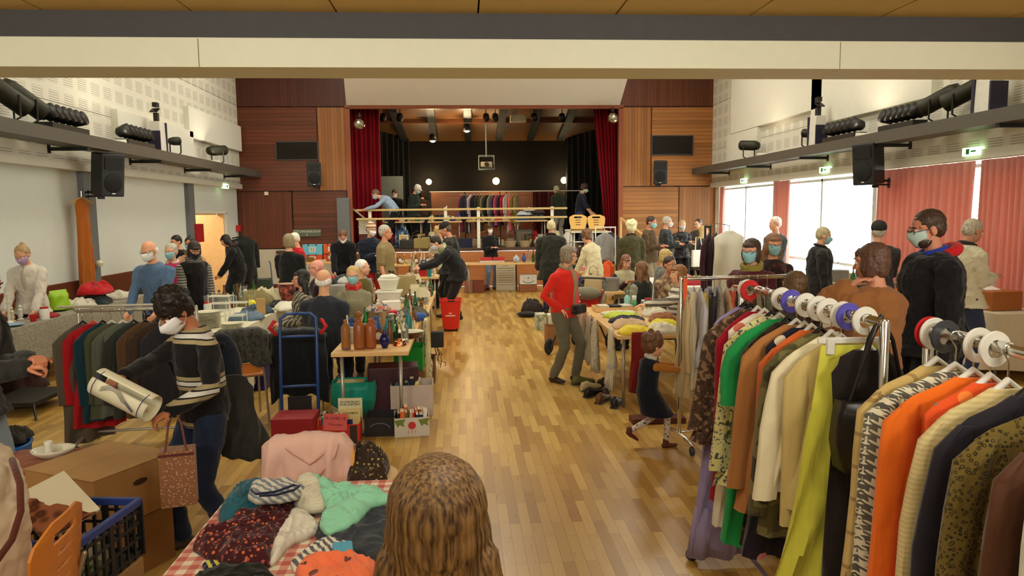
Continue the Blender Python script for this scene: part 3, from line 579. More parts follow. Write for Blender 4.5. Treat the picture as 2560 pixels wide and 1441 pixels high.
# ================================================================ people
def V(*a): return Vector(a)
def rx(a): return Matrix.Rotation(a, 3, 'X')
def rzm(a): return Matrix.Rotation(a, 3, 'Z')
def limb(a, c, l1, l2, pole):
    """two-bone joint position between a and c, bending towards pole; c is pulled in if out of reach"""
    d = c - a; L = d.length
    if L > (l1 + l2) * .995: c = a + d * ((l1 + l2) * .995 / L); d = c - a; L = d.length
    n = d / L; q = (l1 * l1 - l2 * l2 + L * L) / (2 * L); h = math.sqrt(max(0, l1 * l1 - q * q))
    p = pole - n * pole.dot(n); p = p.normalized() if p.length > 1e-5 else n.orthogonal().normalized()
    return a + n * q + p * h, c
def loft(mb, secs, n=18, mi=0):
    """secs: (centre, half width, half depth, 3x3 frame)"""
    rs = []
    for (c, a, b, F) in secs:
        rs.append([c + F @ V(a * math.cos(t), b * math.sin(t) * (1 - .12 * math.cos(2 * t)), 0) for t in [2 * PI * j / n for j in range(n)]])
    return mb.rings(rs, mi=mi)
def remesh(o, vox, smooth=0, adapt=0.0, disp=0, dscale=.12):
    m = o.modifiers.new('join', 'REMESH'); m.mode = 'VOXEL'; m.voxel_size = vox; m.adaptivity = adapt; m.use_smooth_shade = True
    if smooth: s_ = o.modifiers.new('soften', 'SMOOTH'); s_.iterations = smooth; s_.factor = .5
    if disp:
        t = bpy.data.textures.get('folds%g' % dscale) or bpy.data.textures.new('folds%g' % dscale, 'CLOUDS'); t.noise_scale = dscale; t.noise_depth = 2
        d = o.modifiers.new('folds', 'DISPLACE'); d.texture = t; d.strength = disp; d.mid_level = .5; d.texture_coords = 'GLOBAL' if False else 'LOCAL'
    return o
def hand(mb, wrist, d, n, side, curl, s):
    """palm, four unequal bent fingers and a thumb leaving the side of the palm; d along the fingers, n the palm normal (towards the palm face)"""
    d = d.normalized(); n = (n - d * n.dot(d)).normalized(); lat = d.cross(n) * side   # lat: thumb side
    w = .040 * s
    pts = [wrist - d * .01 * s, wrist + d * .03 * s, wrist + d * .085 * s]; F = Matrix((lat, n, d)).transposed()
    loft(mb, [(pts[0], .026 * s, .020 * s, F), (pts[1], .036 * s, .019 * s, F), (pts[2], .041 * s, .015 * s, F), (pts[2] + d * .01 * s, .034 * s, .009 * s, F)], 12)
    for k, (o, L) in enumerate(((.030, .070), (.0105, .078), (-.0095, .073), (-.029, .058))):
        L *= s; p = wrist + d * .085 * s + lat * o * s; q = [p - d * .02 * s]; a = 0; c = curl * (1 + .12 * k)
        q.append(p)
        for i, f in enumerate((.45, .32, .23)):
            a += c * (.75, .9, .6)[i]; dd = d * math.cos(a) + n * math.sin(a); p = p + dd * L * f; q.append(p)
        mb.tube(q, [.0095 * s, .0098 * s, .009 * s, .0085 * s, .0072 * s], 7)
    p = wrist + d * .025 * s + lat * .028 * s; t1 = p + (d * .55 + lat * .75 + n * .3).normalized() * .038 * s; t2 = t1 + (d * .85 + lat * .25 + n * .45).normalized() * .030 * s; t3 = t2 + (d * .9 - lat * .05 + n * .5).normalized() * .022 * s
    mb.tube([wrist + d * .01 * s + lat * .01 * s, p, t1, t2, t3], [.014 * s, .015 * s, .0115 * s, .010 * s, .0085 * s], 8)
PEOPLE = []
def person(label, x, y, face, H=1.68, z=0.0, pose='stand', lean=0.0, nod=0.0, turn=0.0, tilt=0.0, feet=None, rh='down', lh='down', curl=.35, build=1.0,
           top=None, topkind='sweater', hem=None, legs=None, shoes=None, hair=None, hairkind='short', mask=None, skin=(222, 168, 132), glasses=False,
           scarf=None, hood=None, cap=None, sleeves='long', open_front=None, vest=None, yrot=0, beard=False, fem=False, detail=1, skirt=None, legfab=None, seat=.46, seatfwd=None, name='person', hidden_legs=False, collar=None, cat='person'):
    s = H / 1.70; R0 = thing(name, label, cat, (x, y, z), face)
    PEOPLE.append(R0)
    top = top or fab((60, 60, 62)); legs = legs or fab((34, 38, 50)); shoes = shoes or plain((30, 26, 24), .5); hair = hair or hairm((60, 44, 32)); sk = skinm(skin)
    B = build; sw = (.168 if fem else .185) * B
    # ---- skeleton (1.70 m figure, facing +Y)
    if pose == 'sit':
        pel = V(0, 0, seat + .10); footd = [V(-.11, .40, .08), V(.11, .42, .08)]
    else:
        pel = V(0, -.10 * math.sin(lean) * 1.6, .95 - .02 * (1 - math.cos(lean))); footd = [V(-.10, 0, .08), V(.10, 0, .08)]
    if feet: footd = [V(*feet[0]), V(*feet[1])]
    if pose != 'sit' and feet:
        m = (footd[0] + footd[1]) * .5; pel = V(m.x, m.y - .16 * math.sin(lean), .95 - .12 * (footd[0] - footd[1]).length ** 2 * 2)
    L0, L1, L2 = rx(-lean * .35), rx(-lean * .75), rx(-lean)
    waist = pel + L0 @ V(0, 0, .13); chest = waist + L1 @ V(0, .005, .22); upper = chest + L2 @ V(0, -.005, .12); neckb = upper + L2 @ V(0, -.01, .045)
    Hd = L2 @ rzm(turn) @ rx(-nod) if True else None
    neckt = neckb + (L2 @ rx(-nod * .5)) @ V(0, .012, .062)
    Rh = rx(-lean * .55) @ rzm(turn) @ rx(-nod) @ Matrix.Rotation(tilt, 3, 'Y'); hc = neckt + Rh @ V(0, .018, .088) * (1.45 if H < 1.3 else 1.04)
    hips = [pel + V(-.088, 0, -.05), pel + V(.088, 0, -.05)]
    knees = []; ank = []
    for i in (0, 1):
        k, a = limb(hips[i], footd[i], .43, .42, V((-.08, .08)[i] if pose != 'sit' else (-.1, .1)[i], 1, .15 if pose != 'sit' else 1.0)); knees.append(k); ank.append(a)
    sho = [upper + L2 @ V(-sw + .008, -.01, -.052), upper + L2 @ V(sw - .008, -.01, -.052)]
    arms = []
    for i, h in ((0, lh), (1, rh)):
        sd = (-1, 1)[i]; pole = V(sd * .5, -1, -.3)
        if isinstance(h, Vector): h = tuple((rzm(-face) @ (h - V(x, y, z))) / s); pole = V(sd * .8, -.5, -.8)
        if isinstance(h, tuple) and len(h) == 2: h, pole = h[0], V(*h[1])
        if h == 'down': tg = sho[i] + V(sd * .05, .07, -.53)
        elif h == 'pocket': tg = pel + V(sd * .17, .07, .02); pole = V(sd * 1, -.8, 0)
        elif h == 'front': tg = waist + V(sd * .07, .26, .06)
        elif h == 'phone': tg = chest + V(sd * .07, .26, -.04)
        elif h == 'table': tg = pel + L0 @ V(sd * .17, .34, -.06) + V(0, .1 * math.sin(lean), 0)
        elif h == 'reach': tg = sho[i] + V(sd * .0, .46, -.24)
        elif h == 'lap': tg = pel + V(sd * .06, .27, .10)
        elif h == 'face': tg = hc + Rh @ V(sd * .13, .10, -.14); pole = V(sd * .45, .1, -1)
        elif h == 'cross': tg = chest + V(-sd * .10, .19, -.09); pole = V(sd * 1, -.2, -.5)
        else: tg = V(*h)
        e, wv = limb(sho[i], tg, .285, .255, pole); arms.append((sho[i], e, wv, sd))
    S = lambda p: p * s
    # ---- body: one continuous surface
    b = MB(); I = Matrix.Identity(3)
    def torso(mb, t, f, zlow=None):
        sec = [(S(pel + V(0, 0, -.10)), (.155 * B + t) * s, (.105 * B + t) * s, L0), (S(pel), (.168 * B + t) * s, (.118 * B + t) * s, L0), (S(waist), (.135 * B + t + (f if f > 0 else 0) * .6) * s, (.100 * B + t + max(0, f)) * s, L1),
               (S(chest), (.160 * B + t) * s, (.115 * B + t) * s, L2), (S(upper + L2 @ V(0, 0, -.015)), (.138 * B + t) * s, (.092 * B + t) * s, L2), (S(upper + L2 @ V(0, 0, .02)), (.098 * B + t) * s, (.078 * B + t) * s, L2), (S(neckb + L2 @ V(0, 0, .005)), (.062 + t * .6) * s, (.058 + t * .6) * s, L2)]
        loft(mb, sec)
        mb.tube([S(sho[0] + L2 @ V(.02, 0, 0)), S(upper + L2 @ V(0, 0, -.012)), S(sho[1] + L2 @ V(-.02, 0, 0))], [(.048 + t) * s, (.055 + t) * s, (.048 + t) * s], 10)
    torso(b, -.006, 0)
    for i in (0, 1):
        b.tube([S(hips[i] + V(0, 0, .04)), S(hips[i].lerp(knees[i], .5)), S(knees[i]), S(knees[i].lerp(ank[i], .35)), S(ank[i])], [.082 * s * B, .070 * s, .048 * s, .047 * s, .032 * s], 10)
        b.tube([S(ank[i] + V(0, -.02, -.03)), S(ank[i] + V(0, .10, -.05))], [.03 * s, .025 * s], 8)
        a = arms[i]; e = a[1]; wv = a[2]; fd = (wv - e).normalized()
        b.tube([S(a[0]), S(a[0].lerp(e, .5)), S(e), S(e.lerp(wv, .3)), S(wv)], [.046 * s, .041 * s, .034 * s, .034 * s, .023 * s], 10)
        nn = V(0, 0, -1) if abs(fd.z) < .75 else V(-a[3], .2, 0)
        hd_ = fd
        if (rh, lh)[1 - i] in ('table',): hd_ = (fd + V(0, .6, -.1)).normalized()
        hand(b, S(wv), hd_, nn, -a[3] if abs(fd.z) < .75 else a[3] * -1, curl, s)
    b.tube([S(neckb - V(0, 0, .03)), S(neckb.lerp(neckt, .5)), S(neckt), S(hc + Rh @ V(0, -.01, -.03))], [.062 * s, .053 * s, .052 * s, .05 * s], 12)
    Q = lambda x_, y_, z_: S(hc + Rh @ V(x_, y_, z_))
    hs = s * (1 if H > 1.3 else 1.0); kid = H < 1.3; hk = 1.05 if not kid else 1.6
    def HE(mb, c, r, MM=None): mb.ell(Q(c[0] * hk, c[1] * hk, c[2] * hk), tuple(q * s * hk for q in r), Rh @ MM if MM else Rh, 16)
    HE(b, (0, -.012, .030), (.072, .092, .084)); HE(b, (0, .020, -.030), (.060, .066, .070)); HE(b, (0, .045, -.074), (.034, .036, .028)); HE(b, (0, .066, .020), (.045, .018, .030))
    HE(b, (-.030, .062, -.024), (.022, .018, .022)); HE(b, (.030, .062, -.024), (.022, .018, .022))
    b.tube([Q(0, .078 * hk, .018 * hk), Q(0, .094 * hk, -.008 * hk), Q(0, .103 * hk, -.024 * hk)], [.007 * s, .009 * s, .0135 * s], 8)
    HE(b, (0, .082, -.050), (.022, .009, .0065)); HE(b, (0, .079, -.060), (.019, .009, .006))
    for sd in (-1, 1): HE(b, (sd * .074, -.012, -.006), (.008, .019, .030)); HE(b, (sd * .052, .048, .030), (.016, .01, .008))
    body = part('body', b, sk, R0, True); remesh(body, (.0062 if detail > 1 else .0095) * (1 if not kid else .8), 2)
    # ---- face details
    for sd in (-1, 1):
        e_ = MB(); c = Q(sd * .030 * hk, .071 * hk, .008 * hk); e_.ell(c, .0125 * s * hk, Rh, 10); o = part('eye', e_, [plain((236, 232, 224), .3, nv=0)], R0, True)
        part('iris', MB().ell(Q(sd * .030 * hk, .079 * hk, .007 * hk), (.0062 * s * hk, .0055 * s * hk, .0062 * s * hk), Rh, 8), plain((44, 30, 22), .25, nv=0), o, True)
        if not glasses or detail > 1: part('eyebrow', MB().tube([Q(sd * .014 * hk, .085 * hk, .030 * hk), Q(sd * .032 * hk, .083 * hk, .036 * hk), Q(sd * .048 * hk, .072 * hk, .030 * hk)], [.004 * s, .0045 * s, .003 * s], 6), hair, R0, True)
    part('mouth', MB().ell(Q(0, .0885 * hk, -.054 * hk), (.021 * s, .006 * s, .0055 * s), Rh, 10), plain((176, 92, 80), .5), R0, True)
    if glasses:
        g = MB()
        for sd in (-1, 1):
            g.tube([Q(sd * .031 + .021 * math.cos(t), .096, .006 + .016 * math.sin(t)) for t in [2 * PI * k / 14 for k in range(15)]], .0022 * s, 6, ends=False); g.tube([Q(sd * .052, .094, .008), Q(sd * .077, .02, .010), Q(sd * .078, -.01, .0)], .0022 * s, 6)
        g.tube([Q(-.011, .098, .008), Q(.011, .098, .008)], .0022 * s, 6); part('glasses', g, plain((40, 28, 26), .3), R0)
    if mask:
        mcol = mask if isinstance(mask, tuple) else (150, 206, 214); ffp = mcol == (240, 240, 238); mk = MB(); rs = []
        for k in range(7):
            u = k / 6; zz = .004 - .100 * u; bul = math.sin(PI * (.12 + .78 * u)); ring = []
            for j in range(13):
                a = (j / 12 - .5) * 2; A_ = a * 1.22; rr = .070 - .018 * u ** 2
                yy = math.cos(A_) * (.094 + .027 * bul + (.018 * (1 - abs(a)) * bul if ffp else 0)) - .004 + (.014 * (1 - abs(a)) ** 2 if u < .4 else 0) - .02 * u; ring.append(Q(math.sin(A_) * rr * hk, (yy - .002 + .0015 * (k % 2)) * hk, (zz + .010 * abs(a) * (u < .3) + .022 * abs(a) ** 2 * (u > .5)) * hk))
            rs.append(ring)
        mk.rings(rs, close=False, caps=False); o = part('face_mask', mk, fab(mcol, rough=.8, folds=.1), R0, True); sm = o.modifiers.new('thickness', 'SOLIDIFY'); sm.thickness = .002
        lp = MB()
        for sd in (-1, 1): lp.tube([Q(sd * .060 * hk, .035 * hk, -.0 * hk), Q(sd * .080 * hk, -.012 * hk, .014 * hk)], .0014 * s, 5).tube([Q(sd * .055 * hk, .028 * hk, -.072 * hk), Q(sd * .080 * hk, -.012 * hk, -.028 * hk)], .0014 * s, 5)
        part('ear_loop', lp, plain((225, 228, 226), .6), o)
    # ---- hair
    h = MB(); hd = (.010, .16)
    if hairkind in ('short', 'curly', 'bob', 'long', 'bun', 'pony'):
        g = .0 if hairkind != 'curly' else .014
        HE(h, (0, -.024, .044), (.080 + g, .094 + g, .082 + g)); HE(h, (0, -.050, .008), (.077 + g, .062 + g, .072 + g))
        if hairkind == 'curly':
            rnd = random.Random(hash(label) % 1000 + 5)
            for k in range(34):
                a, q = rnd.uniform(0, 2 * PI), rnd.uniform(-.1, 1); HE(h, (.086 * math.cos(a) * math.sqrt(1 - max(0, q) ** 2 * .9), -.03 + .092 * math.sin(a) * math.sqrt(1 - max(0, q) ** 2 * .9) * (1 if math.sin(a) < 0 else .85), .05 + .085 * q), (.026, .026, .026))
        if hairkind in ('bob', 'long'):
            HE(h, (-.060, -.012, -.022), (.026, .056, .072)); HE(h, (.060, -.012, -.022), (.026, .056, .072)); HE(h, (0, -.062, -.028), (.068, .040, .070)); HE(h, (0, .058, .062), (.052, .026, .024))
        if hairkind == 'long':
            for sd in (-1, 0, 1): h.tube([Q(sd * .055, -.04, -.03), Q(sd * .066, -.055, -.12), S(neckb + L2 @ V(sd * .075, -.075 + .05 * abs(sd), -.05)), S(chest + L2 @ V(sd * .075, -.12 + .06 * abs(sd), .02))], [.045 * s, .048 * s, .045 * s, .022 * s], 10)
        if hairkind == 'bun': HE(h, (0, -.075 if cap is None else -.1, .100), (.036, .034, .034)); HE(h, (.015, -.10, .112), (.022, .03, .014))
        if hairkind == 'pony': h.tube([Q(0, -.10, .03), Q(0, -.14, .0), Q(0, -.13, -.09), Q(0, -.11, -.15)], [.022 * s, .032 * s, .026 * s, .012 * s], 10)
    elif hairkind == 'fringe':
        for sd in (-1, 1): HE(h, (sd * .057, -.036, -.002), (.020, .050, .040))
        HE(h, (0, -.066, -.008), (.062, .036, .046))
    if hairkind not in ('none', 'bald'): ho = part('hair', h, hair, R0, True); remesh(ho, .008 if detail < 2 else .006, 2, disp=.010 if hairkind != 'long' else 0, dscale=.02)
    if beard:
        bd = MB(); HE(bd, (0, .030, -.062), (.058, .058, .046)); remesh(part('beard', bd, hair, R0, True), .008, 1)
    if cap:
        c_ = MB(); kind, cm_ = cap
        HE(c_, (0, -.018, .060), (.086, .102, .078)) if kind != 'beanie' else HE(c_, (0, -.022, .062), (.090, .106, .088))
        if kind == 'cap': c_.prism([(-.06, 0), (-.055, .05), (0, .075), (.055, .05), (.06, 0)], -.003, .004, Matrix.Translation(Q(0, .072, .055)) @ (Rh @ rx(-.22)).to_4x4())
        co_ = part('hat', c_, cm_, R0, True); remesh(co_, .008, 1)
    # ---- clothes
    tk = {'tee': .006, 'sweater': .014, 'shirt': .010, 'jacket': .024, 'coat': .030, 'puffer': .036, 'dress': .012}[topkind]
    hem_ = hem if hem is not None else {'tee': -.10, 'shirt': -.10, 'sweater': -.08, 'jacket': -.12, 'puffer': -.13, 'coat': -.45, 'dress': -.42}[topkind]
    def garment(name_, m, t, hemz, slv, disp=.012, parent=None, armcut=1.0):
        g = MB(); torso(g, t, .012 if topkind != 'tee' else .004)
        lo = pel + V(0, 0, hemz)
        if hemz < -.10:
            if pose == 'sit': pass
            else:
                fl = 1 + max(0, -hemz - .12) * (.25 if topkind != 'dress' else .55); mid = (knees[0] + knees[1]) * .5; lo = pel.lerp(mid, min(1, -hemz / .45)); lo.z = pel.z + hemz
                wx = abs(knees[0].x - knees[1].x) * .25; wy = abs(knees[0].y - knees[1].y) * .3
                loft(g, [(S(pel + V(0, 0, .02)), (.170 * B + t) * s, (.122 * B + t) * s, I), (S(pel.lerp(lo, .5)), (.178 * B + t) * s * (1 + (fl - 1) * .5), (.130 * B + t + wy) * s, I), (S(lo), (.172 * B + t + wx) * s * fl, (.132 * B + t + wy * 1.4) * s * fl, I)])
        elif hemz > -.10: pass
        for (a, e, wv, sd) in arms:
            if slv == 'none': continue
            if slv == 'short': pts = [a, a.lerp(e, .5), a.lerp(e, .8)]; r = [.060, .056, .058]
            elif slv == 'half': pts = [a, a.lerp(e, .5), e, e.lerp(wv, .35)]; r = [.058, .052, .046, .044]
            else: pts = [a, a.lerp(e, .5), e, e.lerp(wv, .5), e.lerp(wv, 1.0)]; r = [.056, .050, .043, .040, .036]
            g.tube([S(p) for p in pts], [(q + t * .8) * s for q in r], 12)
        o = part(name_, g, m, R0, True); remesh(o, .011 if detail < 2 else .008, 3, disp=disp * s, dscale=.09); return o
    tn_ = {'tee': 't_shirt', 'sweater': 'sweater', 'shirt': 'shirt', 'jacket': 'jacket', 'coat': 'coat', 'puffer': 'padded_jacket', 'dress': 'dress'}[topkind]
    garment(tn_, top, tk, hem_, sleeves, .024 if topkind in ('sweater', 'tee') else .036)
    if vest: garment('vest' if not skirt else 'pinafore', vest, tk + .014, -.08 if not skirt else skirt, 'none', .022)
    if open_front:       # a strip of shirt showing between open jacket fronts
        st = MB(); st.tube([S(neckb + L2 @ V(0, .055, .01)), S(upper + L2 @ V(0, .108 * B, -.03)), S(chest + L2 @ V(0, .134 * B, 0)), S(waist + L1 @ V(0, .122 * B, .02)), S(pel + V(0, .138 * B, 0))], [.030 * s, .040 * s, .034 * s, .024 * s, .012 * s], 10); part('shirt_front', st, open_front, R0, True)
    if collar:
        cl = MB(); cl.tube([S(neckb + L2 @ V(.078 * math.sin(t), .012 + .066 * math.cos(t), .012 + .022 * -math.cos(t))) for t in [.5 + (2 * PI - 1.0) * k / 14 for k in range(15)]], .021 * s, 8); part('collar', cl, collar, R0, True)
    if scarf:
        sc = MB(); 
        for k, (rr, dz) in enumerate(((.078, 0), (.084, .03))): sc.tube([S(neckb + L2 @ V(rr * math.sin(t), .015 + rr * .9 * math.cos(t), dz - .018 * math.cos(t))) for t in [2 * PI * q / 16 for q in range(17)]], (.030 - .004 * k) * s, 8)
        o = part('scarf', sc, scarf, R0, True); remesh(o, .009, 2, disp=.014, dscale=.03)
    if hood:
        hm = MB(); hm.tube([S(neckb + L2 @ V(.10 * math.sin(t), -.035 + .085 * math.cos(t), .0 + .030 * -math.cos(t))) for t in [.9 + (2 * PI - 1.8) * k / 14 for k in range(15)]], [.020 * s + .022 * s * math.sin(PI * k / 14) for k in range(15)], 9); o = part('hood', hm, hood, R0, True); remesh(o, .010, 2, disp=.012, dscale=.05)
    # trousers / tights
    if not hidden_legs:
        t = MB(); loft(t, [(S(pel + V(0, 0, .08)), (.150 * B) * s, (.112 * B) * s, L0), (S(pel), (.176 * B) * s, (.128 * B) * s, L0), (S(pel + V(0, 0, -.09)), (.168 * B) * s, (.118 * B) * s, I)])
        tight = legfab == 'tight'; k0 = .0 if tight else .010
        for i in (0, 1): t.tube([S(hips[i] + V(0, 0, .02)), S(hips[i].lerp(knees[i], .45)), S(knees[i]), S(knees[i].lerp(ank[i], .5)), S(ank[i] + V(0, -.005, .0))], [(.094 * B + k0) * s, (.080 + k0) * s, (.056 + k0 * 1.4) * s, (.053 + k0 * 1.3) * s, (.040 + k0 * 1.8) * s], 12)
        remesh(part('trousers' if not tight else 'tights', t, legs, R0, True), .012, 3, disp=.024 * s if not tight else 0, dscale=.08)
        for i in (0, 1):
            sh = MB(); a = ank[i]; out = V((-.12, .12)[i], 1, 0).normalized(); up_ = V(0, 0, 1); dn = 0
            if feet and a.z > .10: out = V((-.05, .05)[i], .75, -.6).normalized()
            lat = out.cross(V(0, 0, 1)).normalized(); F = Matrix((lat, lat.cross(out) * -1, out)).transposed()
            low = V(0, 0, -.045)
            loft(sh, [(S(a + low - out * .075), .022 * s, .020 * s, F), (S(a + low - out * .055), .036 * s, .034 * s, F), (S(a + low + out * .03), .040 * s, .036 * s, F), (S(a + low + out * .11), .048 * s, .026 * s, F), (S(a + low + out * .165), .040 * s, .020 * s, F), (S(a + low + out * .185), .018 * s, .012 * s, F)], 14)
            sh.tube([S(a + V(0, -.01, -.03)), S(a + V(0, -.012, .045))], [.042 * s, .046 * s], 12)
            remesh(part('shoe', sh, shoes, R0, True), .009, 1)
    return R0
JE = fab((52, 66, 96), folds=.4); JL = fab((128, 150, 178), folds=.4); KHAKI = fab((112, 104, 82)); NAVY = fab((30, 34, 50)); BLK_ = fab((24, 24, 25)); BRN = fab((70, 46, 32))
GREYH, WHITEH, BROWNH, BLACKH, BLONDH, DARKH = hairm((150, 146, 134)), hairm((214, 210, 192)), hairm((92, 62, 38)), hairm((24, 20, 18)), hairm((176, 142, 88), (206, 178, 120)), hairm((52, 36, 28))
FFP = (240, 240, 238); BLU = (150, 206, 214)
def dy(px, D): return (px - 1156) / FPX * D
N, SO, E, W_ = 0.0, PI, -PI / 2, PI / 2      # facing: N = towards the stage, SO = towards the camera, E = right, W_ = left
def P_(label, px, D, face, **k): return person(label, at(px, 600, D).x, D, face, **k)
# ---- foreground
P_('masked person in a black striped jumper holding an unrolled paper in the left foreground', 480, 4.2, 2.3, H=1.56, nod=.6, lean=.16, turn=.15, feet=((-.12, -.12, .08), (.12, .12, .08)), rh=at(285, 955, 3.80), lh=at(425, 1030, 3.78), curl=.9,
   top=fab((22, 21, 22), 'bands', (226, 224, 214), (176, 160, 118), sc=3.7, folds=.3), hair=hairm((22, 15, 12)), hairkind='curly', mask=FFP, skin=(176, 116, 80), legs=fab((30, 40, 64), folds=.4), shoes=plain((70, 56, 40), .7), detail=2, hem=-.05)
P_('child running in a dark pinafore with ochre sleeves, spotted tights and brown boots', 1655, 5.75, E + .25, H=.93, nod=.1, feet=((-.09, -.46, .26), (.09, .06, .08)), rh=((.12, .42, 1.18), (1, -.6, -.5)), lh=((-.12, .40, 1.2), (-1, -.6, -.5)), top=fab((176, 112, 40), folds=.3), topkind='sweater', vest=fab((20, 24, 38)), skirt=-.36,
   hair=hairm((84, 56, 36)), hairkind='curly', scarf=fab((206, 200, 180)), legs=fab((206, 190, 176), 'dots', (40, 34, 36), sc=34), legfab='tight', shoes=plain((96, 44, 28), .6), detail=2, lean=.12)
P_('person in a fluffy red cardigan with hands in pockets and a black belt bag', 1418, 8.1, -2.35, H=1.56, nod=.08, turn=.75, feet=((-.12, .04, .08), (.10, -.14, .08)), rh='pocket', lh='pocket', top=fab((214, 44, 30), rough=1, folds=.5), topkind='sweater', hem=-.03, open_front=fab((150, 136, 104)), collar=fab((150, 136, 104)), hair=hairm((110, 98, 82)), hairkind='bob', glasses=True, legs=fab((104, 98, 78)), shoes=plain((50, 24, 22), .3), fem=True, lean=.10, build=1.15)
RC = PEOPLE[-1]; part('belt_bag', MB().box((0, .165, .87), (.22, .07, .11)), fab((30, 26, 24), 'speckle', (70, 54, 30), (20, 18, 18), sc=30), RC, bevel=.02)
for k_ in range(3): part('button', MB().ell((-.03, .158 - .004 * k_, 1.10 - .075 * k_), (.014, .006, .012), n=8), plain((220, 190, 190), .3), RC, True)
# ---- left side
P_('person in a white jacket with lilac mask and hair bun, behind the lace covered table', 66, 9.2, SO + .1, H=1.62, nod=.35, lean=.25, lh='table', rh='table', top=fab((212, 204, 190)), topkind='jacket', open_front=fab((196, 186, 164), 'stripe', (170, 160, 140), sc=40), hair=hairm((150, 120, 78), (190, 160, 110)), hairkind='bun', mask=(190, 160, 206), skin=(216, 164, 130), fem=True)
P_('bald person in a blue sweater with a white mask, left of the clothes rack', 385, 8.6, SO - .2, H=1.66, nod=.15, lean=.22, lh='table', rh='table', top=fab((84, 110, 142)), hair=WHITEH, hairkind='fringe', mask=FFP, skin=(226, 166, 130), glasses=True, build=1.12)
P_('grey haired person in pink with pale blue mask, behind the blue sweater', 428, 9.9, SO - .1, H=1.56, nod=.1, top=fab((190, 36, 84)), hair=GREYH, hairkind='short', mask=BLU, fem=True, collar=fab((220, 190, 190)))
P_('dark haired person in a black vest and striped scarf at the plate table', 480, 9.5, SO + .55, H=1.62, nod=.4, lean=.12, rh='table', lh='down', top=fab((150, 146, 136), 'stripe', (44, 42, 42), sc=30), topkind='sweater', vest=fab((26, 24, 26)), hair=hairm((30, 20, 18)), hairkind='bob', mask=(24, 22, 30), skin=(196, 136, 96), scarf=fab((140, 136, 128), 'stripe', (40, 38, 40), sc=40), fem=True)
P_('person with tied black hair and blue mask in a beige top, near the left pillar', 476, 11.6, SO + .1, H=1.60, nod=.2, top=fab((206, 160, 122)), hair=BLACKH, hairkind='bun', mask=BLU, skin=(196, 132, 96), fem=True, scarf=fab((130, 100, 56)))
P_('person in black with dark hair, half hidden behind the beige top', 446, 12.9, SO - .5, H=1.60, top=BLK_, topkind='jacket', hair=BLACKH, hairkind='short', nod=.3)
P_('person in a long black coat with a fur hood, bent over a table near the doorway', 586, 14.4, W_ + .2, H=1.60, lean=.35, nod=.35, lh='table', rh='table', top=BLK_, topkind='coat', hair=hairm((30, 22, 18)), hairkind='long', legs=NAVY, hood=fab((60, 44, 38)), fem=True)
P_('grey haired person with a bun in a black jumper, back to the camera', 722, 11.0, N - .15, H=1.64, top=BLK_, topkind='sweater', hair=hairm((128, 112, 84), (166, 150, 116)), hairkind='bob', lh='front', rh='down', build=1.1, fem=True, hem=-.16)
P_('white haired person in red with a white mask, near the green sign', 742, 12.7, SO - .9, H=1.62, nod=.3, top=fab((186, 24, 34)), topkind='sweater', hair=hairm((196, 192, 174)), hairkind='short', mask=FFP, fem=True)
P_('brown haired person in a dark jacket with white mask, leaning on a table', 858, 14.4, SO + .15, H=1.72, lean=.55, nod=.45, lh='table', rh='table', top=fab((26, 26, 30)), topkind='jacket', hair=hairm((92, 62, 44)), hairkind='short', mask=FFP, skin=(210, 150, 126))
P_('bald person with glasses sitting in profile, maroon top', 792, 10.2, W_ + .1, H=1.68, pose='sit', lh='lap', rh='lap', top=fab((50, 30, 36)), hair=hairm((150, 120, 100)), hairkind='none', glasses=True, skin=(226, 160, 138))
P_('person with long black hair and glasses in a zebra striped top, sitting', 752, 9.0, W_ + .25, H=1.62, pose='sit', lh='lap', rh='lap', top=fab((150, 142, 118), 'zebra', (36, 32, 34), sc=7), hair=BLACKH, hairkind='long', glasses=True, skin=(214, 150, 116), legs=fab((26, 24, 28)), fem=True)
P_('bald white haired person in a dark grey sweater sitting with back to the camera', 805, 7.7, N - .1, H=1.74, pose='sit', lh='lap', rh='lap', top=fab((46, 50, 58)), hair=WHITEH, hairkind='fringe', skin=(226, 172, 132), build=1.12, legs=NAVY)
P_('blond person with blue mask and red scarf in a grey sweater, sitting behind the bottles', 880, 9.05, SO, H=1.66, pose='sit', nod=.1, lh='lap', rh='lap', top=fab((142, 138, 112)), hair=BLONDH, hairkind='short', mask=BLU, glasses=True, scarf=fab((196, 50, 48), 'speckle', (220, 90, 60), (180, 30, 50), sc=18), fem=True, skin=(222, 170, 130))
P_('white haired person in an olive sweater sitting in profile', 902, 10.3, E - .3, H=1.66, pose='sit', lh='lap', rh='lap', top=fab((98, 88, 42)), hair=WHITEH, hairkind='short', fem=True, skin=(220, 166, 130))
P_('grey haired person in a beige t-shirt standing at the bric-a-brac table', 962, 11.9, E - .15, H=1.74, top=fab((142, 124, 82)), topkind='tee', sleeves='short', hair=GREYH, hairkind='short', glasses=True, build=1.15, lh='down', rh='down', legs=fab((60, 40, 36)), skin=(212, 150, 116))
P_('person in a striped knitted hat, navy jacket and red trousers, below the stage', 926, 14.2, E - .9, H=1.74, nod=.2, lh='front', rh='front', top=fab((24, 30, 44)), topkind='puffer', cap=('beanie', fab((226, 214, 180), 'stripe', (150, 62, 30), sc=15)), hairkind='short', hair=DARKH, mask=FFP, legs=fab((170, 38, 28)), build=1.05)
P_('person in a black cap and dark jacket with a backpack, looking down at the stalls', 1128, 13.4, W_ - .1, H=1.80, nod=.35, lean=.10, lh='front', rh='down', top=fab((40, 40, 34)), topkind='jacket', cap=('cap', plain((26, 22, 20), .8)), hair=hairm((80, 60, 50)), hairkind='short', legs=BLK_, skin=(206, 146, 112), build=1.05, feet=((-.12, -.12, .08), (.12, .14, .08)))
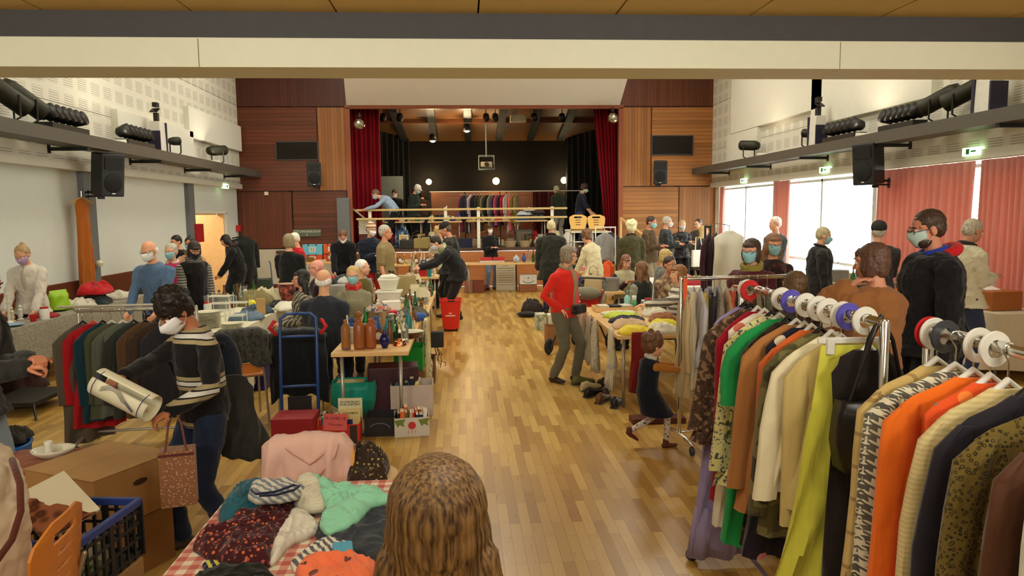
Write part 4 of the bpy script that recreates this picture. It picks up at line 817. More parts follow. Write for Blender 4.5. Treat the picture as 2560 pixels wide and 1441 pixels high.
P_('dark haired person bending over the stall in a black jacket and white shirt', 1130, 12.3, W_ + .1, H=1.68, lean=.75, nod=.30, lh='reach', rh='reach', top=fab((30, 30, 34)), topkind='jacket', hair=hairm((28, 22, 20)), hairkind='short', mask=(214, 220, 226), scarf=fab((170, 176, 130), 'speckle', (230, 226, 200), (110, 140, 80), sc=20), legs=fab((40, 30, 32)), fem=True, skin=(220, 166, 136))
P_('fair haired person with glasses half hidden behind the black cap', 1100, 14.9, SO - .4, H=1.66, nod=.35, top=fab((190, 178, 150)), topkind='jacket', hair=BLONDH, hairkind='curly', glasses=True, fem=True)
# ---- centre back
P_('person in black with white mask behind the wooden table in front of the stage', 1226, 18.45, SO + .3, H=1.62, nod=.15, turn=-.4, lh='front', rh='front', top=BLK_, topkind='jacket', hair=hairm((50, 32, 24)), hairkind='long', mask=FFP, legs=JL, fem=True)
P_('grey haired person in a long dark green coat, back to the camera', 1378, 13.9, N - .25, H=1.76, top=fab((42, 44, 36)), topkind='coat', hair=hairm((168, 158, 124)), hairkind='short', legs=NAVY, build=1.15, collar=fab((34, 30, 26)), hem=-.32)
P_('brown haired person in a cream jacket bent over a stall', 1482, 12.9, W_ - .9, H=1.62, lean=.35, nod=.25, lh='table', rh='table', top=fab((216, 206, 168)), topkind='jacket', hair=hairm((96, 66, 44)), hairkind='curly', legs=KHAKI, fem=True)
P_('white haired person in a long olive green coat, back to the camera', 1578, 13.6, N - .1, H=1.74, top=fab((74, 70, 44)), topkind='coat', hair=hairm((206, 196, 150)), hairkind='curly', legs=BLK_, collar=fab((56, 54, 36)), fem=True, build=1.1)
P_('dark haired person in a brown jacket with blue mask, near the timber wall', 1622, 15.2, SO + .9, H=1.82, nod=.3, lh='front', rh='front', top=fab((84, 64, 42)), topkind='jacket', hair=DARKH, hairkind='short', mask=BLU, legs=fab((150, 136, 110)), skin=(206, 140, 108))
P_('grey haired person in a dark jacket and jeans, facing right by the timber wall', 1664, 16.2, E - .3, H=1.80, nod=.15, lh='front', rh='front', top=fab((50, 54, 58)), topkind='jacket', hair=GREYH, hairkind='short', mask=(226, 226, 222), legs=JL)
P_('person in a patterned black jacket with crossed arms, by the timber wall', 1704, 17.2, SO, H=1.70, nod=.2, lh='cross', rh='cross', top=fab((40, 38, 42), 'speckle', (90, 84, 80), (30, 28, 32), sc=14), topkind='jacket', hair=hairm((150, 130, 90)), hairkind='short', mask=(200, 214, 214), legs=BLK_)
P_('dark haired person with glasses in a brown coat at the corner by the window', 1746, 17.6, SO - .9, H=1.72, top=fab((70, 60, 46)), topkind='coat', hair=DARKH, hairkind='short', glasses=True, nod=.1, legs=BLK_, lh='front')
P_('person with long blond hair carrying a white tote bag near the window', 1757, 15.4, E - .2, H=1.60, top=fab((56, 56, 60)), topkind='jacket', hair=BLONDH, hairkind='long', legs=fab((60, 60, 66)), fem=True, rh='front', lh='down')
P_('brown haired child facing the camera at the right hand stalls', 1562, 11.4, SO + .1, H=1.62, pose='sit', nod=.4, lh='phone', rh='phone', top=fab((60, 36, 44)), hair=hairm((104, 66, 48)), hairkind='long', fem=True, vest=fab((180, 172, 140)))
P_('child with long brown hair in a dark vest, back to the camera', 1605, 9.7, N + .6, H=1.56, pose='sit', seat=.50, lh='lap', rh='lap', top=fab((150, 150, 130)), vest=fab((40, 44, 40)), hair=hairm((96, 66, 40)), hairkind='long', fem=True)
P_('blond person in a grey jacket sitting behind the right hand stalls', 1660, 11.0, E - .3, H=1.68, pose='sit', seat=.50, nod=.15, top=fab((118, 118, 112)), topkind='jacket', hair=hairm((186, 160, 96), (214, 190, 130)), hairkind='bob', fem=True, lh='lap', rh='lap')
P_('dark haired person in a patterned shirt facing the camera among the seated group', 1672, 9.8, SO + .35, H=1.66, pose='sit', seat=.48, nod=.15, top=fab((160, 128, 104), 'speckle', (206, 190, 150), (110, 80, 60), sc=14), topkind='shirt', hair=DARKH, hairkind='short', skin=(206, 146, 112), lh='lap', rh='lap')
P_('brown haired person in a striped jumper stretching an arm over the table', 1700, 8.6, W_ + .2, H=1.64, pose='sit', seat=.46, top=fab((214, 208, 190), 'stripe', (70, 64, 60), sc=15), hair=hairm((110, 72, 36)), hairkind='bob', lh=((-.10, .62, .86), (-1, -.2, -1)), rh='lap', fem=True)
P_('dark haired person in a maroon coat, olive scarf and blue mask at the far rack', 1884, 6.45, SO - .75, H=1.66, nod=.0, lean=.12, lh='phone', rh='phone', top=fab((84, 34, 40)), topkind='jacket', scarf=fab((146, 132, 62)), hair=hairm((58, 42, 34)), hairkind='bob', mask=BLU, skin=(222, 170, 136), fem=True, glasses=True)
P_('long haired person with glasses and blue mask beside the maroon coat', 1932, 7.2, SO - .1, H=1.68, nod=.1, lh='front', rh='front', top=fab((52, 34, 32), 'speckle', (90, 50, 44), (40, 26, 26), sc=14), hair=hairm((110, 78, 52)), hairkind='long', mask=BLU, glasses=True, fem=True)
P_('white haired person in a dark padded jacket by the bright window', 1938, 12.3, W_ + .3, H=1.80, top=fab((76, 84, 92)), topkind='jacket', hair=WHITEH, hairkind='short', lh='front', legs=JE)
P_('grey haired person in a long dark coat and blue mask walking right', 2050, 9.6, E - .25, H=1.68, nod=.25, top=fab((36, 36, 36)), topkind='coat', hair=hairm((150, 140, 110)), hairkind='short', mask=BLU, open_front=fab((150, 150, 150)), legs=BLK_, build=1.1, hem=-.40, collar=fab((30, 30, 30)))
P_('dark coated person in a dark cap by the window, back to the camera', 2196, 9.0, N - .3, H=1.74, top=fab((60, 56, 58)), topkind='jacket', cap=('beanie', plain((40, 42, 40), .9)), hair=GREYH, hairkind='short', lh='front', rh='front', legs=BLK_, build=1.1)
P_('brown haired person with a bob in a camel coat, hand raised to the face', 2194, 4.35, N + .35, H=1.70, turn=.3, nod=.12, lh='face', rh='front', top=fab((150, 98, 54), folds=.3), topkind='coat', hair=hairm((82, 54, 40), (104, 74, 58)), hairkind='bob', skin=(210, 150, 120), fem=True, legs=BLK_, hem=-.35, build=1.02, detail=2)
P_('tall person in a black jacket with a blue and red hood and pale mask', 2335, 4.95, W_ - .2, H=1.90, nod=.22, lh='down', rh='front', top=fab((24, 24, 28)), topkind='puffer', hood=fab((196, 30, 36)), scarf=None, collar=fab((40, 60, 170)), hair=hairm((56, 40, 30), (78, 58, 44)), hairkind='short', mask=(190, 214, 206), skin=(206, 140, 110), glasses=True, build=1.2, detail=2, beard=True, legs=fab((30, 34, 46)))
P_('grey haired person in a cream jacket by the salmon curtain', 2418, 7.5, E + .1, H=1.80, nod=.35, lh='down', rh='front', top=fab((208, 200, 172)), topkind='jacket', hair=hairm((150, 142, 124)), hairkind='short', collar=fab((54, 46, 44)), legs=fab((48, 58, 86)), skin=(196, 140, 110))
P_('child with brown hair seen just above the near clothes rail', 1992, 4.75, N + .2, H=1.50, top=fab((70, 60, 60)), hair=hairm((84, 62, 38), (110, 84, 56)), hairkind='bob', fem=True)
# ---- on the stage
P_('person in a light blue shirt bending down at the left of the stage', 975, 19.66, W_ + .1, H=1.78, z=PZ0, lean=1.0, nod=.2, lh='reach', rh='reach', top=fab((150, 172, 200)), topkind='shirt', hair=hairm((90, 66, 54)), hairkind='short', mask=(180, 206, 226), legs=BLK_)
P_('dark haired person in black with a white mask on the stage beside the grey panel', 993, 22.0, SO - .2, H=1.66, z=PZ0, nod=.45, lean=.25, lh='front', rh='front', top=BLK_, hair=DARKH, hairkind='short', mask=FFP)
P_('person in a white cap and dark green jacket on the stage', 1036, 21.3, E - .4, H=1.76, z=PZ0, nod=.45, lean=.20, lh='front', rh='front', top=fab((38, 50, 42)), topkind='jacket', cap=('cap', plain((232, 232, 228), .6)), hair=GREYH, hairkind='short', mask=BLU)
P_('person with dark curly hair in the dim back of the stage', 1058, 23.4, N, H=1.62, z=PZ0, lean=.2, top=fab((60, 44, 34)), hair=hairm((50, 26, 20)), hairkind='curly')
P_('person in a green and black jacket on the stage, back to the camera', 1397, 20.9, N + .3, H=1.70, z=PZ0, lean=.35, nod=.2, lh='front', rh='front', top=fab((36, 38, 28)), topkind='jacket', hair=hairm((120, 116, 90)), hairkind='short', hood=fab((90, 88, 50)), legs=fab((150, 146, 130)))
P_('dark haired person in a navy jumper with pale mask, sorting at the right of the stage', 1452, 21.0, E - .35, H=1.72, z=PZ0, nod=.35, lean=.18, lh='table', rh='table', top=fab((34, 36, 50)), sleeves='half', hair=DARKH, hairkind='curly', mask=(170, 214, 200), legs=JE, collar=fab((190, 150, 130)), fem=True)
# ---- cut by the frame
person('person in a cream coat with a dark shoulder strap sitting at the lower left edge', -1.84, 2.68, W_ + .1, H=1.74, pose='sit', seat=.46, top=fab((214, 198, 170), rough=1, folds=.35), topkind='puffer', hair=hairm((60, 36, 26)), hairkind='long', lh='lap', rh='lap', build=1.2, fem=True, detail=2)
person('person at the left edge in dark grey with pale jeans, hands together', -2.80, 4.2, E - .1, H=1.70, lean=.2, nod=.3, lh=(.0, .36, 1.16), rh=(.06, .37, 1.12), top=fab((50, 50, 46)), topkind='jacket', legs=fab((140, 160, 172)), skin=(206, 140, 104), curl=1.1, detail=2, hair=DARKH)
person('person with long streaked brown hair, back of the head close to the camera', -.045, 1.04, N, H=1.55, top=fab((50, 44, 40)), topkind='jacket', hair=hairm((60, 40, 24), (150, 116, 72), (190, 190, 3)), hairkind='long', fem=True, detail=2)
# ================================================================ generic furniture and goods
CN = {'white': (226, 224, 214), 'cream': (214, 202, 164), 'beige': (188, 168, 128), 'brown': (112, 72, 42), 'dark brown': (62, 40, 28), 'black': (26, 26, 27), 'grey': (128, 126, 120), 'dark grey': (66, 66, 64), 'red': (184, 32, 34), 'maroon': (92, 26, 32), 'orange': (220, 104, 36),
      'yellow': (220, 196, 58), 'lime': (176, 196, 60), 'green': (46, 132, 62), 'olive': (98, 98, 56), 'teal': (42, 128, 122), 'blue': (46, 84, 160), 'pale blue': (140, 172, 200), 'navy': (30, 36, 62), 'pink': (216, 146, 150), 'lilac': (160, 140, 186), 'silver': (190, 190, 186), 'gold': (190, 150, 70), 'green glass': (90, 150, 100), 'clear glass': (225, 235, 232)}
def cm(c, kind='plain'):
    if c == 'silver': return chrome()
    if c == 'gold': return chrome((206, 166, 88), .25)
    if 'glass' in c: return glass(CN[c])
    if kind == 'cloth': return fab(CN[c])
    return plain(CN[c], .4 if kind != 'matt' else .75)
def rbox(w, d, h): return MB().box((0, 0, h / 2), (w, d, h))
# each maker: (colour, random) -> (radius, [(part name, mesh, material, smooth)], first part makes the thing itself when alone)
def mk_book(c, r):
    w, d, h = r.uniform(.13, .2), r.uniform(.19, .26), r.uniform(.02, .045); return d / 2, [('cover', MB().box((0, 0, .0015), (w, d, .003)).box((0, 0, h), (w, d, .003)).box((-w / 2, 0, h / 2), (.004, d, h)), cm(c, 'matt'), 0), ('pages', MB().box((.003, 0, h / 2), (w - .012, d - .012, h - .004)), cm('cream', 'matt'), 0)]
def mk_bottle(c, r):
    R, H = r.uniform(.03, .042), r.uniform(.2, .3); return R, [('glass_body', MB().lathe([(0, 0), (R, 0), (R, H * .6), (R * .4, H * .78), (R * .33, H), (0, H)], n=16), cm(c), 1), ('cap', MB().lathe([(R * .4, 0), (R * .4, .02), (0, .022)], (0, 0, H), 12), cm('dark grey'), 1)]
def mk_vase(c, r):
    R, H = r.uniform(.05, .075), r.uniform(.14, .26); return R, [('vase_body', MB().lathe([(0, 0), (R * .6, 0), (R, H * .35), (R * .85, H * .6), (R * .35, H * .82), (R * .5, H), (R * .42, H), (R * .3, H * .84)], n=18), cm(c), 1)]
def mk_cup(c, r):
    R = .04; return R + .02, [('cup_bowl', MB().lathe([(0, 0), (R * .7, 0), (R, .08), (R * .92, .08), (R * .62, .008), (0, .008)], n=16), cm(c), 1), ('handle', MB().tube([(R * .9, 0, .065), (R * 1.6, 0, .055), (R * 1.5, 0, .025), (R * .8, 0, .02)], .005, 6), cm(c), 1)]
def mk_bowl(c, r):
    R = r.uniform(.07, .12); return R, [('bowl_body', MB().lathe([(0, 0), (R * .45, 0), (R * .9, R * .35), (R, R * .6), (R * .94, R * .6), (R * .8, R * .34), (R * .4, .012), (0, .012)], n=20), cm(c), 1)]
def mk_plate(c, r):
    R = r.uniform(.10, .13); return R, [('plate_body', MB().lathe([(0, 0), (R * .6, 0), (R, .018), (R, .022), (R * .6, .006), (0, .006)], n=22), cm(c), 1)]
def mk_jar(c, r):
    R, H = r.uniform(.04, .055), r.uniform(.09, .14); return R, [('jar_body', MB().lathe([(0, 0), (R, 0), (R, H * .85), (R * .8, H), (0, H)], n=16), cm(c), 1), ('lid', MB().lathe([(R * .85, 0), (R * .85, .018), (0, .02)], (0, 0, H), 16), cm(r.choice(['gold', 'red', 'white', 'silver'])), 1)]
def mk_candlestick(c, r):
    H = r.uniform(.16, .26); return .045, [('stick', MB().lathe([(0, 0), (.045, 0), (.04, .012), (.012, .03), (.016, H * .3), (.01, H * .5), (.018, H * .7), (.01, H * .85), (.025, H), (0, H)], n=14), cm(c), 1), ('candle', MB().lathe([(.011, 0), (.011, .09), (0, .092)], (0, 0, H), 10), cm('cream'), 1)]
def mk_frame(c, r):
    w, h = r.uniform(.14, .22), r.uniform(.18, .28); m = MB()
    for (a, b, cc, d) in ((0, 0, w, .02), (0, h, w, .02), (-w / 2, h / 2, .02, h), (w / 2, h / 2, .02, h)): m.box((a, 0, b + .01), (cc if cc > .03 else .02, .015, d if d > .03 else .02), 0)
    return w / 2, [('frame_border', m, cm(c, 'matt'), 0), ('picture', MB().box((0, .004, h / 2 + .01), (w, .004, h)), fab(CN[r.choice(['beige', 'pale blue', 'olive', 'cream'])], 'speckle', CN['brown'], CN['cream'], sc=9), 0), ('stand', MB().box((0, .05, h * .35), (.03, .004, h * .7), rx=.35), cm('brown'), 0)]
def mk_tin(c, r):
    w, d, h = r.uniform(.1, .2), r.uniform(.08, .14), r.uniform(.05, .12); return max(w, d) / 2, [('tin_body', rbox(w, d, h), cm(c), 0), ('lid', MB().box((0, 0, h), (w + .006, d + .006, .015)), cm(c), 0)]
def mk_teapot(c, r):
    R = .075; return R * 1.5, [('pot_body', MB().lathe([(0, 0), (R * .6, 0), (R, R * .7), (R * .8, R * 1.3), (R * .4, R * 1.5), (0, R * 1.5)], n=20), cm(c), 1), ('spout', MB().tube([(R * .8, 0, R * .6), (R * 1.3, 0, R * .9), (R * 1.55, 0, R * 1.35)], [.018, .012, .009], 8), cm(c), 1), ('handle', MB().tube([(-R * .7, 0, R * 1.2), (-R * 1.4, 0, R * 1.1), (-R * 1.4, 0, R * .5), (-R * .85, 0, R * .4)], .008, 7), cm(c), 1), ('lid', MB().lathe([(R * .45, 0), (R * .3, .015), (.01, .02), (.014, .035), (0, .04)], (0, 0, R * 1.5), 14), cm(c), 1)]
def mk_figurine(c, r):
    m = MB().lathe([(0, 0), (.035, 0), (.035, .012), (.02, .02), (.03, .05), (.022, .09), (.028, .12), (.010, .14), (0, .14)], n=12).ell((0, 0, .155), (.02, .02, .024)); return .04, [('figure', m, cm(c), 1)]
def mk_folded(c, r):
    w, d, h = r.uniform(.22, .32), r.uniform(.18, .28), r.uniform(.04, .09); m = MB(); k = 3; rs = []
    for i in range(k):
        z0 = h * i / k; q = r.uniform(-.008, .008)
        m.rings([[V(w / 2 * s1 * f + q, d / 2 * s2 * f, z0 + dz) for (s1, s2) in ((-1, -1), (0, -1.03), (1, -1), (1.03, 0), (1, 1), (0, 1.02), (-1, 1), (-1.03, 0))] for f, dz in ((.95, .001), (1, h / k * .5), (.94, h / k * .98))])
    return max(w, d) / 2, [('folded_cloth', m, fab(CN[c], folds=.5), 1)]
def mk_pot(c, r):
    R, H = r.uniform(.09, .12), r.uniform(.1, .16); return R + .03, [('pot_body', MB().lathe([(0, 0), (R, 0), (R, H), (R * 1.03, H), (R * .96, H - .004), (R * .96, .006), (0, .006)], n=22), cm(c), 1), ('lid', MB().lathe([(R, 0), (R * .6, .02), (.012, .03), (.02, .05), (0, .055)], (0, 0, H), 22), cm(c), 1), ('handle', MB().tube([(R, -.03, H * .75), (R + .03, -.03, H * .75), (R + .03, .03, H * .75), (R, .03, H * .75)], .006, 6).tube([(-R, -.03, H * .75), (-R - .03, -.03, H * .75), (-R - .03, .03, H * .75), (-R, .03, H * .75)], .006, 6), cm('dark grey'), 1)]
def mk_basket(c, r):
    R, H = r.uniform(.1, .14), .12; m = MB().lathe([(0, 0), (R * .8, 0), (R, H), (R * .93, H), (R * .74, .01), (0, .01)], n=22); return R, [('basket_body', m, fab(CN['beige'], 'knit', CN['brown'], sc=12), 0), ('handle', MB().tube([(-R * .95, 0, H), (-R * .7, 0, H + R * .9), (0, 0, H + R * 1.2), (R * .7, 0, H + R * .9), (R * .95, 0, H)], .007, 6), cm('brown'), 1)]
def mk_lamp(c, r):
    return .10, [('lamp_base', MB().lathe([(0, 0), (.06, 0), (.05, .02), (.02, .05), (.04, .11), (.01, .17), (0, .2)], n=16), cm(c), 1), ('lamp_shade', MB().lathe([(.10, .17), (.06, .31), (.057, .31), (.097, .17)], n=20), cm('cream', 'cloth'), 1)]
def mk_goblet(c, r):
    return .04, [('goblet_body', MB().lathe([(0, 0), (.035, 0), (.006, .012), (.005, .07), (.03, .09), (.036, .14), (.033, .14), (.026, .095), (0, .08)], n=16), cm('clear glass'), 1)]
def mk_clock(c, r):
    return .07, [('clock_case', MB().prism([(-.06, 0), (.06, 0), (.06, .12), (0, .17), (-.06, .12)], -.025, .025, Matrix.Rotation(PI / 2, 4, 'X')), cm('brown'), 0), ('dial', MB().lathe([(0, .004), (.04, .004), (.042, 0)], (0, -.026, .085), 20, 0, Euler((PI / 2, 0, 0)).to_matrix()), cm('white'), 0)]
def mk_toy(c, r):
    m = MB().box((0, 0, .035), (.07, .15, .04)).box((0, .005, .065), (.06, .08, .035), taper=.8); q = MB()
    o = [('toy_body', m, cm(c), 0)]
    for (x, y) in ((-.035, -.045), (.035, -.045), (-.035, .045), (.035, .045)): o.append(('wheel', MB().lathe([(0, -.008), (.018, -.008), (.018, .008), (0, .008)], (x, y, .018), 12, 0, Euler((0, PI / 2, 0)).to_matrix()), cm('black'), 0))
    return .08, o
def mk_shoe(c, r):
    def one(dx):
        m = MB(); rs = []
        for (y, a, z0, z1) in ((-.13, .018, 0, .05), (-.11, .032, 0, .09), (-.05, .034, 0, .095), (.0, .034, 0, .07), (.07, .043, 0, .05), (.12, .036, 0, .04), (.14, .012, .005, .025)): rs.append([V(dx + a * math.cos(t), y, (z0 + z1) / 2 + (z1 - z0) / 2 * math.sin(t)) for t in [2 * PI * k / 12 for k in range(12)]])
        return m.rings(rs)
    return .07, [('upper', one(0), cm(c), 1), ('sole', MB().prism([(-.034, -.125), (.034, -.125), (.03, -.02), (.044, .07), (.03, .13), (-.03, .13), (-.044, .07), (-.03, -.02)], -.004, .012), cm('dark grey'), 0)]
def mk_box(c, r):
    w, d, h = r.uniform(.2, .32), r.uniform(.16, .26), r.uniform(.1, .2); return max(w, d) / 2, [('box_body', rbox(w, d, h), cm(c, 'matt'), 0), ('lid', MB().box((0, 0, h - .02), (w + .008, d + .008, .045)), cm(c, 'matt'), 0)]
def mk_bag(c, r):
    w, d, h = .26, .12, .24; m = MB(); m.rings([[V(x * w / 2 * f, y * d / 2 * f2, z) for (x, y) in ((-1, -1), (0, -1.15), (1, -1), (1, 1), (0, 1.15), (-1, 1))] for (f, f2, z) in ((.92, .9, 0), (1, 1.1, h * .4), (.95, .8, h * .85), (.93, .4, h))]); return .15, [('bag_body', m, fab(CN[c], folds=.4), 1), ('strap', MB().tube([(-.07, 0, h), (-.06, 0, h + .12), (0, 0, h + .16), (.06, 0, h + .12), (.07, 0, h)], .008, 6), fab(CN[c]), 1)]
def mk_hat(c, r): return .13, [('crown', MB().lathe([(.095, 0), (.09, .06), (.06, .1), (0, .11)], n=20), cm(c, 'cloth'), 1), ('brim', MB().lathe([(.15, .0), (.09, .008), (.09, .016), (.15, .006)], n=22), cm(c, 'cloth'), 1)]
KINDS = {'book': (mk_book, ['red', 'blue', 'cream', 'green', 'black', 'brown', 'white', 'orange', 'navy', 'maroon', 'yellow']), 'bottle': (mk_bottle, ['green glass', 'clear glass', 'brown', 'teal']), 'vase': (mk_vase, ['white', 'blue', 'brown', 'cream', 'clear glass', 'teal']),
         'cup': (mk_cup, ['white', 'cream', 'blue', 'red', 'brown']), 'bowl': (mk_bowl, ['white', 'cream', 'brown', 'blue', 'silver', 'clear glass']), 'plate': (mk_plate, ['white', 'cream', 'pale blue']), 'jar': (mk_jar, ['clear glass', 'cream', 'white']), 'candlestick': (mk_candlestick, ['gold', 'silver', 'white']),
         'framed picture': (mk_frame, ['brown', 'gold', 'black', 'white']), 'tin': (mk_tin, ['red', 'gold', 'blue', 'cream', 'green']), 'teapot': (mk_teapot, ['white', 'silver', 'brown', 'cream']), 'figurine': (mk_figurine, ['white', 'cream', 'gold', 'brown', 'pale blue']), 'folded cloth': (mk_folded, ['white', 'red', 'navy', 'cream', 'grey', 'pink', 'olive', 'black', 'pale blue', 'lilac', 'lime']),
         'cooking pot': (mk_pot, ['silver', 'red', 'dark grey', 'cream']), 'basket': (mk_basket, ['beige']), 'table lamp': (mk_lamp, ['gold', 'brown', 'white']), 'goblet': (mk_goblet, ['clear glass']), 'clock': (mk_clock, ['brown']), 'toy car': (mk_toy, ['red', 'blue', 'yellow', 'green']), 'shoe': (mk_shoe, ['black', 'brown', 'beige', 'white', 'dark brown']),
         'box': (mk_box, ['white', 'beige', 'brown', 'grey', 'red', 'navy']), 'handbag': (mk_bag, ['black', 'brown', 'red', 'navy', 'beige']), 'hat': (mk_hat, ['beige', 'black', 'grey'])}
GRP = {}
ALLITEMS = []
def item(kind, col, x, y, z, rz=0, rnd=None, label=None, place='', s=1.0):
    rnd = rnd or random.Random(int(x * 1000) ^ int(y * 777)); R, parts = KINDS[kind][0](col, rnd); nm = kind.replace(' ', '_')
    if len(parts) == 1:
        (pn, mb, m, sm) = parts[0]; o = obj(nm, mb, m, smooth=bool(sm), loc=(x, y, z), rz=rz)
        if sm: autosmooth(o)
    else:
        o = thing(nm, None, None, (x, y, z), rz)
        for (pn, mb, m, sm) in parts:
            q = part(pn, mb, m, o, bool(sm))
            if sm: autosmooth(q)
    o['category'] = kind; o.scale = (s, s, s)
    if label: o['label'] = label
    else: ALLITEMS.append((o, kind, col, place, x, y))
    return o, R * s
def scatter(x0, x1, y0, y1, z, n, kinds, place, seed, avoid=(), s=1.0, gap=.015):
    r = random.Random(seed); placed = list(avoid)
    tries = 0; k = 0
    while k < n and tries < n * 30:
        tries += 1; kd = r.choice(kinds); c = r.choice(KINDS[kd][1]); sd = r.random(); R = KINDS[kd][0](c, random.Random(sd))[0] * s
        x, y = r.uniform(x0 + R * .8, x1 - R * .8), r.uniform(y0 + R * .8, y1 - R * .8)
        if any((x - a) ** 2 + (y - b) ** 2 < (R + q + gap) ** 2 for (a, b, q) in placed): continue
        item(kd, c, x, y, z, r.uniform(-.5, .5) if kd not in ('cup',) else r.uniform(0, 6), random.Random(sd), place=place, s=s); placed.append((x, y, R)); k += 1
    return placed
def label_items():
    """every scattered thing is told apart by its colour, its kind and the things next to it"""
    used = set(); byp = {}
    for t in ALLITEMS: byp.setdefault(t[3], []).append(t)
    for pl, L in byp.items():
        for (o, kd, c, _, x, y) in L:
            ne = sorted(((a[4] - x) ** 2 + (a[5] - y) ** 2, a[2], a[1], a) for a in L if a[0] is not o)[:6]; lab = None
            kdn = kd if 'glass' in c else kd; base = '%s %s' % (c, kd)
            for (d, nc, nk, a) in ne:
                side = 'behind' if y - a[5] > abs(x - a[4]) else 'in front of' if a[5] - y > abs(x - a[4]) else 'right of' if x > a[4] else 'left of'
                t = '%s %s %s the %s %s' % (base, pl, side, nc, nk)
                if len(t.split()) > 16: t = '%s %s, %s %s' % (base, pl, side, nc + ' ' + nk)
                if t not in used and len(t.split()) <= 16: lab = t; break
            if lab is None:
                for (d1, n1, k1, a1) in ne[:3]:
                    for (d2, n2, k2, a2) in ne[:5]:
                        if a1 is a2: continue
                        t = '%s %s between %s %s and %s %s' % (base, pl, n1, k1, n2, k2)
                        if t not in used and len(t.split()) <= 16: lab = t; break
                    if lab: break
            if lab is None: lab = '%s %s' % (base, pl); o['group'] = '%ss %s' % (kd, pl)
            used.add(lab); o['label'] = lab
# ---- cloth things
def ridge(v, o=0): return 1 - abs(noise.noise(v + Vector((o, o * 2.3, 0)))) * 2
def heap(name, label, cat, x, y, z, w, d, h, m, seed=0, rz=0.0, group=None, nr=18, na=60, rough=1.0, tilt=0, outline=None):
    """crumpled cloth lying on a surface: irregular outline, ridged folds, thin rolled edge"""
    r = random.Random(seed); ph = [r.uniform(0, 6.28) for _ in range(6)]; rs = []; fine = outline is not None
    if fine: nr, na = 34, 132
    def rad(t):
        if fine:
            dx, dy_ = math.cos(t), math.sin(t); best = 0
            for i in range(len(outline)):
                a, b = outline[i], outline[(i + 1) % len(outline)]; ex, ey = b[0] - a[0], b[1] - a[1]; den = dx * ey - dy_ * ex
                if abs(den) < 1e-9: continue
                q = (a[0] * ey - a[1] * ex) / den; u_ = (a[0] * dy_ - a[1] * dx) / den
                if q > 0 and -1e-6 <= u_ <= 1 + 1e-6: best = max(best, q)
            return best
        return 1 + .10 * math.sin(2 * t + ph[0]) + .08 * math.sin(3 * t + ph[1]) + .06 * math.sin(5 * t + ph[2]) + .03 * math.sin(9 * t + ph[3])
    off = Vector((seed * 3.1, seed * 1.7, 0)); RR = [rad(2 * PI * j / na) for j in range(na)]
    if fine: RR = [(RR[j - 1] + 2 * RR[j] + RR[(j + 1) % na]) / 4 for j in range(na)]
    k = .30 / max(.12, min(w, d)) if not fine else 1.0
    for i in range(nr + 1):
        u = i / nr; ring = []
        for j in range(na):
            t = 2 * PI * j / na; uu = max(.02, min(1, u * 1.02))
            if fine: X, Y = RR[j] * uu * math.cos(t), RR[j] * uu * math.sin(t)
            else:
                sq = (abs(math.cos(t)) ** 3 + abs(math.sin(t)) ** 3) ** (-1 / 3); X, Y = RR[j] * sq * math.cos(t) * w / 2 * uu, RR[j] * sq * math.sin(t) * d / 2 * uu
            p = Vector((X * k, Y * k, 0)); wp = Vector((noise.noise(p * 5 + off), noise.noise(p * 5 - off), 0)) * .08
            f = .45 * ridge((p + wp) * 7 + off) ** 2 + .42 * ridge((p + wp * 2) * 16 + off, 3) ** 2 + .15 * noise.noise(p * 30 + off)
            base = (1 - u ** 5) ** .6 if fine else (1 - u ** 3.6) ** .8
            zz = h * (.72 if fine else 1) * base * (.50 + .62 * f * rough + .2 * noise.noise(p * 3 + off * 2)) + .006
            if i == nr: zz = .001
            ring.append(V(X, Y, max(.001, zz) + tilt * X))
        rs.append(ring)
    mb = MB(); mb.rings(list(reversed(rs)))
    return tag(obj(name, mb, m, smooth=True, loc=(x, y, z), rz=rz), label, cat, group)
def spread(name, label, cat, pts, z, h, m, seed=0, zr=None):
    """a garment spread flat: its outline as laid on the table top"""
    P = [on(px, py, (zr or z) + .02) for (px, py) in pts]; c = sum(P, Vector()) / len(P)
    return heap(name, label, cat, c.x, c.y, z, 1, 1, h, m, seed, outline=[(p.x - c.x, p.y - c.y) for p in P])
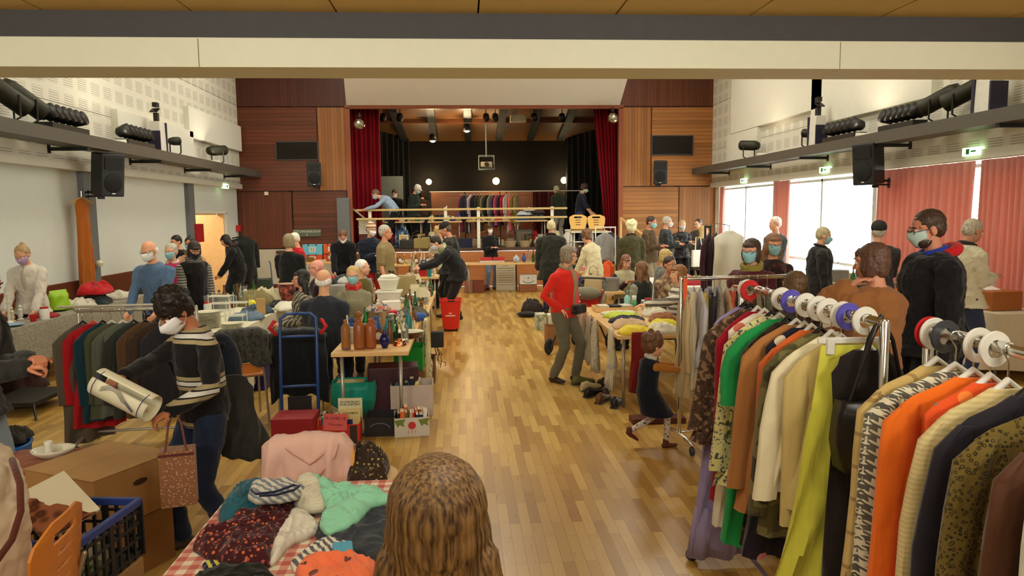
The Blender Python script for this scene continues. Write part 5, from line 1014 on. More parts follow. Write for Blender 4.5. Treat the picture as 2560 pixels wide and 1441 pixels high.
def hung_mesh(L, w, flare=1.15, sleeves=.55, seed=0, t=.028, kind='dress', swing=0.0):
    """garment on a hanger: width along X, hangs down from z=0"""
    r = random.Random(seed); ph = r.uniform(0, 6); mb = MB(); rs = []; n = 44; K = r.choice((5, 6, 7))
    prof = [(-.0, .055, .018), (-.025, .10, .022), (-.055, w * .82, .026), (-.085, w, t), (-.20, w * .96, t * 1.1)]
    for i in range(1, 15):
        u = i / 14; prof.append((-.20 - (L - .20) * u, w * (.94 + (flare - .94) * u ** 1.2), t * (1.1 + .9 * u)))
    if kind == 'trousers': prof = [(0, w * .8, .015), (-.03, w * .82, .02)] + [(-.03 - (L - .03) * i / 8, w * (.84 + (flare - .84) * i / 8), t * (.8 + .5 * i / 8)) for i in range(1, 9)]
    for (z, a, b) in prof:
        u = min(1, -z / L); ring = []
        for j in range(n):
            q = 2 * PI * j / n; amp = .026 * u ** .7
            nn_ = noise.noise(Vector((math.cos(q) * a * 14, seed * 3.7 + math.sin(q), z * 4))) * .022 * min(1, u * 4)
            ring.append(V(a * math.cos(q) * (1 + .03 * math.sin(9 * u + ph)) - swing * u * u + nn_ * .6, b * math.sin(q) + nn_ + amp * math.sin(K * a / w * 1.0 * q + ph + 2 * u) * (.4 + .6 * abs(math.sin(q))), z + .012 * math.sin(2 * q + ph) * (u > .97)))
        rs.append(ring)
    mb.rings(rs)
    if sleeves and kind != 'trousers':
        for sd in (-1, 1):
            jx = r.uniform(-.02, .03); pts = [V(sd * w * .80, 0, -.075), V(sd * (w * .99), .0, -.14), V(sd * (w * 1.08) + jx, .012, -.14 - sleeves * .45), V(sd * (w * 1.10) + jx, -.01, -.14 - sleeves)]
            pts = [p - V(swing * min(1, -p.z / L) ** 2, 0, 0) for p in pts]
            n_ = 14; mb.rings([[p + V(rr * math.cos(q), rr * .52 * math.sin(q) + .004 * math.sin(5 * q), 0) for q in [2 * PI * k / n_ for k in range(n_)]] for p, rr in zip([pts[0], pts[1], pts[1].lerp(pts[2], .5), pts[2], pts[2].lerp(pts[3], .5), pts[3]], (.03, .056, .058, .054, .05, .05))])
    return mb
def hang(label, x, y, zr, L, w, m, sleeves=.55, flare=1.15, kind='dress', name=None, seed=0, rz=0, group=None, swing=0, hcol=(230, 228, 220), t=.028, hang_label=None, drop=.11, clip=False, cat=None):
    nm = name or {'dress': 'dress', 'coat': 'coat', 'shirt': 'shirt', 'trousers': 'trousers'}[kind]
    o = obj(nm, hung_mesh(L, w, flare, sleeves, seed, t, kind, swing), m, smooth=True, loc=(x, y, zr - drop), rz=rz); autosmooth(o, 60); tag(o, label, cat or nm.replace('_', ' '), group)
    h = thing('clothes_hanger', hang_label or ('hanger carrying the ' + label)[:200], 'hanger', (x, y, zr), rz)
    part('hook', MB().tube([V(.019 * math.cos(a), 0, .019 * math.sin(a)) for a in [(-.6 + k * .45) for k in range(10)]] + [V(0, 0, -.035), V(0, 0, -.085)], .0028, 6), chrome(), h, True)
    if kind == 'trousers' or clip: part('clip_bar', MB().box((0, 0, -.092), (w * 1.7, .012, .022)).box((-w * .6, -.01, -.112), (.028, .03, .06)).box((w * .6, -.01, -.112), (.028, .03, .06)), plain(hcol, .35), h, bevel=.003)
    else: part('shoulder_bar', MB().tube([V(-w * .86, 0, -.196), V(-w * .5, 0, -.166), V(0, 0, -.088), V(w * .5, 0, -.166), V(w * .86, 0, -.196)], [.007, .010, .011, .010, .007], 8), plain(hcol, .35), h, True)
    return o
def rack(name, label, p0, p1, z, post='both', r=.016, base=True, m=None, wheels=True, feet=.28):
    """clothes rail between two ground points"""
    m = m or chrome(); p0, p1 = Vector((p0[0], p0[1], 0)), Vector((p1[0], p1[1], 0)); mid = (p0 + p1) / 2; d = (p1 - p0); L = d.length; rz = math.atan2(d.y, d.x)
    t = thing(name, label, 'clothes rack', (mid.x, mid.y, 0), rz)
    part('rail', MB().tube([(-L / 2, 0, z), (L / 2, 0, z)], r, 14), m, t, True)
    for sx in (-1, 1):
        part('upright', MB().tube([(sx * L / 2, 0, .10), (sx * L / 2, 0, z + .01)], r * .9, 12), m, t, True); part('foot', MB().tube([(sx * L / 2, -feet, .085), (sx * L / 2, 0, .11), (sx * L / 2, feet, .085)], r * .9, 10), m, t, True)
        for sy in (-1, 1): part('caster', MB().lathe([(0, -.012), (.034, -.012), (.036, 0), (.034, .012), (0, .012)], (sx * L / 2, sy * feet, .036), 16, 0, Euler((0, PI / 2, 0)).to_matrix()), plain((70, 70, 72), .5), t, True)
    part('lower_bar', MB().tube([(-L / 2, 0, .12), (L / 2, 0, .12)], r * .7, 10), m, t, True)
    return t
def table(label, x0, x1, y0, y1, z=.74, m=None, leg=None, th=.038, name='table', inset=.08, rz=0):
    cx, cy = (x0 + x1) / 2, (y0 + y1) / 2; w, d = x1 - x0, y1 - y0; t = thing(name, label, 'table', (cx, cy, 0), rz)
    part('tabletop', MB().box((0, 0, z - th / 2), (w, d, th)), m or BEECH, t, bevel=.004)
    for sx in (-1, 1):
        for sy in (-1, 1): part('leg', MB().tube([(sx * (w / 2 - inset), sy * (d / 2 - inset), .0), (sx * (w / 2 - inset), sy * (d / 2 - inset), z - th)], .017, 10, ends=False), leg or plain((176, 172, 158), .35, .6), t, True)
    return t
def cloth_over(label, x0, x1, y0, y1, z, drop, m, seed=0, wav=.018, name='tablecloth', cat='tablecloth', rz=0, sides='xXyY'):
    """cloth lying on a table with hanging, rippled edges"""
    cx, cy, w, d = (x0 + x1) / 2, (y0 + y1) / 2, x1 - x0 + .02, y1 - y0 + .02; rs = []; n = 96; P = []
    for j in range(n):
        s = j / n * 2 * (w + d)
        if s < w: p = (-w / 2 + s, -d / 2, 0, -1)
        elif s < w + d: p = (w / 2, -d / 2 + s - w, 1, 0)
        elif s < 2 * w + d: p = (w / 2 - (s - w - d), d / 2, 0, 1)
        else: p = (-w / 2, d / 2 - (s - 2 * w - d), -1, 0)
        P.append(p + (s,))
    rs.append([V(p[0] * .97, p[1] * .97, .006) for p in P]); rs.append([V(p[0], p[1], .005) for p in P])
    for k in range(1, 6):
        u = k / 5; rs.append([V(p[0] + p[2] * (.006 + .05 * u + wav * u * math.sin(p[4] * 9 + seed)), p[1] + p[3] * (.006 + .05 * u + wav * u * math.sin(p[4] * 9 + seed)), -drop * u * (1 + .06 * math.sin(p[4] * 3 + seed))) for p in P])
    mb = MB(); b = 0; mb.rings(rs, caps=False); mb.f.append(tuple(range(n))); mb.m.append(0)
    o = obj(name, mb, m, smooth=True, loc=(cx, cy, z + .001), rz=rz); autosmooth(o, 50); return tag(o, label, cat)
def open_box(name, label, cat, x, y, z, w, d, h, m, rz=0, th=.006, flaps=False, inner=None, extra=None, bottom=True):
    t = thing(name, label, cat, (x, y, z), rz)
    mb = MB().box((0, 0, th / 2), (w, d, th)).box((-w / 2, 0, h / 2), (th, d, h)).box((w / 2, 0, h / 2), (th, d, h)).box((0, -d / 2, h / 2), (w, th, h)).box((0, d / 2, h / 2), (w, th, h))
    part('box_walls', mb, m, t)
    if extra: extra(t)
    return t
def books_in(x, y, z, w, d, rz, n, place, seed, hmax=.24, lean=.12):
    """books standing in a box, spines up, in one row"""
    r = random.Random(seed); pos = -w / 2 + .015; k = 0; R_ = rzm(rz)
    while pos < w / 2 - .03 and k < n:
        th = r.uniform(.018, .042); h = r.uniform(.17, hmax); dd = r.uniform(.13, min(.17, d)); c = r.choice(['cream', 'white', 'red', 'navy', 'blue', 'brown', 'olive', 'black', 'beige', 'teal', 'orange', 'yellow'])
        o = thing('book', None, None, tuple(V(x, y, z + .008) + R_ @ V(pos + th / 2, r.uniform(-.1, .1) * (d - dd), 0)), rz); o.rotation_euler = (0, r.uniform(-.02, lean), rz)
        part('cover', MB().box((-th / 2, 0, h / 2), (.003, dd, h)).box((th / 2, 0, h / 2), (.003, dd, h)).box((0, -dd / 2, h / 2), (th, .004, h)), cm(c, 'matt'), o); part('pages', MB().box((0, .003, h / 2), (th - .004, dd - .012, h - .008)), cm('cream', 'matt'), o)
        o['category'] = 'book'; ALLITEMS.append((o, 'book', c, place, o.location.x, o.location.y)); pos += th + .004; k += 1
def chair(label, x, y, rz, cat='chair', zt=.82, m=None, name='chair', seat=True, z=0, flip=False, group=None):
    """stacking chair: slotted plywood back and seat on a bent steel frame; faces +Y"""
    m = m or woodm((222, 164, 84), (232, 178, 98), 'x', rough=.35); t = thing(name, label, cat, (x, y, z), rz, group)
    if flip: t.rotation_euler = (PI, 0, rz)
    rs = []
    outline = [(-.16, .0), (-.215, .14), (-.225, .28), (-.19, .345), (-.10, .36), (0, .362), (.10, .36), (.19, .345), (.225, .28), (.215, .14), (.16, 0)]
    def bk(q, w, h0, h1): return [q + V(-w, 0, h0), q + V(w, 0, h0), q + V(w, 0, h1), q + V(-w, 0, h1)]
    mb = MB(); zb = zt - .36
    # back built of strips so that the slots stay open
    strips = [(0.0, .10, 1, 0), (.10, .115, .30, 1), (.115, .16, 1, 0), (.16, .175, .30, 1), (.175, .22, 1, 0), (.22, .235, .30, 1), (.235, .275, 1, 0), (.275, .315, .45, 1), (.315, .362, 1, 0)]
    def hw(h):
        for i in range(5):
            a, b = outline[i], outline[i + 1]
            if a[1] <= h <= b[1]: return abs(a[0]) + (abs(b[0]) - abs(a[0])) * (h - a[1]) / max(1e-6, b[1] - a[1])
        return .1
    def strip(x0a, x1a, x0b, x1b, h0, h1):
        f = lambda x_: -.2 - .03 * (1 - (x_ / .23) ** 2); n = 6; A = []
        for (hh, xa, xb) in ((h0, x0a, x1a), (h1, x0b, x1b)):
            A.append([V(xa + (xb - xa) * k / n, f(xa + (xb - xa) * k / n) - .16 * (hh - .1) * .6, zb + hh) for k in range(n + 1)])
        q = V(0, .011, 0); mb.rings([A[0] + [p + q for p in reversed(A[0])], A[1] + [p + q for p in reversed(A[1])]])
    for (h0, h1, fr, slot) in strips:
        a, b = hw(h0), hw(min(h1, .36))
        if not slot: strip(-a, a, -b, b, h0, h1)
        else: strip(-a, -a * fr, -b, -b * fr, h0, h1); strip(a * fr, a, b * fr, b, h0, h1)
    part('backrest', mb, m, t)
    if seat: part('seat', MB().rings([[V(px_, py_, .45 + dz) for (px_, py_) in ((-.19, -.18), (.19, -.18), (.21, .0), (.20, .17), (.14, .21), (-.14, .21), (-.20, .17), (-.21, 0))] for dz in (0, .012)]), m, t, bevel=.004)
    fm_ = plain((176, 170, 150), .35, .7)
    for sx in (-1, 1):
        part('leg', MB().tube([(sx * .21, .20, 0), (sx * .20, .16, .43), (sx * .20, -.14, .44)], .011, 8), fm_, t, True); part('leg', MB().tube([(sx * .21, -.24, 0), (sx * .20, -.17, .44), (sx * .17, -.235, zb + .12)], .011, 8), fm_, t, True)
    part('cross_bar', MB().tube([(-.2, -.14, .44), (.2, -.14, .44)], .01, 8), fm_, t, True)
    return t
CARD = plain((172, 134, 84), .85); CARDD = plain((140, 100, 58), .85)
# ================================================================ the clothes rails at the right
XA, ZR = 1.47, 1.55
rack('clothes_rack', 'chrome clothes rail packed with coloured dresses, the nearer end at the camel coat', (XA, 2.40), (XA + .03, 3.78), ZR, r=.019, feet=.25)
rack('clothes_rack', 'chrome clothes rail at the lower right corner with a houndstooth coat on it', (XA + .06, 1.10), (XA + .08, 2.28), ZR, r=.019, feet=.25)
WHP, BKP = (226, 224, 214), (30, 28, 28)
LIME = fab((206, 204, 74), rough=.75, folds=.5)
A_ = [ # y, length, half width, material, sleeves, flare, kind, swing, label, colour of the hanger, x shift
 (3.72, 1.30, .21, fab((150, 138, 178), folds=.5), 0, 1.45, 'dress', .06, 'long lilac dress with a frill, farthest on the near rail', BKP),
 (3.64, .70, .21, fab((84, 62, 48), 'speckle', (150, 120, 90), (60, 44, 34), sc=34), .50, 1.2, 'dress', .16, 'sheer brown flowered dress beside the lilac dress', BKP),
 (3.55, .98, .20, fab((156, 18, 40), folds=.4), .5, 1.1, 'dress', .10, 'plain crimson dress on the near rail', WHP),
 (3.46, 1.10, .20, fab((226, 216, 196), 'floral', (206, 50, 32), (196, 60, 44), sc=9), 0, 1.15, 'dress', .07, 'cream dress with large red flowers beside the crimson dress', WHP),
 (3.37, .84, .20, fab((214, 208, 160), 'speckle', (34, 32, 30), (224, 214, 100), sc=60), .62, 1.1, 'dress', .13, 'black and cream speckled dress with long sleeves', BKP),
 (3.28, 1.08, .235, fab((34, 146, 74), folds=.5), .26, 1.0, 'dress', .12, 'bright green dress with short pointed sleeves', WHP),
 (3.19, 1.05, .20, fab((52, 40, 28), 'speckle', (30, 24, 18), (96, 72, 40), sc=24), .55, 1.1, 'dress', .04, 'dark brown speckled dress behind the green dress', BKP),
 (3.10, .86, .215, fab((172, 116, 62), folds=.5), .60, 1.05, 'coat', .12, 'tan brown coat on the near rail', WHP),
 (3.02, 1.02, .20, fab((34, 30, 40), 'floral', (222, 140, 146), (226, 210, 180), sc=11), 0, 1.1, 'dress', .10, 'black dress with pink and cream flowers', WHP),
 (2.95, .62, .20, fab((206, 98, 40), folds=.5), .45, 1.0, 'shirt', .05, 'burnt orange blouse beside the flowered black dress', WHP),
 (2.87, .86, .22, fab((86, 80, 46), 'camo', (60, 52, 32), (120, 112, 70), sc=6), .62, 1.05, 'coat', .10, 'camouflage jacket in olive and brown', BKP),
 (2.78, .64, .215, fab((226, 216, 180), folds=.5), .52, 1.0, 'coat', .09, 'cream white coat on the near rail', WHP),
 (2.70, .66, .20, fab((196, 174, 110), folds=.5), .60, 1.05, 'coat', .03, 'sand beige coat behind the cream coat', WHP),
 (2.60, .92, .19, LIME, 0, 1.15, 'trousers', .15, 'lime yellow trousers clipped to a white hanger', WHP),
 (2.50, 1.10, .15, fab((34, 28, 26), rough=.95, folds=.6), 0, 1.15, 'coat', -.02, 'black jacket next to the lime trousers at the end of the near rail', WHP)]
for i, (y, L, w, m, sl, fl, kd, sw_, lab, hc_) in enumerate(A_):
    o = hang(lab, XA + (y - 2.4) * .02, y, ZR, L, w * .88, m, sl, fl, kd, seed=i + 11, rz=random.Random(i).uniform(-.10, .22), swing=sw_ * .6, hcol=hc_, t=.032)
    if lab.startswith('long lilac'): part('frill', MB().rings([[V(.235 * f * math.cos(q) - .03, (.055 + .02 * math.sin(9 * q)) * f * math.sin(q) + .012 * math.sin(11 * q), zz) for q in [2 * PI * k / 60 for k in range(60)]] for (f, zz) in ((1.0, -1.08), (1.10, -1.2), (1.2, -1.36))]), m, o, True)
    if 'dark brown' in lab: part('red_flower', MB().ell((-.19, -.05, -.17), (.03, .02, .04)), fab((206, 34, 52)), o, True)
B_ = [(2.22, .96, .215, fab((196, 168, 104), 'plaid', (110, 76, 44), sc=9), .62, 1.05, 'shirt', .10, 'tan checked shirt dress at the start of the nearest rail', WHP),
 (2.13, 1.05, .22, fab((214, 208, 180), 'hound', (28, 26, 34), sc=30), .60, 1.05, 'coat', .06, 'black and cream houndstooth coat', WHP),
 (2.05, .98, .21, fab((232, 112, 28), folds=.5), .55, 1.05, 'shirt', .08, 'plain orange cardigan beside the houndstooth coat', WHP),
 (1.98, .76, .21, fab((224, 84, 34), 'floral', (70, 130, 110), (240, 140, 60), sc=14), 0, 1.05, 'dress', .06, 'orange dress with coral flowers beside the plain orange cardigan', WHP),
 (1.91, .72, .21, fab((214, 196, 142), 'knit', (180, 160, 104), sc=22), .55, 1.0, 'shirt', .05, 'cream ribbed knitted jumper on the nearest rail', WHP),
 (1.83, .98, .22, fab((28, 24, 34), rough=.7, folds=.4), .62, 1.05, 'coat', .05, 'black blazer with a pale shoulder seam on the nearest rail', BKP),
 (1.72, .96, .23, fab((110, 92, 40), 'leopard', (34, 28, 16), sc=80), .6, 1.1, 'coat', .07, 'brown and olive leopard print blouse', WHP),
 (1.61, 1.0, .23, fab((84, 50, 30), rough=.6, folds=.7), .6, 1.1, 'coat', .04, 'chocolate brown velvet jacket', WHP),
 (1.51, .78, .22, fab((220, 222, 204), 'floral', (90, 130, 150), (226, 150, 130), sc=20), .55, 1.0, 'shirt', .03, 'white blouse with small blue and coral flowers', WHP),
 (1.41, .98, .22, fab((20, 62, 46), rough=.8, folds=.7), .6, 1.1, 'coat', .05, 'dark green jacket on the nearest rail', BKP),
 (1.30, 1.0, .22, fab((74, 76, 66), 'speckle', (44, 46, 40), (96, 98, 84), sc=20, rough=1), .6, 1.15, 'coat', .03, 'grey green mottled coat at the very edge of the picture', WHP)]
for i, (y, L, w, m, sl, fl, kd, sw_, lab, hc_) in enumerate(B_):
    hang(lab, XA + .07, y, ZR, L, w, m, sl, fl, kd, seed=i + 41, rz=random.Random(i + 30).uniform(-.10, .22), swing=sw_, hcol=hc_, t=.034)
# size discs threaded on the rails
def disc(x, y, z, col, label, ax=0.0):
    mb = MB(); R, r0 = .052, .028; rs = []
    for (rr, yy) in ((r0, -.006), (R, -.006), (R + .002, 0), (R, .006), (r0, .006), (r0 - .002, 0)): rs.append([V(rr * math.cos(t), yy, rr * math.sin(t)) for t in [2 * PI * k / 28 for k in range(28)]])
    b = mb; rs.append(rs[0]); b.rings(rs, caps=False); o = obj('size_disc', mb, plain(col, .35), smooth=True, loc=(x, y, z - .008), rz=ax); autosmooth(o); return tag(o, label, 'size marker', 'size discs on the clothes rails')
DW, DR_, DB, DL_ = (232, 230, 220), (196, 34, 38), (62, 66, 72), (92, 84, 186)
for (y, c, lab) in ((3.64, DW, 'white size disc at the far end of the near rail beside the crimson dress'), (3.60, DR_, 'red size disc at the far end of the near rail'), (3.23, DW, 'white size disc above the dark brown dress'), (3.13, DL_, 'violet size disc above the tan coat'), (2.99, DW, 'white size disc above the camouflage jacket'), (2.88, DW, 'white size disc between camouflage jacket and cream coat'), (2.80, DW, 'white size disc above the cream coat'), (2.69, DW, 'white size disc above the sand beige coat'), (2.645, DL_, 'violet size disc near the end of the near rail'), (2.53, DW, 'white size disc at the camera end of the near rail')): disc(XA + .003, y, ZR, c, lab, .15)
for (y, c, lab) in ((2.262, DR_, 'red size disc at the start of the nearest rail'), (2.235, DW, 'white size disc beside the red one on the nearest rail'), (2.18, DB, 'dark grey size disc on the nearest rail'), (2.03, DW, 'large white size disc in the middle of the nearest rail'), (1.965, DW, 'white size disc at the right edge of the picture')): disc(XA + .068, y, ZR, c, lab, .15)
# a black handbag hung over the end of the near rail
t_ = thing('handbag', 'black handbag with long straps hung over the end of the near rail', 'handbag', (XA + .0, 2.425, 1.02))
part('bag_body', MB().rings([[V(x * .15 * f, y * .05 * f, z) for (x, y) in ((-1, -1), (0, -1.2), (1, -1), (1, 1), (0, 1.2), (-1, 1))] for (f, z) in ((.9, 0), (1, .10), (.95, .2), (.9, .25))]), plain((24, 22, 22), .35), t_, True)
for dx in (-1, 1): part('strap', MB().tube([V(dx * .10, 0, .25), V(dx * .04, -.01, .47), V(0, -.0, .556), V(dx * .03, .02, .47), V(dx * .08, .01, .25)], .008, 6), plain((30, 24, 22), .35), t_)
# ---- the silver rack across, behind
p0, p1 = at(1703, 698, 5.75), at(1950, 700, 5.75); ZC2 = p0.z
rack('clothes_rack', 'low silver clothes rail standing across, beside the running child', (p0.x, 5.75), (p1.x + .1, 5.85), ZC2, feet=.26)
for i, (px, L, w, m, sl, kd, lab) in enumerate(((1712, .86, .17, fab((190, 170, 126), folds=.5), .5, 'coat', 'beige trench coat at the left end of the low rail'), (1735, .80, .16, fab((214, 196, 160), folds=.5), .45, 'shirt', 'pale cream shirt beside the beige trench coat'), (1752, .62, .15, fab((196, 194, 200), folds=.4), .4, 'shirt', 'grey white blouse on the low rail'),
    (1768, .84, .16, fab((222, 190, 60), folds=.4), 0, 'trousers', 'mustard yellow trousers on the low rail'), (1786, .92, .16, fab((44, 44, 54), folds=.4), 0, 'trousers', 'dark navy trousers beside the mustard trousers'), (1800, .62, .16, fab((150, 140, 124), folds=.4), .4, 'shirt', 'taupe blouse on the low rail'), (1818, .78, .17, fab((186, 148, 108), 'dots', (52, 32, 26), sc=20), .4, 'dress', 'tan dress with black spots on the low rail'),
    (1834, .66, .17, fab((210, 84, 50), folds=.4), .4, 'shirt', 'coral red blouse on the low rail'), (1852, .76, .16, fab((40, 38, 36), folds=.4), .4, 'coat', 'black cardigan on the low rail'), (1872, .66, .16, fab((214, 104, 40), 'stripex', (40, 40, 46), sc=14), .4, 'shirt', 'orange and black striped top on the low rail'), (1894, .7, .17, fab((150, 140, 110), 'knit', (110, 100, 76), sc=20), .45, 'shirt', 'grey beige knitted top on the low rail'), (1918, .7, .16, fab((92, 96, 84), folds=.4), .4, 'shirt', 'grey green shirt at the right end of the low rail'))):
    hang(lab, at(px, 700, 5.8).x, 5.80, ZC2, L, w, m, sl, 1.12, kd, seed=i + 71, rz=1.25 + random.Random(i).uniform(-.25, .25), swing=0, hcol=(150, 150, 150), t=.026)
t_ = obj('orange_strap', MB().box((0, 0, 0), (.03, .012, .26)), plain((226, 92, 40), .6), loc=(at(1713, 730, 5.70).x, 5.70, ZC2 - .12)); tag(t_, 'orange strap tied to the left end of the low silver rail', 'strap')
# folding crate shelf seen under it: white garment bag and maroon jackets behind
xg = at(1822, 640, 8.4).x
tag(obj('garment_bag', hung_mesh(1.25, .22, 1.1, 0, 5, .06, 'dress'), fab((226, 222, 206), folds=.5), smooth=True, loc=(xg, 8.4, 1.72), rz=.3), 'long white garment bag hanging behind the low rail', 'garment bag')
rack('clothes_rack', 'black clothes stand with maroon jackets near the bright window', (at(1762, 640, 9.3).x, 9.3), (xg + .05, 9.2), 1.75, m=BLACKM)
tag(obj('bag_hook', MB().tube([(xg, 8.4, 1.70), (xg, 8.4, 1.78), (xg - .02, 8.8, 1.80), (xg, 9.2, 1.77)], .006, 6), chrome()), 'steel hook holding the white garment bag', 'hook')
for i, (px, m, lab) in enumerate(((1768, fab((70, 36, 50)), 'maroon jacket nearest the white garment bag rack end'), (1784, fab((52, 30, 42)), 'dark plum jacket on the black clothes stand'), (1800, fab((120, 108, 60)), 'olive jacket on the black clothes stand'))): hang(lab, at(px, 640, 9.3).x + .02, 9.28, 1.75, .78, .22, m, .55, 1.1, 'coat', seed=90 + i, rz=.9, hcol=BKP)
# ================================================================ foreground left
# unrolled paper held by the person in the striped jumper
pa, pb = at(252, 958, 3.72), at(372, 1020, 3.66); ax = (pb - pa); Lp = ax.length + .04; ax.normalize(); u_ = Vector((0, 0, 1)); u_ = (u_ - ax * ax.dot(u_)).normalized(); v_ = ax.cross(u_)
t_ = thing('paper_roll', 'white sheet printed with curved blue lines, half rolled in the hands', 'paper', (0, 0, 0)); c_ = (pa + pb) / 2
rs = []
for k in range(11):
    s_ = (k / 10 - .5) * Lp; rs.append([c_ + ax * s_ + (u_ * math.cos(a) + v_ * math.sin(a)) * (.062 + .012 * a / 6) for a in [.9 + 5.9 * j / 30 for j in range(31)]])
o = part('sheet', MB().rings(rs, close=False, caps=False), plain((226, 222, 192), .6, nv=.01), t_, True); o.modifiers.new('thickness', 'SOLIDIFY').thickness = .0012
fr = -1 if v_.y > 0 else 1; INK = plain((60, 58, 86), .6)
def onroll(s_, a): 
    q = (.066 + .012 * (a % 6.28) / 6); return c_ + ax * s_ + (u_ * math.cos(a) + v_ * fr * math.sin(a)) * .0752
for e in (-1, 1): part('border_line', MB().tube([onroll(e * (Lp / 2 - .03), .2 + 1.9 * j / 10) for j in range(11)], .0022, 5), plain((40, 44, 110), .6), t_)
for r_ in range(4): part('curved_line', MB().tube([onroll(-.09 + .20 * j / 12, 1.25 - .45 * math.sin(PI * min(1, j / 8)) * .9 + .10 * r_ * (1 if j < 9 else .6) + (.12 * (j - 8) if j > 8 else 0)) for j, a in enumerate([0] * 13)], .0012, 5), INK, t_)
# paper bag with roses in the crook of the arm and the padded jacket over it
p = at(447, 1195, 3.78); t_ = thing('paper_bag', 'brown paper carrier bag with small white dots, hanging from the arm', 'bag', (p.x, p.y, p.z - .14), .25)
part('bag_body', MB().rings([[V(-.085 * f, -.05, z), V(.085 * f, -.05, z), V(.085 * f, .05, z), V(-.085 * f, .05, z)] for (f, z) in ((1, 0), (1, .17), (1.0, .30))]), fab((150, 102, 68), 'dots', (206, 180, 150), sc=70, rough=.6, folds=.2), t_); part('rope_handle', MB().tube([V(-.05, -.05, .30), V(-.03, -.03, .44), V(.0, -.0, .50), V(.03, -.03, .44), V(.05, -.05, .30)], .006, 6), plain((120, 70, 56), .7), t_); part('trim_band', MB().box((0, -.053, .28), (.172, .003, .012)), plain((96, 40, 40), .6), t_)
tag(obj('padded_jacket', hung_mesh(.50, .13, 1.25, 0, 21, .06, 'coat', -.10), fab((44, 44, 40), rough=.7, folds=.8), smooth=True, loc=(at(562, 1010, 4.25).x, 4.35, 1.0), rz=.5), 'dark padded jacket with a pale zip draped over the arm and backpack', 'jacket')
t_ = thing('backpack', 'dark navy backpack on the person in the striped jumper', 'backpack', tuple(at(540, 930, 4.45)), -.7); remesh(part('bag_body', MB().ell((0, .05, .0), (.14, .10, .24)), fab((36, 44, 58)), t_, True), .015, 1)
for sx in (-1, 1): part('strap', MB().tube([V(sx * .09, .0, .18), V(sx * .10, -.12, .24), V(sx * .10, -.24, .10), V(sx * .10, -.16, -.12), V(sx * .08, 0, -.18)], .014, 6), fab((30, 34, 44)), t_)
# cardboard boxes
t_ = thing('cardboard_box', 'large brown cardboard box with a hand hole, topmost of the stack', 'cardboard box', tuple((on(237, 1105, .62) + on(273, 1207, .62)) / 2 - V(0, 0, .30)), -.46); t_.location.z = .33
CBX = plain((176, 132, 78), .8)
part('box_walls', MB().box((0, 0, .145), (.52, .50, .29)), CBX, t_, bevel=.004); part('lid_flaps', MB().box((-.132, 0, .293), (.262, .51, .006)).box((.132, 0, .293), (.262, .51, .006)), plain((184, 144, 90), .8), t_, bevel=.002)
part('hand_hole', MB().rings([[V(.262, .02 + .045 * math.cos(a), .2 + .016 * math.sin(a)) for a in [2 * PI * k / 18 for k in range(18)]], [V(.264, .02 + .045 * math.cos(a), .2 + .016 * math.sin(a)) for a in [2 * PI * k / 18 for k in range(18)]]]), plain((70, 46, 26), .9), t_)
t2 = thing('cardboard_box', 'brown cardboard box at the bottom of the stack behind the blue crate', 'cardboard box', (t_.location.x, t_.location.y, 0), -.46); part('box_walls', MB().box((0, 0, .16), (.48, .48, .32)), plain((150, 106, 58), .8), t2, bevel=.004); part('packing_tape', MB().box((0, -.242, .16), (.06, .003, .3)), plain((186, 150, 100), .4), t2)
# orange brown cloth with a white dish
p = on(150, 1150, .60); q = open_box('side_table', 'low table under the rust brown cloth', 'table', p.x - .12, p.y + .05, 0, .44, .36, .56, CARDD); part('tabletop', MB().box((0, 0, .565), (.46, .38, .02)), CARDD, q)
cloth_over('rust brown cloth draped over the low table under the white dish', p.x - .36, p.x + .12, p.y - .15, p.y + .25, .578, .16, fab((150, 74, 26), rough=.55, folds=.6), 3, .03, 'cloth', 'cloth', rz=.0)
pd = on(133, 1128, .62); t_ = thing('serving_dish', 'shallow white porcelain dish on the rust brown cloth', 'dish', (pd.x - .0, pd.y, .588), .2)
o = part('dish_body', MB().lathe([(0, 0), (.07, 0), (.105, .03), (.115, .048), (.108, .048), (.098, .030), (.062, .010), (0, .01)], n=32), plain((232, 228, 206), .2), t_, True); t_.scale = (1, .8, 1); tag(obj('candle_holder', MB().lathe([(0, 0), (.022, 0), (.020, .02), (.018, .05), (.024, .075), (.020, .075), (.015, .05), (0, .045)], n=18), plain((234, 230, 214), .25), smooth=True, loc=(pd.x - .03, pd.y + .01, .600)), 'small white porcelain holder standing in the white dish', 'candle holder')
# blue folding crate with a picture book
pa_, pb_ = on(345, 1262, .62), on(213, 1380, .62)
cx_, cy_ = -1.76, 3.22; t_ = thing('folding_crate', 'blue and black folding crate holding papers, in front of the cardboard boxes', 'crate', (cx_, cy_, .34), -.12)
w_, d_, h_ = .34, .46, .26; BLU_ = plain((44, 66, 142), .4); part('rim', MB().box((-w_ / 2, 0, h_), (.025, d_, .035)).box((w_ / 2, 0, h_), (.025, d_, .035)).box((0, -d_ / 2, h_), (w_ + .02, .025, .035)).box((0, d_ / 2, h_), (w_ + .02, .025, .035)), BLU_, t_, bevel=.004)
g = MB().box((0, 0, .006), (w_, d_, .012))
for sx in (-1, 1):
    for k in range(9): g.box((sx * w_ / 2, -d_ / 2 + d_ * k / 8, h_ / 2), (.012, .014 if k % 4 else .03, h_))
    for zz in (.02, .09, .16, .22): g.box((sx * w_ / 2, 0, zz), (.010, d_, .014))
for sy in (-1, 1):
    for k in range(7): g.box((-w_ / 2 + w_ * k / 6, sy * d_ / 2, h_ / 2), (.014 if k % 3 else .03, .012, h_))
    for zz in (.02, .09, .16, .22): g.box((0, sy * d_ / 2, zz), (w_, .010, .014))
part('lattice_sides', g, plain((28, 30, 36), .45), t_)
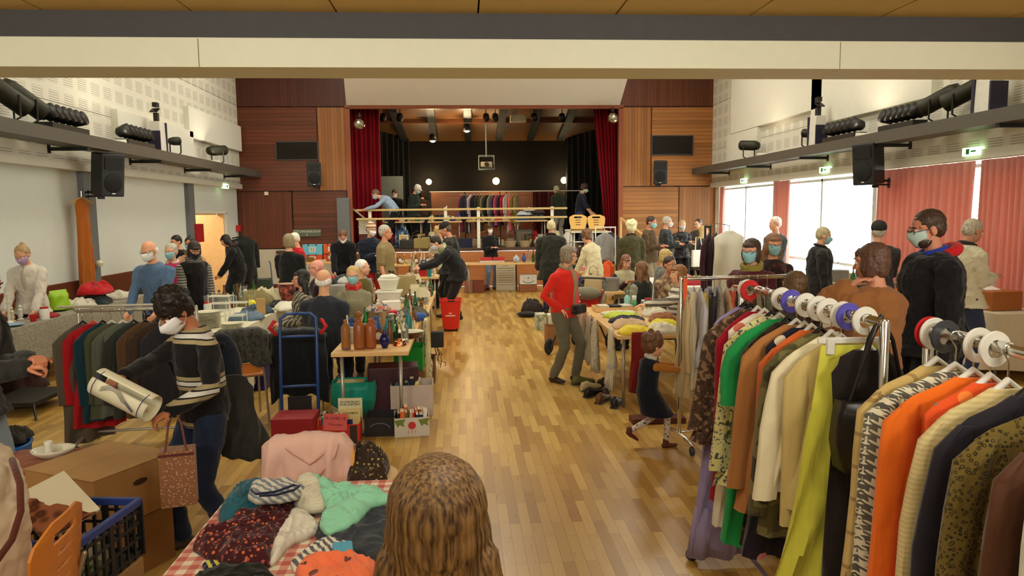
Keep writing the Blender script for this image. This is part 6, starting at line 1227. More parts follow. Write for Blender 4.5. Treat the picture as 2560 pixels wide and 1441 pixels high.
heap('paper_pile', 'heap of green and white packets inside the blue crate', 'papers', cx_, cy_, .355, .27, .38, .16, fab((150, 160, 110), 'speckle', (226, 222, 200), (90, 110, 60), sc=10), 9, -.12)
t2 = thing('cardboard_box', 'pale brown box carrying the blue crate', 'cardboard box', (cx_, cy_, 0), -.12); part('box_walls', MB().box((0, 0, .165), (.36, .44, .33)), plain((176, 140, 92), .8), t2, bevel=.004); part('side_seam', MB().box((.181, 0, .165), (.003, .01, .3)), CARDD, t2)
Pt, Pr, Pl = at(160, 1183, 3.42), at(283, 1312, 3.16), at(95, 1275, 3.22)
ex_ = (Pr - Pt).normalized(); ey_ = (Pt - Pl); ey_ = (ey_ - ex_ * ex_.dot(ey_)).normalized(); ez_ = ex_.cross(ey_)
t_ = thing('picture_panel', 'large white picture panel with a photo of chocolates, leaning out of the blue crate', 'picture', (0, 0, 0)); pc_ = Pt + ex_ * .16 - ey_ * .115
t_.matrix_world = Matrix(((ex_.x, ey_.x, ez_.x, pc_.x), (ex_.y, ey_.y, ez_.y, pc_.y), (ex_.z, ey_.z, ez_.z, pc_.z), (0, 0, 0, 1)))
m_, tt = newmat('printed_photo', (226, 218, 190), .35)
xx, yy, zz2 = tt.xyz(tt.coord())[:3]; vo = tt.add('ShaderNodeTexVoronoi'); vo.inputs['Scale'].default_value = 15; tt.link(tt.coord(), vo.inputs['Vector'])
ch = tt.ramp(vo.outputs['Distance'], [(0, lin((206, 160, 120))), (.15, lin((120, 66, 40))), (.35, lin((70, 34, 22))), (.55, lin((150, 90, 60)))], False)
nz_ = tt.add('ShaderNodeTexNoise'); nz_.inputs['Scale'].default_value = 8; tt.link(tt.coord(), nz_.inputs['Vector'])
msk = tt.math('LESS_THAN', tt.math('ADD', tt.math('SUBTRACT', yy, tt.math('MULTIPLY', xx, .55)), tt.math('MULTIPLY', nz_.outputs[0], .12)), .055); tt.link(tt.mix(msk, lin((226, 218, 190)), ch), tt.b.inputs['Base Color'])
part('cover', MB().box((0, 0, 0), (.34, .24, .012)), m_, t_, bevel=.003); part('page_block', MB().box((0, 0, -.010), (.33, .23, .008)), plain((226, 216, 180), .8), t_)
# plywood chair at the lower left
chair('orange beech chair with a slotted back at the lower left corner', -1.74, 2.66, -PI / 2 + .12 + PI, m=woodm((206, 122, 40), (220, 140, 56), 'z', rough=.35), zt=.86)
tag(obj('shoulder_strap', MB().tube([at(30, 1150, 2.66), at(50, 1210, 2.50), at(52, 1280, 2.42), at(30, 1350, 2.38), at(-20, 1420, 2.36)], .011, 8), fab((92, 44, 34)), smooth=True), 'dark brown bag strap over the cream coat', 'strap')
# blue plastic stool and dark bag at the left edge
p = on(28, 1112, .60); t_ = thing('plastic_basin', 'bright blue plastic tub with a handle slot at the left edge', 'tub', (p.x - .10, p.y, 0)); part('tub_body', MB().lathe([(0, .0), (.15, .0), (.19, .58), (.20, .60), (.18, .60), (.14, .02), (0, .02)], n=28), plain((30, 110, 190), .35), t_, True); part('handle_slot', MB().box((.05, -.187, .56), (.05, .01, .018)), BLACK, t_)
heap('dark_jacket', 'dark grey jacket lying on the blue tub at the left edge', 'jacket', p.x - .14, p.y + .10, .60, .36, .26, .09, fab((62, 60, 54)), 13)
# ---- foreground table with clothes
XT0, XT1, YT0, YT1 = -1.02, -.34, 2.10, 3.20
table('table under the red checked cloth in the foreground', XT0, XT1, YT0, YT1, .74)
cloth_over('red and white checked tablecloth under the clothes in the foreground', XT0, XT1, YT0, YT1, .74, .20, fab((224, 214, 190), 'check', (176, 44, 30), (208, 130, 110), sc=16, folds=.2), 1)
Z0 = .747; H_ = heap
spread('grey_garment', 'dark slate garment lying under the mint blouse', 'garment', [(800, 1290), (880, 1240), (990, 1260), (1010, 1330), (960, 1420), (860, 1400), (790, 1340)], Z0, .05, fab((50, 56, 64)), 14)
spread('folded_garment', 'folded teal garment at the back left of the clothes table', 'garment', [(545, 1290), (570, 1235), (605, 1205), (700, 1210), (735, 1235), (735, 1275), (660, 1285), (600, 1300), (555, 1312)], Z0, .10, fab((36, 92, 106), folds=.8), 3)
spread('patterned_top', 'white top with grey blue swirls and navy edging on the teal garment', 'top', [(618, 1228), (628, 1198), (670, 1196), (730, 1190), (762, 1205), (745, 1228), (700, 1238), (640, 1240)], Z0 + .075, .06, fab((206, 204, 184), 'zebra', (104, 112, 136), sc=14, folds=.8), 4, zr=.84)
tag(obj('navy_edging', MB().tube([on(px, py, .885) for (px, py) in ((628, 1226), (640, 1236), (690, 1230), (735, 1213), (748, 1216), (735, 1226), (690, 1238), (650, 1240))], .005, 6), fab((36, 40, 70))), 'navy piping along the edge of the swirled white top', 'piping')
spread('white_lace_top', 'white lace top between the swirled top and the mint blouse', 'top', [(725, 1235), (745, 1205), (780, 1190), (800, 1215), (815, 1270), (780, 1275), (740, 1265)], Z0 + .02, .10, fab((218, 212, 190), 'knit', (196, 188, 160), sc=30), 16)
spread('blouse', 'mint green eyelet blouse spread at the back right of the clothes table', 'blouse', [(745, 1190), (790, 1182), (822, 1212), (880, 1212), (950, 1222), (985, 1250), (930, 1262), (895, 1300), (860, 1318), (815, 1330), (795, 1305), (820, 1270), (780, 1230)], Z0 + .03, .07, fab((146, 214, 178), 'dots', (162, 222, 190), sc=90, folds=1.0), 5)
spread('blouse', 'dark burgundy blouse with small orange flowers spread over the checked cloth', 'blouse', [(480, 1365), (500, 1325), (540, 1320), (600, 1278), (690, 1268), (735, 1256), (740, 1290), (700, 1340), (672, 1412), (620, 1420), (560, 1400), (520, 1390)], Z0, .10, fab((66, 20, 24), 'floral', (214, 110, 64), (176, 90, 90), sc=60, folds=.9), 2)
spread('white_cloth', 'crumpled white cotton garment beside the burgundy blouse', 'garment', [(735, 1275), (770, 1280), (798, 1310), (790, 1330), (740, 1350), (700, 1375), (688, 1415), (668, 1400), (690, 1340), (715, 1300)], Z0, .08, fab((220, 214, 198), folds=1.0), 6)
spread('striped_top', 'white top with thin navy stripes behind the coral shirt', 'top', [(775, 1360), (815, 1338), (880, 1335), (890, 1365), (850, 1385), (790, 1395), (735, 1425), (725, 1400)], Z0, .045, fab((224, 218, 200), 'stripex', (40, 44, 62), sc=34), 8)
spread('shirt', 'bright coral orange shirt at the front of the clothes table', 'shirt', [(738, 1425), (760, 1395), (810, 1385), (880, 1385), (940, 1400), (930, 1441), (880, 1470), (760, 1470)], Z0 + .02, .07, fab((242, 124, 80), 'dots', (70, 44, 54), sc=16), 7)
spread('blue_card', 'flat sky blue card between the striped top and the coral shirt', 'card', [(830, 1350), (880, 1345), (885, 1382), (832, 1380)], Z0 + .05, .015, plain((84, 166, 196), .6), 10)
spread('black_garment', 'black garment at the front edge of the clothes table', 'garment', [(480, 1441), (560, 1412), (660, 1415), (690, 1441), (690, 1500), (480, 1500)], Z0, .07, fab((24, 28, 24)), 11)
spread('sock', 'small navy and yellow sock on the checked cloth', 'sock', [(505, 1405), (520, 1395), (545, 1398), (565, 1410), (540, 1420), (510, 1418)], Z0, .025, fab((34, 34, 66), 'stripex', (214, 206, 70), sc=36), 12)
# chair beyond the table with the pink coat on its back
yc_ = 3.62; xc_ = at(778, 1100, yc_).x
chair('wooden chair carrying the pink coat behind the clothes table', xc_, yc_ - .26, 0.0 + PI, zt=.84)
def drape(name, label, cat, x, y, zt, w, m, dn_front, dn_back, thick=.05, seed=0, rz=0, group=None):
    """garment thrown over a chair back: hangs down in front and behind"""
    n = 46; rs = []; K = 26
    for k_ in range(K + 1):
        q = k_ / K; L = dn_front + dn_back; s0 = q * L
        zz = -(dn_front - s0) if s0 < dn_front else -(s0 - dn_front); sg = -1 if s0 < dn_front else 1
        yy = sg * thick * min(1, (abs(zz) / .05) ** .5) * (1 + .25 * abs(zz)) if abs(zz) > 1e-5 else 0
        ring = []
        for j in range(n + 1):
            s_ = j / n * 2 - 1; p = Vector((s_ * w * 3.2 + seed, zz * 2.2, seed * 1.3 + sg)); f = ridge(p) ** 2 * .6 + ridge(p * 2.3, 2) ** 2 * .4
            edge = 1 - abs(s_) ** 8 * .6; wd = w / 2 * (1 + .10 * noise.noise(Vector((zz * 5, seed, sg))) + .06 * min(1, abs(zz) * 3))
            ring.append(V(s_ * wd, yy * edge + sg * .055 * (f - .4) * min(1, abs(zz) * 6 + .2), zz - .06 * abs(s_) ** 5 + .016 * (f - .4) - (.03 * math.sin(s_ * 7 + seed) if k_ in (0, K) else 0)))
        rs.append(ring)
    o = obj(name, MB().rings(rs, close=False, caps=False), m, smooth=True, loc=(x, y, zt), rz=rz); so = o.modifiers.new('thickness', 'SOLIDIFY'); so.thickness = .010; so.offset = 0
    return tag(o, label, cat, group)
pkc = drape('pink_coat', 'pale pink coat with a lace collar hanging over a chair back', 'coat', xc_ - .01, yc_ - .02, .87, .45, fab((226, 184, 168), 'knit', (232, 196, 180), sc=30, folds=.6), .50, .55, .06, 3)
for k_, P_c in enumerate((((715, 1120), (745, 1140), (775, 1160), (800, 1140), (830, 1112)), ((845, 1110), (835, 1140), (810, 1170), (790, 1195)))): part('lace_trim' , MB().tube([rzm(0) @ (at(px, py, 3.53) - V(xc_ - .01, yc_ - .02, .87)) for (px, py) in P_c], [.007, .010, .011, .010, .007][:len(P_c)], 7), fab((214, 164, 150), 'knit', (236, 200, 186), sc=40), pkc, True)
heap('dark_sleeve', 'dark brown garment with gold sequins slung beside the pink coat', 'garment', xc_ + .27, yc_ + .02, .62, .24, .32, .17, fab((54, 40, 28), 'dots', (176, 156, 90), sc=46), 17)
tag(obj('stool', MB().lathe([(0, .58), (.16, .58), (.165, .60), (.16, .62), (0, .62)], n=24).tube([(.12, 0, 0), (.10, 0, .58)], .014).tube([(-.06, .10, 0), (-.05, .09, .58)], .014).tube([(-.06, -.10, 0), (-.05, -.09, .58)], .014).tube([(.11, 0, .3), (-.055, .095, .3), (-.055, -.095, .3), (.11, 0, .3)], .008), BEECH, loc=(xc_ + .27, yc_ + .02, 0)), 'small stool under the dark sequinned garment', 'stool')
# ---- clothes rail beside the striped person
YR = 6.25; xa_, xb_ = at(196, 780, YR).x, at(480, 780, YR).x; zr_ = at(300, 776, YR).z
rack('clothes_rack', 'low grey double clothes rail behind the person in the striped jumper', (xa_, YR), (xb_, YR + .1), zr_, m=plain((176, 172, 160), .35, .5), feet=.24)
tag(obj('second_rail', MB().tube([(xa_ - .10, YR - .12, zr_ + .05), (xb_, YR - .06, zr_ + .05)], .011, 8).tube([(xa_, YR - .12, zr_ + .05), (xa_, YR - .01, zr_ - .01)], .009, 8), plain((190, 186, 172), .35, .5)), 'thin upper bar along the low grey clothes rail', 'rail')
for i, (px, L, m, lab, hc_) in enumerate(((206, 1.0, fab((92, 82, 70)), 'long grey brown coat at the left end of the low grey rail', BKP), (232, .88, fab((176, 26, 34), folds=.2), 'red coat on an orange hanger', (226, 90, 66)), (256, .82, fab((24, 60, 74)), 'dark teal jacket beside the red coat', BKP), (278, .80, fab((80, 84, 62), rough=.9, folds=.8), 'olive green padded jacket beside the teal one', WHP), (306, .78, fab((92, 98, 84), rough=.9, folds=.8), 'grey green jacket in the middle of the low grey rail', WHP), (334, .78, fab((46, 50, 44)), 'dark green jacket on the low grey rail', BKP), (362, .80, fab((84, 60, 36)), 'brown suede jacket on the low grey rail', BKP), (392, .76, fab((60, 44, 32)), 'dark brown jacket next to the brown suede one', BKP), (425, .76, fab((40, 40, 44)), 'charcoal jacket at the right end of the low grey rail', BKP))):
    hang(lab, at(px, 800, YR).x, YR, zr_, L, .19, m, .52, 1.08, 'coat', seed=i + 101, rz=.75 + random.Random(i).uniform(-.15, .15), hcol=hc_, t=.03)
# ---- hand truck, cooler, chair with fluffy coat
yb = 6.35; xh = at(748, 900, yb).x; t_ = thing('hand_truck', 'blue hand truck with red grips standing beside the seated people', 'hand truck', (xh, yb, 0), .12); t_.scale = (1, 1, .93)
HB = plain((24, 66, 130), .3); ht = []
for sx in (-1, 1): part('side_tube', MB().tube([V(sx * .155, -.10, .12), V(sx * .155, -.04, .62), V(sx * .155, .02, 1.0), V(sx * .15, .05, 1.13), V(sx * .10, .055, 1.17), V(0, .055, 1.175)], .014, 10), HB, t_, True)
for zz, yy in ((.20, -.09), (.50, -.055), (.96, .015)): part('cross_tube', MB().tube([V(-.155, yy, zz), V(.155, yy, zz)], .012, 8), HB, t_, True)
part('toe_plate', MB().box((0, -.26, .03), (.36, .30, .012)), HB, t_); part('frame_plate', MB().box((0, -.09, .30), (.20, .01, .22)), plain((30, 26, 28), .6), t_)
for sx in (-1, 1):
    part('grip', MB().tube([V(sx * .19, .04, .98), V(sx * .24, .01, 1.05), V(sx * .20, .03, 1.11)], .018, 8), plain((196, 30, 36), .4), t_, True); part('wheel', MB().lathe([(.03, -.02), (.095, -.025), (.115, -.012), (.115, .012), (.095, .025), (.03, .02)], (sx * .20, .0, .115), 24, 0, Euler((0, PI / 2, 0)).to_matrix()), plain((50, 50, 50), .7), t_, True)
    for k in (0, 1, 2): pass
tag(obj('cardboard_crate', MB().box((0, 0, .12), (.34, .30, .24)), plain((150, 24, 30), .7), loc=(xh + .02, yb - .30, .04), bevel=.005), 'red and navy carton loaded on the hand truck', 'carton')
drape('dark_coat', 'long black coat hanging over the chair behind the hand truck', 'coat', at(745, 850, 6.95).x, 6.98, .88, .52, fab((22, 26, 30)), .66, .5, .08, 8); chair('chair under the long black coat', at(745, 850, 6.95).x, 7.2, 0, zt=.84)
p = on(632, 978, 0); t_ = thing('cool_box', 'dark blue cool box with a pale rim on the floor by the chair', 'cool box', (p.x, p.y + .12, 0), -.12)
part('box_body', MB().rings([[V(x * .165 * f, y * .125 * f, z) for (x, y) in ((-1, -1), (1, -1), (1, 1), (-1, 1))] for (f, z) in ((.86, 0), (1, .30))]), plain((28, 30, 120), .4), t_, bevel=.01); part('rim', MB().box((0, 0, .315), (.36, .28, .035)), plain((214, 206, 170), .5), t_, bevel=.008); part('lid', MB().rings([[V(x * .165 * f, y * .125 * f, z) for (x, y) in ((-1, -1), (1, -1), (1, 1), (-1, 1))] for (f, z) in ((1, .33), (1, .345), (.8, .38))]), plain((50, 96, 196), .35), t_, bevel=.012); part('handle', MB().tube([(-.17, 0, .33), (-.19, 0, .40), (.19, 0, .40), (.17, 0, .33)], .008, 6), plain((40, 80, 180), .4), t_)
pc = on(600, 1030, 0); chair('beech chair with a grey fluffy coat over its back, left of the cool box', -2.16, 6.95, .45, zt=.84, m=woodm((196, 110, 40), (206, 122, 50), 'x'))
drape('fluffy_coat', 'dark grey fluffy coat over the back of a chair left of the cool box', 'coat', -2.08, 6.76, .92, .50, fab((62, 62, 54), 'speckle', (44, 44, 40), (76, 76, 66), sc=30, rough=1, folds=1.0), .34, .30, .08, 4, .45)
# ================================================================ the stalls
def tbl(label, x0, x1, y0, y1, **k): return table(label, x0, x1, y0, y1, **k)
# ---- left row, bottle table
tbl('beech table with stoneware bottles at its near end', -1.18, -.50, 6.35, 8.9); tbl('beech table with crockery in the middle of the left aisle row', -1.15, -.44, 8.93, 11.4); tbl('beech table at the far end of the left aisle row', -1.15, -.48, 13.9, 16.0)
Z = .742
def bottle(px, py, D, R, H, col, label, handle=False, dots=None):
    p = at(px, py, D); t = thing('stoneware_bottle', label, 'bottle', (p.x, D, Z)); m = fab(col, 'dots', dots, sc=26, rough=.35, folds=0) if dots else plain(col, .3)
    part('bottle_body', MB().lathe([(0, 0), (R * .95, 0), (R, .02), (R, H * .72), (R * .85, H * .80), (R * .42, H * .87), (R * .34, H * .93), (R * .42, H * .96), (R * .40, H), (R * .25, H), (0, H * .98)], n=26), m, t, True)
    if handle: part('handle', MB().tube([V(R * .35, 0, H * .92), V(R * .85, 0, H * .92), V(R * .95, 0, H * .80), V(R * .7, 0, H * .76)], .008, 7), m, t, True)
bottle(865, 860, 6.50, .042, .27, (150, 100, 48), 'brown stoneware bottle with blue and white flower spots', dots=(60, 84, 130)); bottle(899, 860, 6.52, .052, .29, (150, 86, 44), 'plain brown stoneware bottle with a round stopper, middle one of three', handle=False); bottle(927, 860, 6.55, .050, .27, (156, 86, 46), 'plain brown stoneware bottle without a stopper, right one of three', True)
tag(obj('stopper', MB().ell((0, 0, .03), .03, n=14), plain((150, 86, 44), .3), smooth=True, loc=(at(899, 860, 6.52).x, 6.52, Z + .285)), 'round brown stopper on the middle stoneware bottle', 'stopper')
p = at(962, 860, 6.55); t_ = thing('blue_vase', 'small dark blue glazed vase at the near table end', 'vase', (p.x, 6.55, Z)); part('vase_body', MB().lathe([(0, 0), (.028, 0), (.028, .012), (.044, .04), (.047, .075), (.035, .11), (.014, .135), (.017, .16), (.012, .165), (0, .16)], n=24), plain((24, 26, 84), .15), t_, True)
p = at(998, 850, 6.62); t_ = thing('copper_mould', 'shiny copper mould with a paper price tag at the table corner', 'mould', (p.x, 6.66, Z)); part('mould_body', MB().lathe([(.065, 0), (.062, .02), (.052, .022), (.05, .04), (.036, .044), (.03, .06), (0, .062)], n=10), chrome((214, 130, 70), .2), t_); part('price_tag', MB().box((.02, -.066, .025), (.02, .002, .03)), plain((230, 226, 206), .7), t_)
p = at(945, 800, 7.3); t_ = thing('stock_pot', 'tall steel pot with ring handles behind the brown bottles', 'pot', (p.x, 7.3, Z)); part('pot_body', MB().lathe([(0, 0), (.11, 0), (.11, .24), (.115, .245), (.105, .245), (.105, .01), (0, .01)], n=28), chrome((190, 180, 160), .28), t_, True); part('ring_handle', MB().tube([V(.0 + .035 * math.cos(a), -.118, .16 + .03 * math.sin(a)) for a in [2 * PI * k / 12 for k in range(13)]], .005, 6, ends=False), chrome(), t_, True)
heap('tray_goods', 'pile of postcards and small packets on the steel pot', 'packets', p.x, 7.3, Z + .248, .24, .2, .06, fab((190, 186, 160), 'speckle', (60, 60, 120), (196, 60, 50), sc=16), 31)
p = at(912, 770, 7.9); t_ = thing('green_bottle', 'green glass bottle beside the tall steel pot', 'bottle', (at(916, 780, 7.4).x, 7.35, Z)); part('bottle_body', MB().lathe([(0, 0), (.045, 0), (.045, .10), (.016, .2), (.015, .27), (0, .27)], n=18), glass((70, 190, 100), .1), t_, True)
for i, (px, py, D, w, d, h, col, lab) in enumerate(((1020, 815, 7.1, .34, .24, .05, 'dark brown', 'oval brown baking dish with white rim on the table edge'),)):
    t_ = thing('baking_dish', lab, 'dish', (at(px, py, D).x, D, Z + .0)); part('dish_body', MB().lathe([(0, 0), (.12, 0), (.15, .05), (.155, .055), (.145, .055), (.112, .01), (0, .01)], n=28), plain((96, 58, 34), .3), t_, True); t_.scale = (1, .75, 1)
    part('rim', MB().lathe([(.15, .052), (.158, .058), (.15, .062), (.143, .056)], n=28), plain((222, 216, 196), .3), t_, True)
av = [(at(865, 860, 6.5).x, 6.5, .05), (at(899, 860, 6.5).x, 6.52, .06), (at(927, 860, 6.5).x, 6.55, .07), (at(962, 860, 6.5).x, 6.55, .05), (at(998, 850, 6.6).x, 6.66, .07), (at(945, 800, 7.3).x, 7.3, .15), (at(1020, 815, 7.1).x, 7.1, .16), (at(916, 780, 7.4).x, 7.35, .05)]
CROCK = ['vase', 'cup', 'bowl', 'plate', 'jar', 'candlestick', 'tin', 'teapot', 'figurine', 'goblet', 'cooking pot', 'bottle', 'cup', 'framed picture', 'clock']
av = scatter(-1.16, -.52, 6.72, 8.05, Z, 60, CROCK, 'on the near left table', 5, av, s=.85, gap=.004)
# cloths and cartons further along
heap('red_towel', 'red and white striped towel folded on the left aisle row', 'towel', at(985, 735, 8.5).x - .1, 8.45, Z, .36, .3, .10, fab((206, 190, 180), 'stripe', (176, 34, 44), sc=30), 41); heap('olive_garment', 'grey olive garment heaped beside the striped towel', 'garment', at(1030, 735, 8.6).x, 8.55, Z, .4, .34, .12, fab((84, 80, 58)), 42)
t_ = thing('cloth_roll', 'blue rolled fleece on the table edge above the red basket', 'roll', (-.62, 8.12, Z), .25); part('roll_body', MB().tube([V(-.16, 0, .05), V(.16, 0, .05)], .048, 16), fab((64, 100, 176)), t_, True)
tag(obj('red_carton', rbox(.20, .14, .13), plain((200, 28, 32), .5), loc=(-.86, 8.14, Z), rz=.2, bevel=.004), 'bright red carton beside the blue rolled fleece', 'carton')
# stacked white plastic boxes with a basket on top
xq, yq = at(972, 705, 9.5).x, 9.5
for k, (zz, s_, lab) in enumerate(((Z, 1.0, 'white lidded plastic box, bottom of the stack on the left row'),)):
    t_ = thing('plastic_box', lab, 'plastic box', (xq, yq, zz)); part('box_body', MB().rings([[V(x * .15 * f, y * .12 * f, z) for (x, y) in ((-1, -1), (1, -1), (1, 1), (-1, 1))] for (f, z) in ((.88, 0), (1, .19))]), plain((226, 224, 206), .35), t_, bevel=.008); part('lid', MB().box((0, 0, .205), (.34, .27, .03)), plain((232, 230, 214), .35), t_, bevel=.008)
t_ = thing('plastic_basket', 'white plastic basket standing on the lidded box', 'basket', (xq, yq, Z + .222)); part('basket_body', MB().rings([[V(x * .13 * f, y * .10 * f, z) for (x, y) in ((-1, -1), (1, -1), (1, 1), (-1, 1))] for (f, z) in ((.72, 0), (1, .13), (1.05, .135), (1.02, .16))]), plain((228, 226, 206), .35), t_, bevel=.006); heap('white_goods', 'white wrapped goods in the plastic basket on the stack', 'goods', xq, yq, Z + .385, .22, .16, .05, plain((228, 226, 210), .6), 44)
tag(obj('display_board', MB().box((0, 0, .17), (.02, .30, .34)).box((0, 0, .005), (.12, .30, .01)), plain((178, 160, 110), .7), loc=(at(1015, 690, 10.2).x, 10.3, Z), rz=1.1), 'upright beige board behind the stacked plastic boxes', 'board')
av2 = [(xq, yq, .2), (at(1015, 690, 10.2).x, 10.3, .18)]
scatter(-1.12, -.46, 8.95, 11.35, Z, 80, CROCK + ['table lamp', 'folded cloth', 'basket', 'box', 'toy car'], 'on the middle left table', 6, av2, s=.9, gap=.004)
scatter(-1.12, -.50, 13.95, 15.95, Z, 40, CROCK, 'on the far left table', 7, gap=.004)
# floral scarf over the table edge, green crate and boxes below
tag(obj('hanging_scarf', hung_mesh(.66, .09, 1.5, 0, 3, .02), fab((206, 196, 150), 'floral', (150, 130, 90), (176, 150, 120), sc=20), smooth=True, loc=(-.425, 7.95, .80), rz=PI / 2), 'long cream flowered scarf hanging from the table corner', 'scarf')
t_ = open_box('plastic_crate', 'bright green plastic crate under the table edge', 'crate', -.60, 7.75, .30, .30, .34, .24, plain((20, 150, 40), .4)); tag(obj('crate_stand', rbox(.34, .36, .295), CARDD, loc=(-.60, 7.75, 0)), 'brown box under the green crate', 'box')
BX = [ # label, px,py of floor centre-front, w,d,h, colour, n books
 ('white fruit carton full of paperbacks standing on the floor at the aisle', 1027, 1092, .30, .26, .17, (206, 200, 184), 9, .10),
 ('orange red fruit carton of books with a handwritten card', 835, 1112, .42, .30, .17, (196, 40, 24), 8, .05),
 ('black fruit carton between the white and the red one', 950, 1092, .26, .26, .17, (34, 30, 32), 0, .0),
 ('tall white carton with pink card behind the paperbacks', 1030, 1040, .40, .30, .30, (200, 184, 172), 6, 0),
 ('brown carton of books farther along under the table', 1048, 960, .36, .34, .28, (110, 78, 52), 8, .0),
 ('grey carton of books farthest under the table edge', 1035, 900, .34, .30, .30, (96, 84, 70), 7, 0)]
for i, (lab, px, py, w, d, h, col, nb, rz_) in enumerate(BX):
    q = on(px, py, 0); y_ = q.y + d / 2; t_ = open_box('fruit_carton' if i < 3 else 'carton', lab, 'carton', q.x, y_, 0, w, d, h, plain(col, .75), rz=rz_)
    if i == 0:
        part('round_logo', MB().lathe([(0, .002), (.034, .002), (.034, 0)], (0, -d / 2 - .004, .10), 20, 0, Euler((PI / 2, 0, 0)).to_matrix()).box((0, -d / 2 - .004, .045), (.004, .002, .03)).box((-.03, -d / 2 - .004, .045), (.004, .002, .03)).box((.03, -d / 2 - .004, .045), (.004, .002, .03)), plain((196, 50, 44), .6), t_)
        for sx in (-1, 1): part('leaf_print', MB().prism([(-.05, .02), (.05, .03), (.03, -.01), (.04, -.04), (0, -.02), (-.02, -.04)], 0, .002, Matrix.Translation((sx * .105, -d / 2 - .004, .13)) @ Matrix.Rotation(PI / 2, 4, 'X')), plain((110, 130, 50), .6), t_)
    if i == 1:
        part('green_label', MB().lathe([(0, .002), (.05, .002), (.05, 0)], (.06, -d / 2 - .004, .07), 20, 0, Euler((PI / 2, 0, 0)).to_matrix() @ Matrix.Diagonal((1, .5, 1))), plain((110, 150, 40), .6), t_); part('dark_corner', MB().box((.16, -d / 2 - .004, .08), (.06, .003, .16)), plain((50, 36, 30), .7), t_)
    if i == 2: part('curl_print', MB().tube([V(.09 * math.cos(a), -d / 2 - .004, .07 + .05 * math.sin(a)) for a in [0 + k * .25 for k in range(12)]], .003, 5), plain((120, 130, 150), .5), t_)
    if nb:
        rows = 2 if d > .28 or i == 0 else 1
        for rw in range(rows): books_in(q.x, y_ + (rw - (rows - 1) / 2) * .13, .0 if h < .2 else h - .17, w - .02, d / rows - .01, rz_, nb, 'in the ' + ('aisle fruit carton', 'red fruit carton', '', 'tall white carton', 'brown carton', 'grey carton')[i], 60 + i * 3 + rw, hmax=.23)
        if h > .2: tag(obj('carton_filling', rbox(w - .03, d - .03, h - .18), CARDD, loc=(q.x, y_, .008), rz=rz_), 'brown packing below the books in the %s' % lab[:40].rsplit(' ', 1)[0], 'packing')
# writing on books and cards
q = on(835, 1112, 0)
t_ = thing('paper_card', 'salmon pink handwritten card on the red fruit carton', 'card', (q.x + .02, q.y - .015, .20)); t_.rotation_euler = (-.25, .05, .05); part('card_sheet', MB().box((0, 0, 0), (.20, .003, .14)), plain((206, 90, 84), .8), t_); text_on('LE LIVRE 1€', .035, FM((0, -.003, .03), (1, .0, -.05), (0, 0, 1)), plain((120, 40, 60), .8), t_, 'handwriting'); text_on('L\'Europe', .032, FM((0, -.003, -.02), (1, .0, -.05), (0, 0, 1)), plain((120, 40, 60), .8), t_, 'handwriting')
t_ = thing('book', 'large white book titled Le Livre Blanc in the red carton', 'book', (q.x + .11, q.y + .24, .02)); part('cover', MB().box((0, 0, .16), (.21, .015, .32)), plain((222, 214, 172), .6), t_); text_on('LE LIVRE BLANC\nD\'UN CONTRAT', .024, FM((0, -.009, .275), (1, 0, 0), (0, 0, 1)), BLACK, t_, 'title')
t_ = thing('book', 'cream and blue book marked Documents in the red carton', 'book', (q.x + .13, q.y + .10, .02)); part('cover', MB().box((0, 0, .13), (.17, .02, .26)), plain((214, 196, 130), .6), t_); part('colour_panel', MB().box((-.03, -.011, .10), (.10, .002, .14)), plain((40, 50, 110), .5), t_); text_on('DOCUMENTS', .022, FM((0, -.012, .225), (1, 0, 0), (0, 0, 1)), BLACK, t_, 'title')
q = on(880, 1050, 0); t_ = thing('shopping_bag', 'teal and clear plastic shopping bag holding a box, under the bottle table', 'bag', (q.x, q.y + .12, 0)); mb = MB().rings([[V(x * .19 * f + .01 * math.sin(5 * z), y * .12 * f2, z) for (x, y) in ((-1, -1), (-.4, -1.1), (.3, -1.05), (1, -1), (1.1, 0), (1, 1), (0, 1.1), (-1, 1), (-1.1, 0))] for (f, f2, z) in ((.85, .8, 0), (1, 1, .15), (1.05, 1, .28), (1.0, .9, .36))], caps=False)
part('bag_body', mb, fab((22, 140, 118), rough=.4, folds=.7), t_, True).modifiers.new('thickness', 'SOLIDIFY').thickness = .003
part('white_panel', MB().box((-.15, -.117, .16), (.06, .004, .28)), plain((190, 180, 150), .6), t_); tag(obj('cream_carton', rbox(.26, .16, .34), plain((206, 190, 130), .6), loc=(q.x - .02, q.y + .12, .01)), 'cream carton standing inside the teal shopping bag', 'carton')
q = on(1095, 920, 0); t_ = thing('wire_basket_stand', 'curly wrought iron stand with a dark shade beside the book cartons', 'stand', (q.x, q.y, 0)); part('shade', MB().box((0, 0, .37), (.16, .12, .20)), plain((40, 40, 40), .6), t_, bevel=.01)
for k in range(5): part('iron_scroll', MB().tube([V(.09 * math.cos(k * 1.26) * (1 - j / 14) + .02 * math.sin(j), .09 * math.sin(k * 1.26) * (1 - j / 14), .02 + .25 * j / 12 + .02 * math.sin(j * 1.3)) for j in range(12)], .005, 6), plain((110, 70, 30), .5, .6), t_)
# things under the near table
q = on(985, 1010, 0); tag(obj('suitcase', rbox(.50, .28, .46), plain((66, 24, 34), .5), loc=(-.72, 7.15, 0), rz=.1, bevel=.02), 'dark maroon suitcase under the bottle table', 'suitcase')
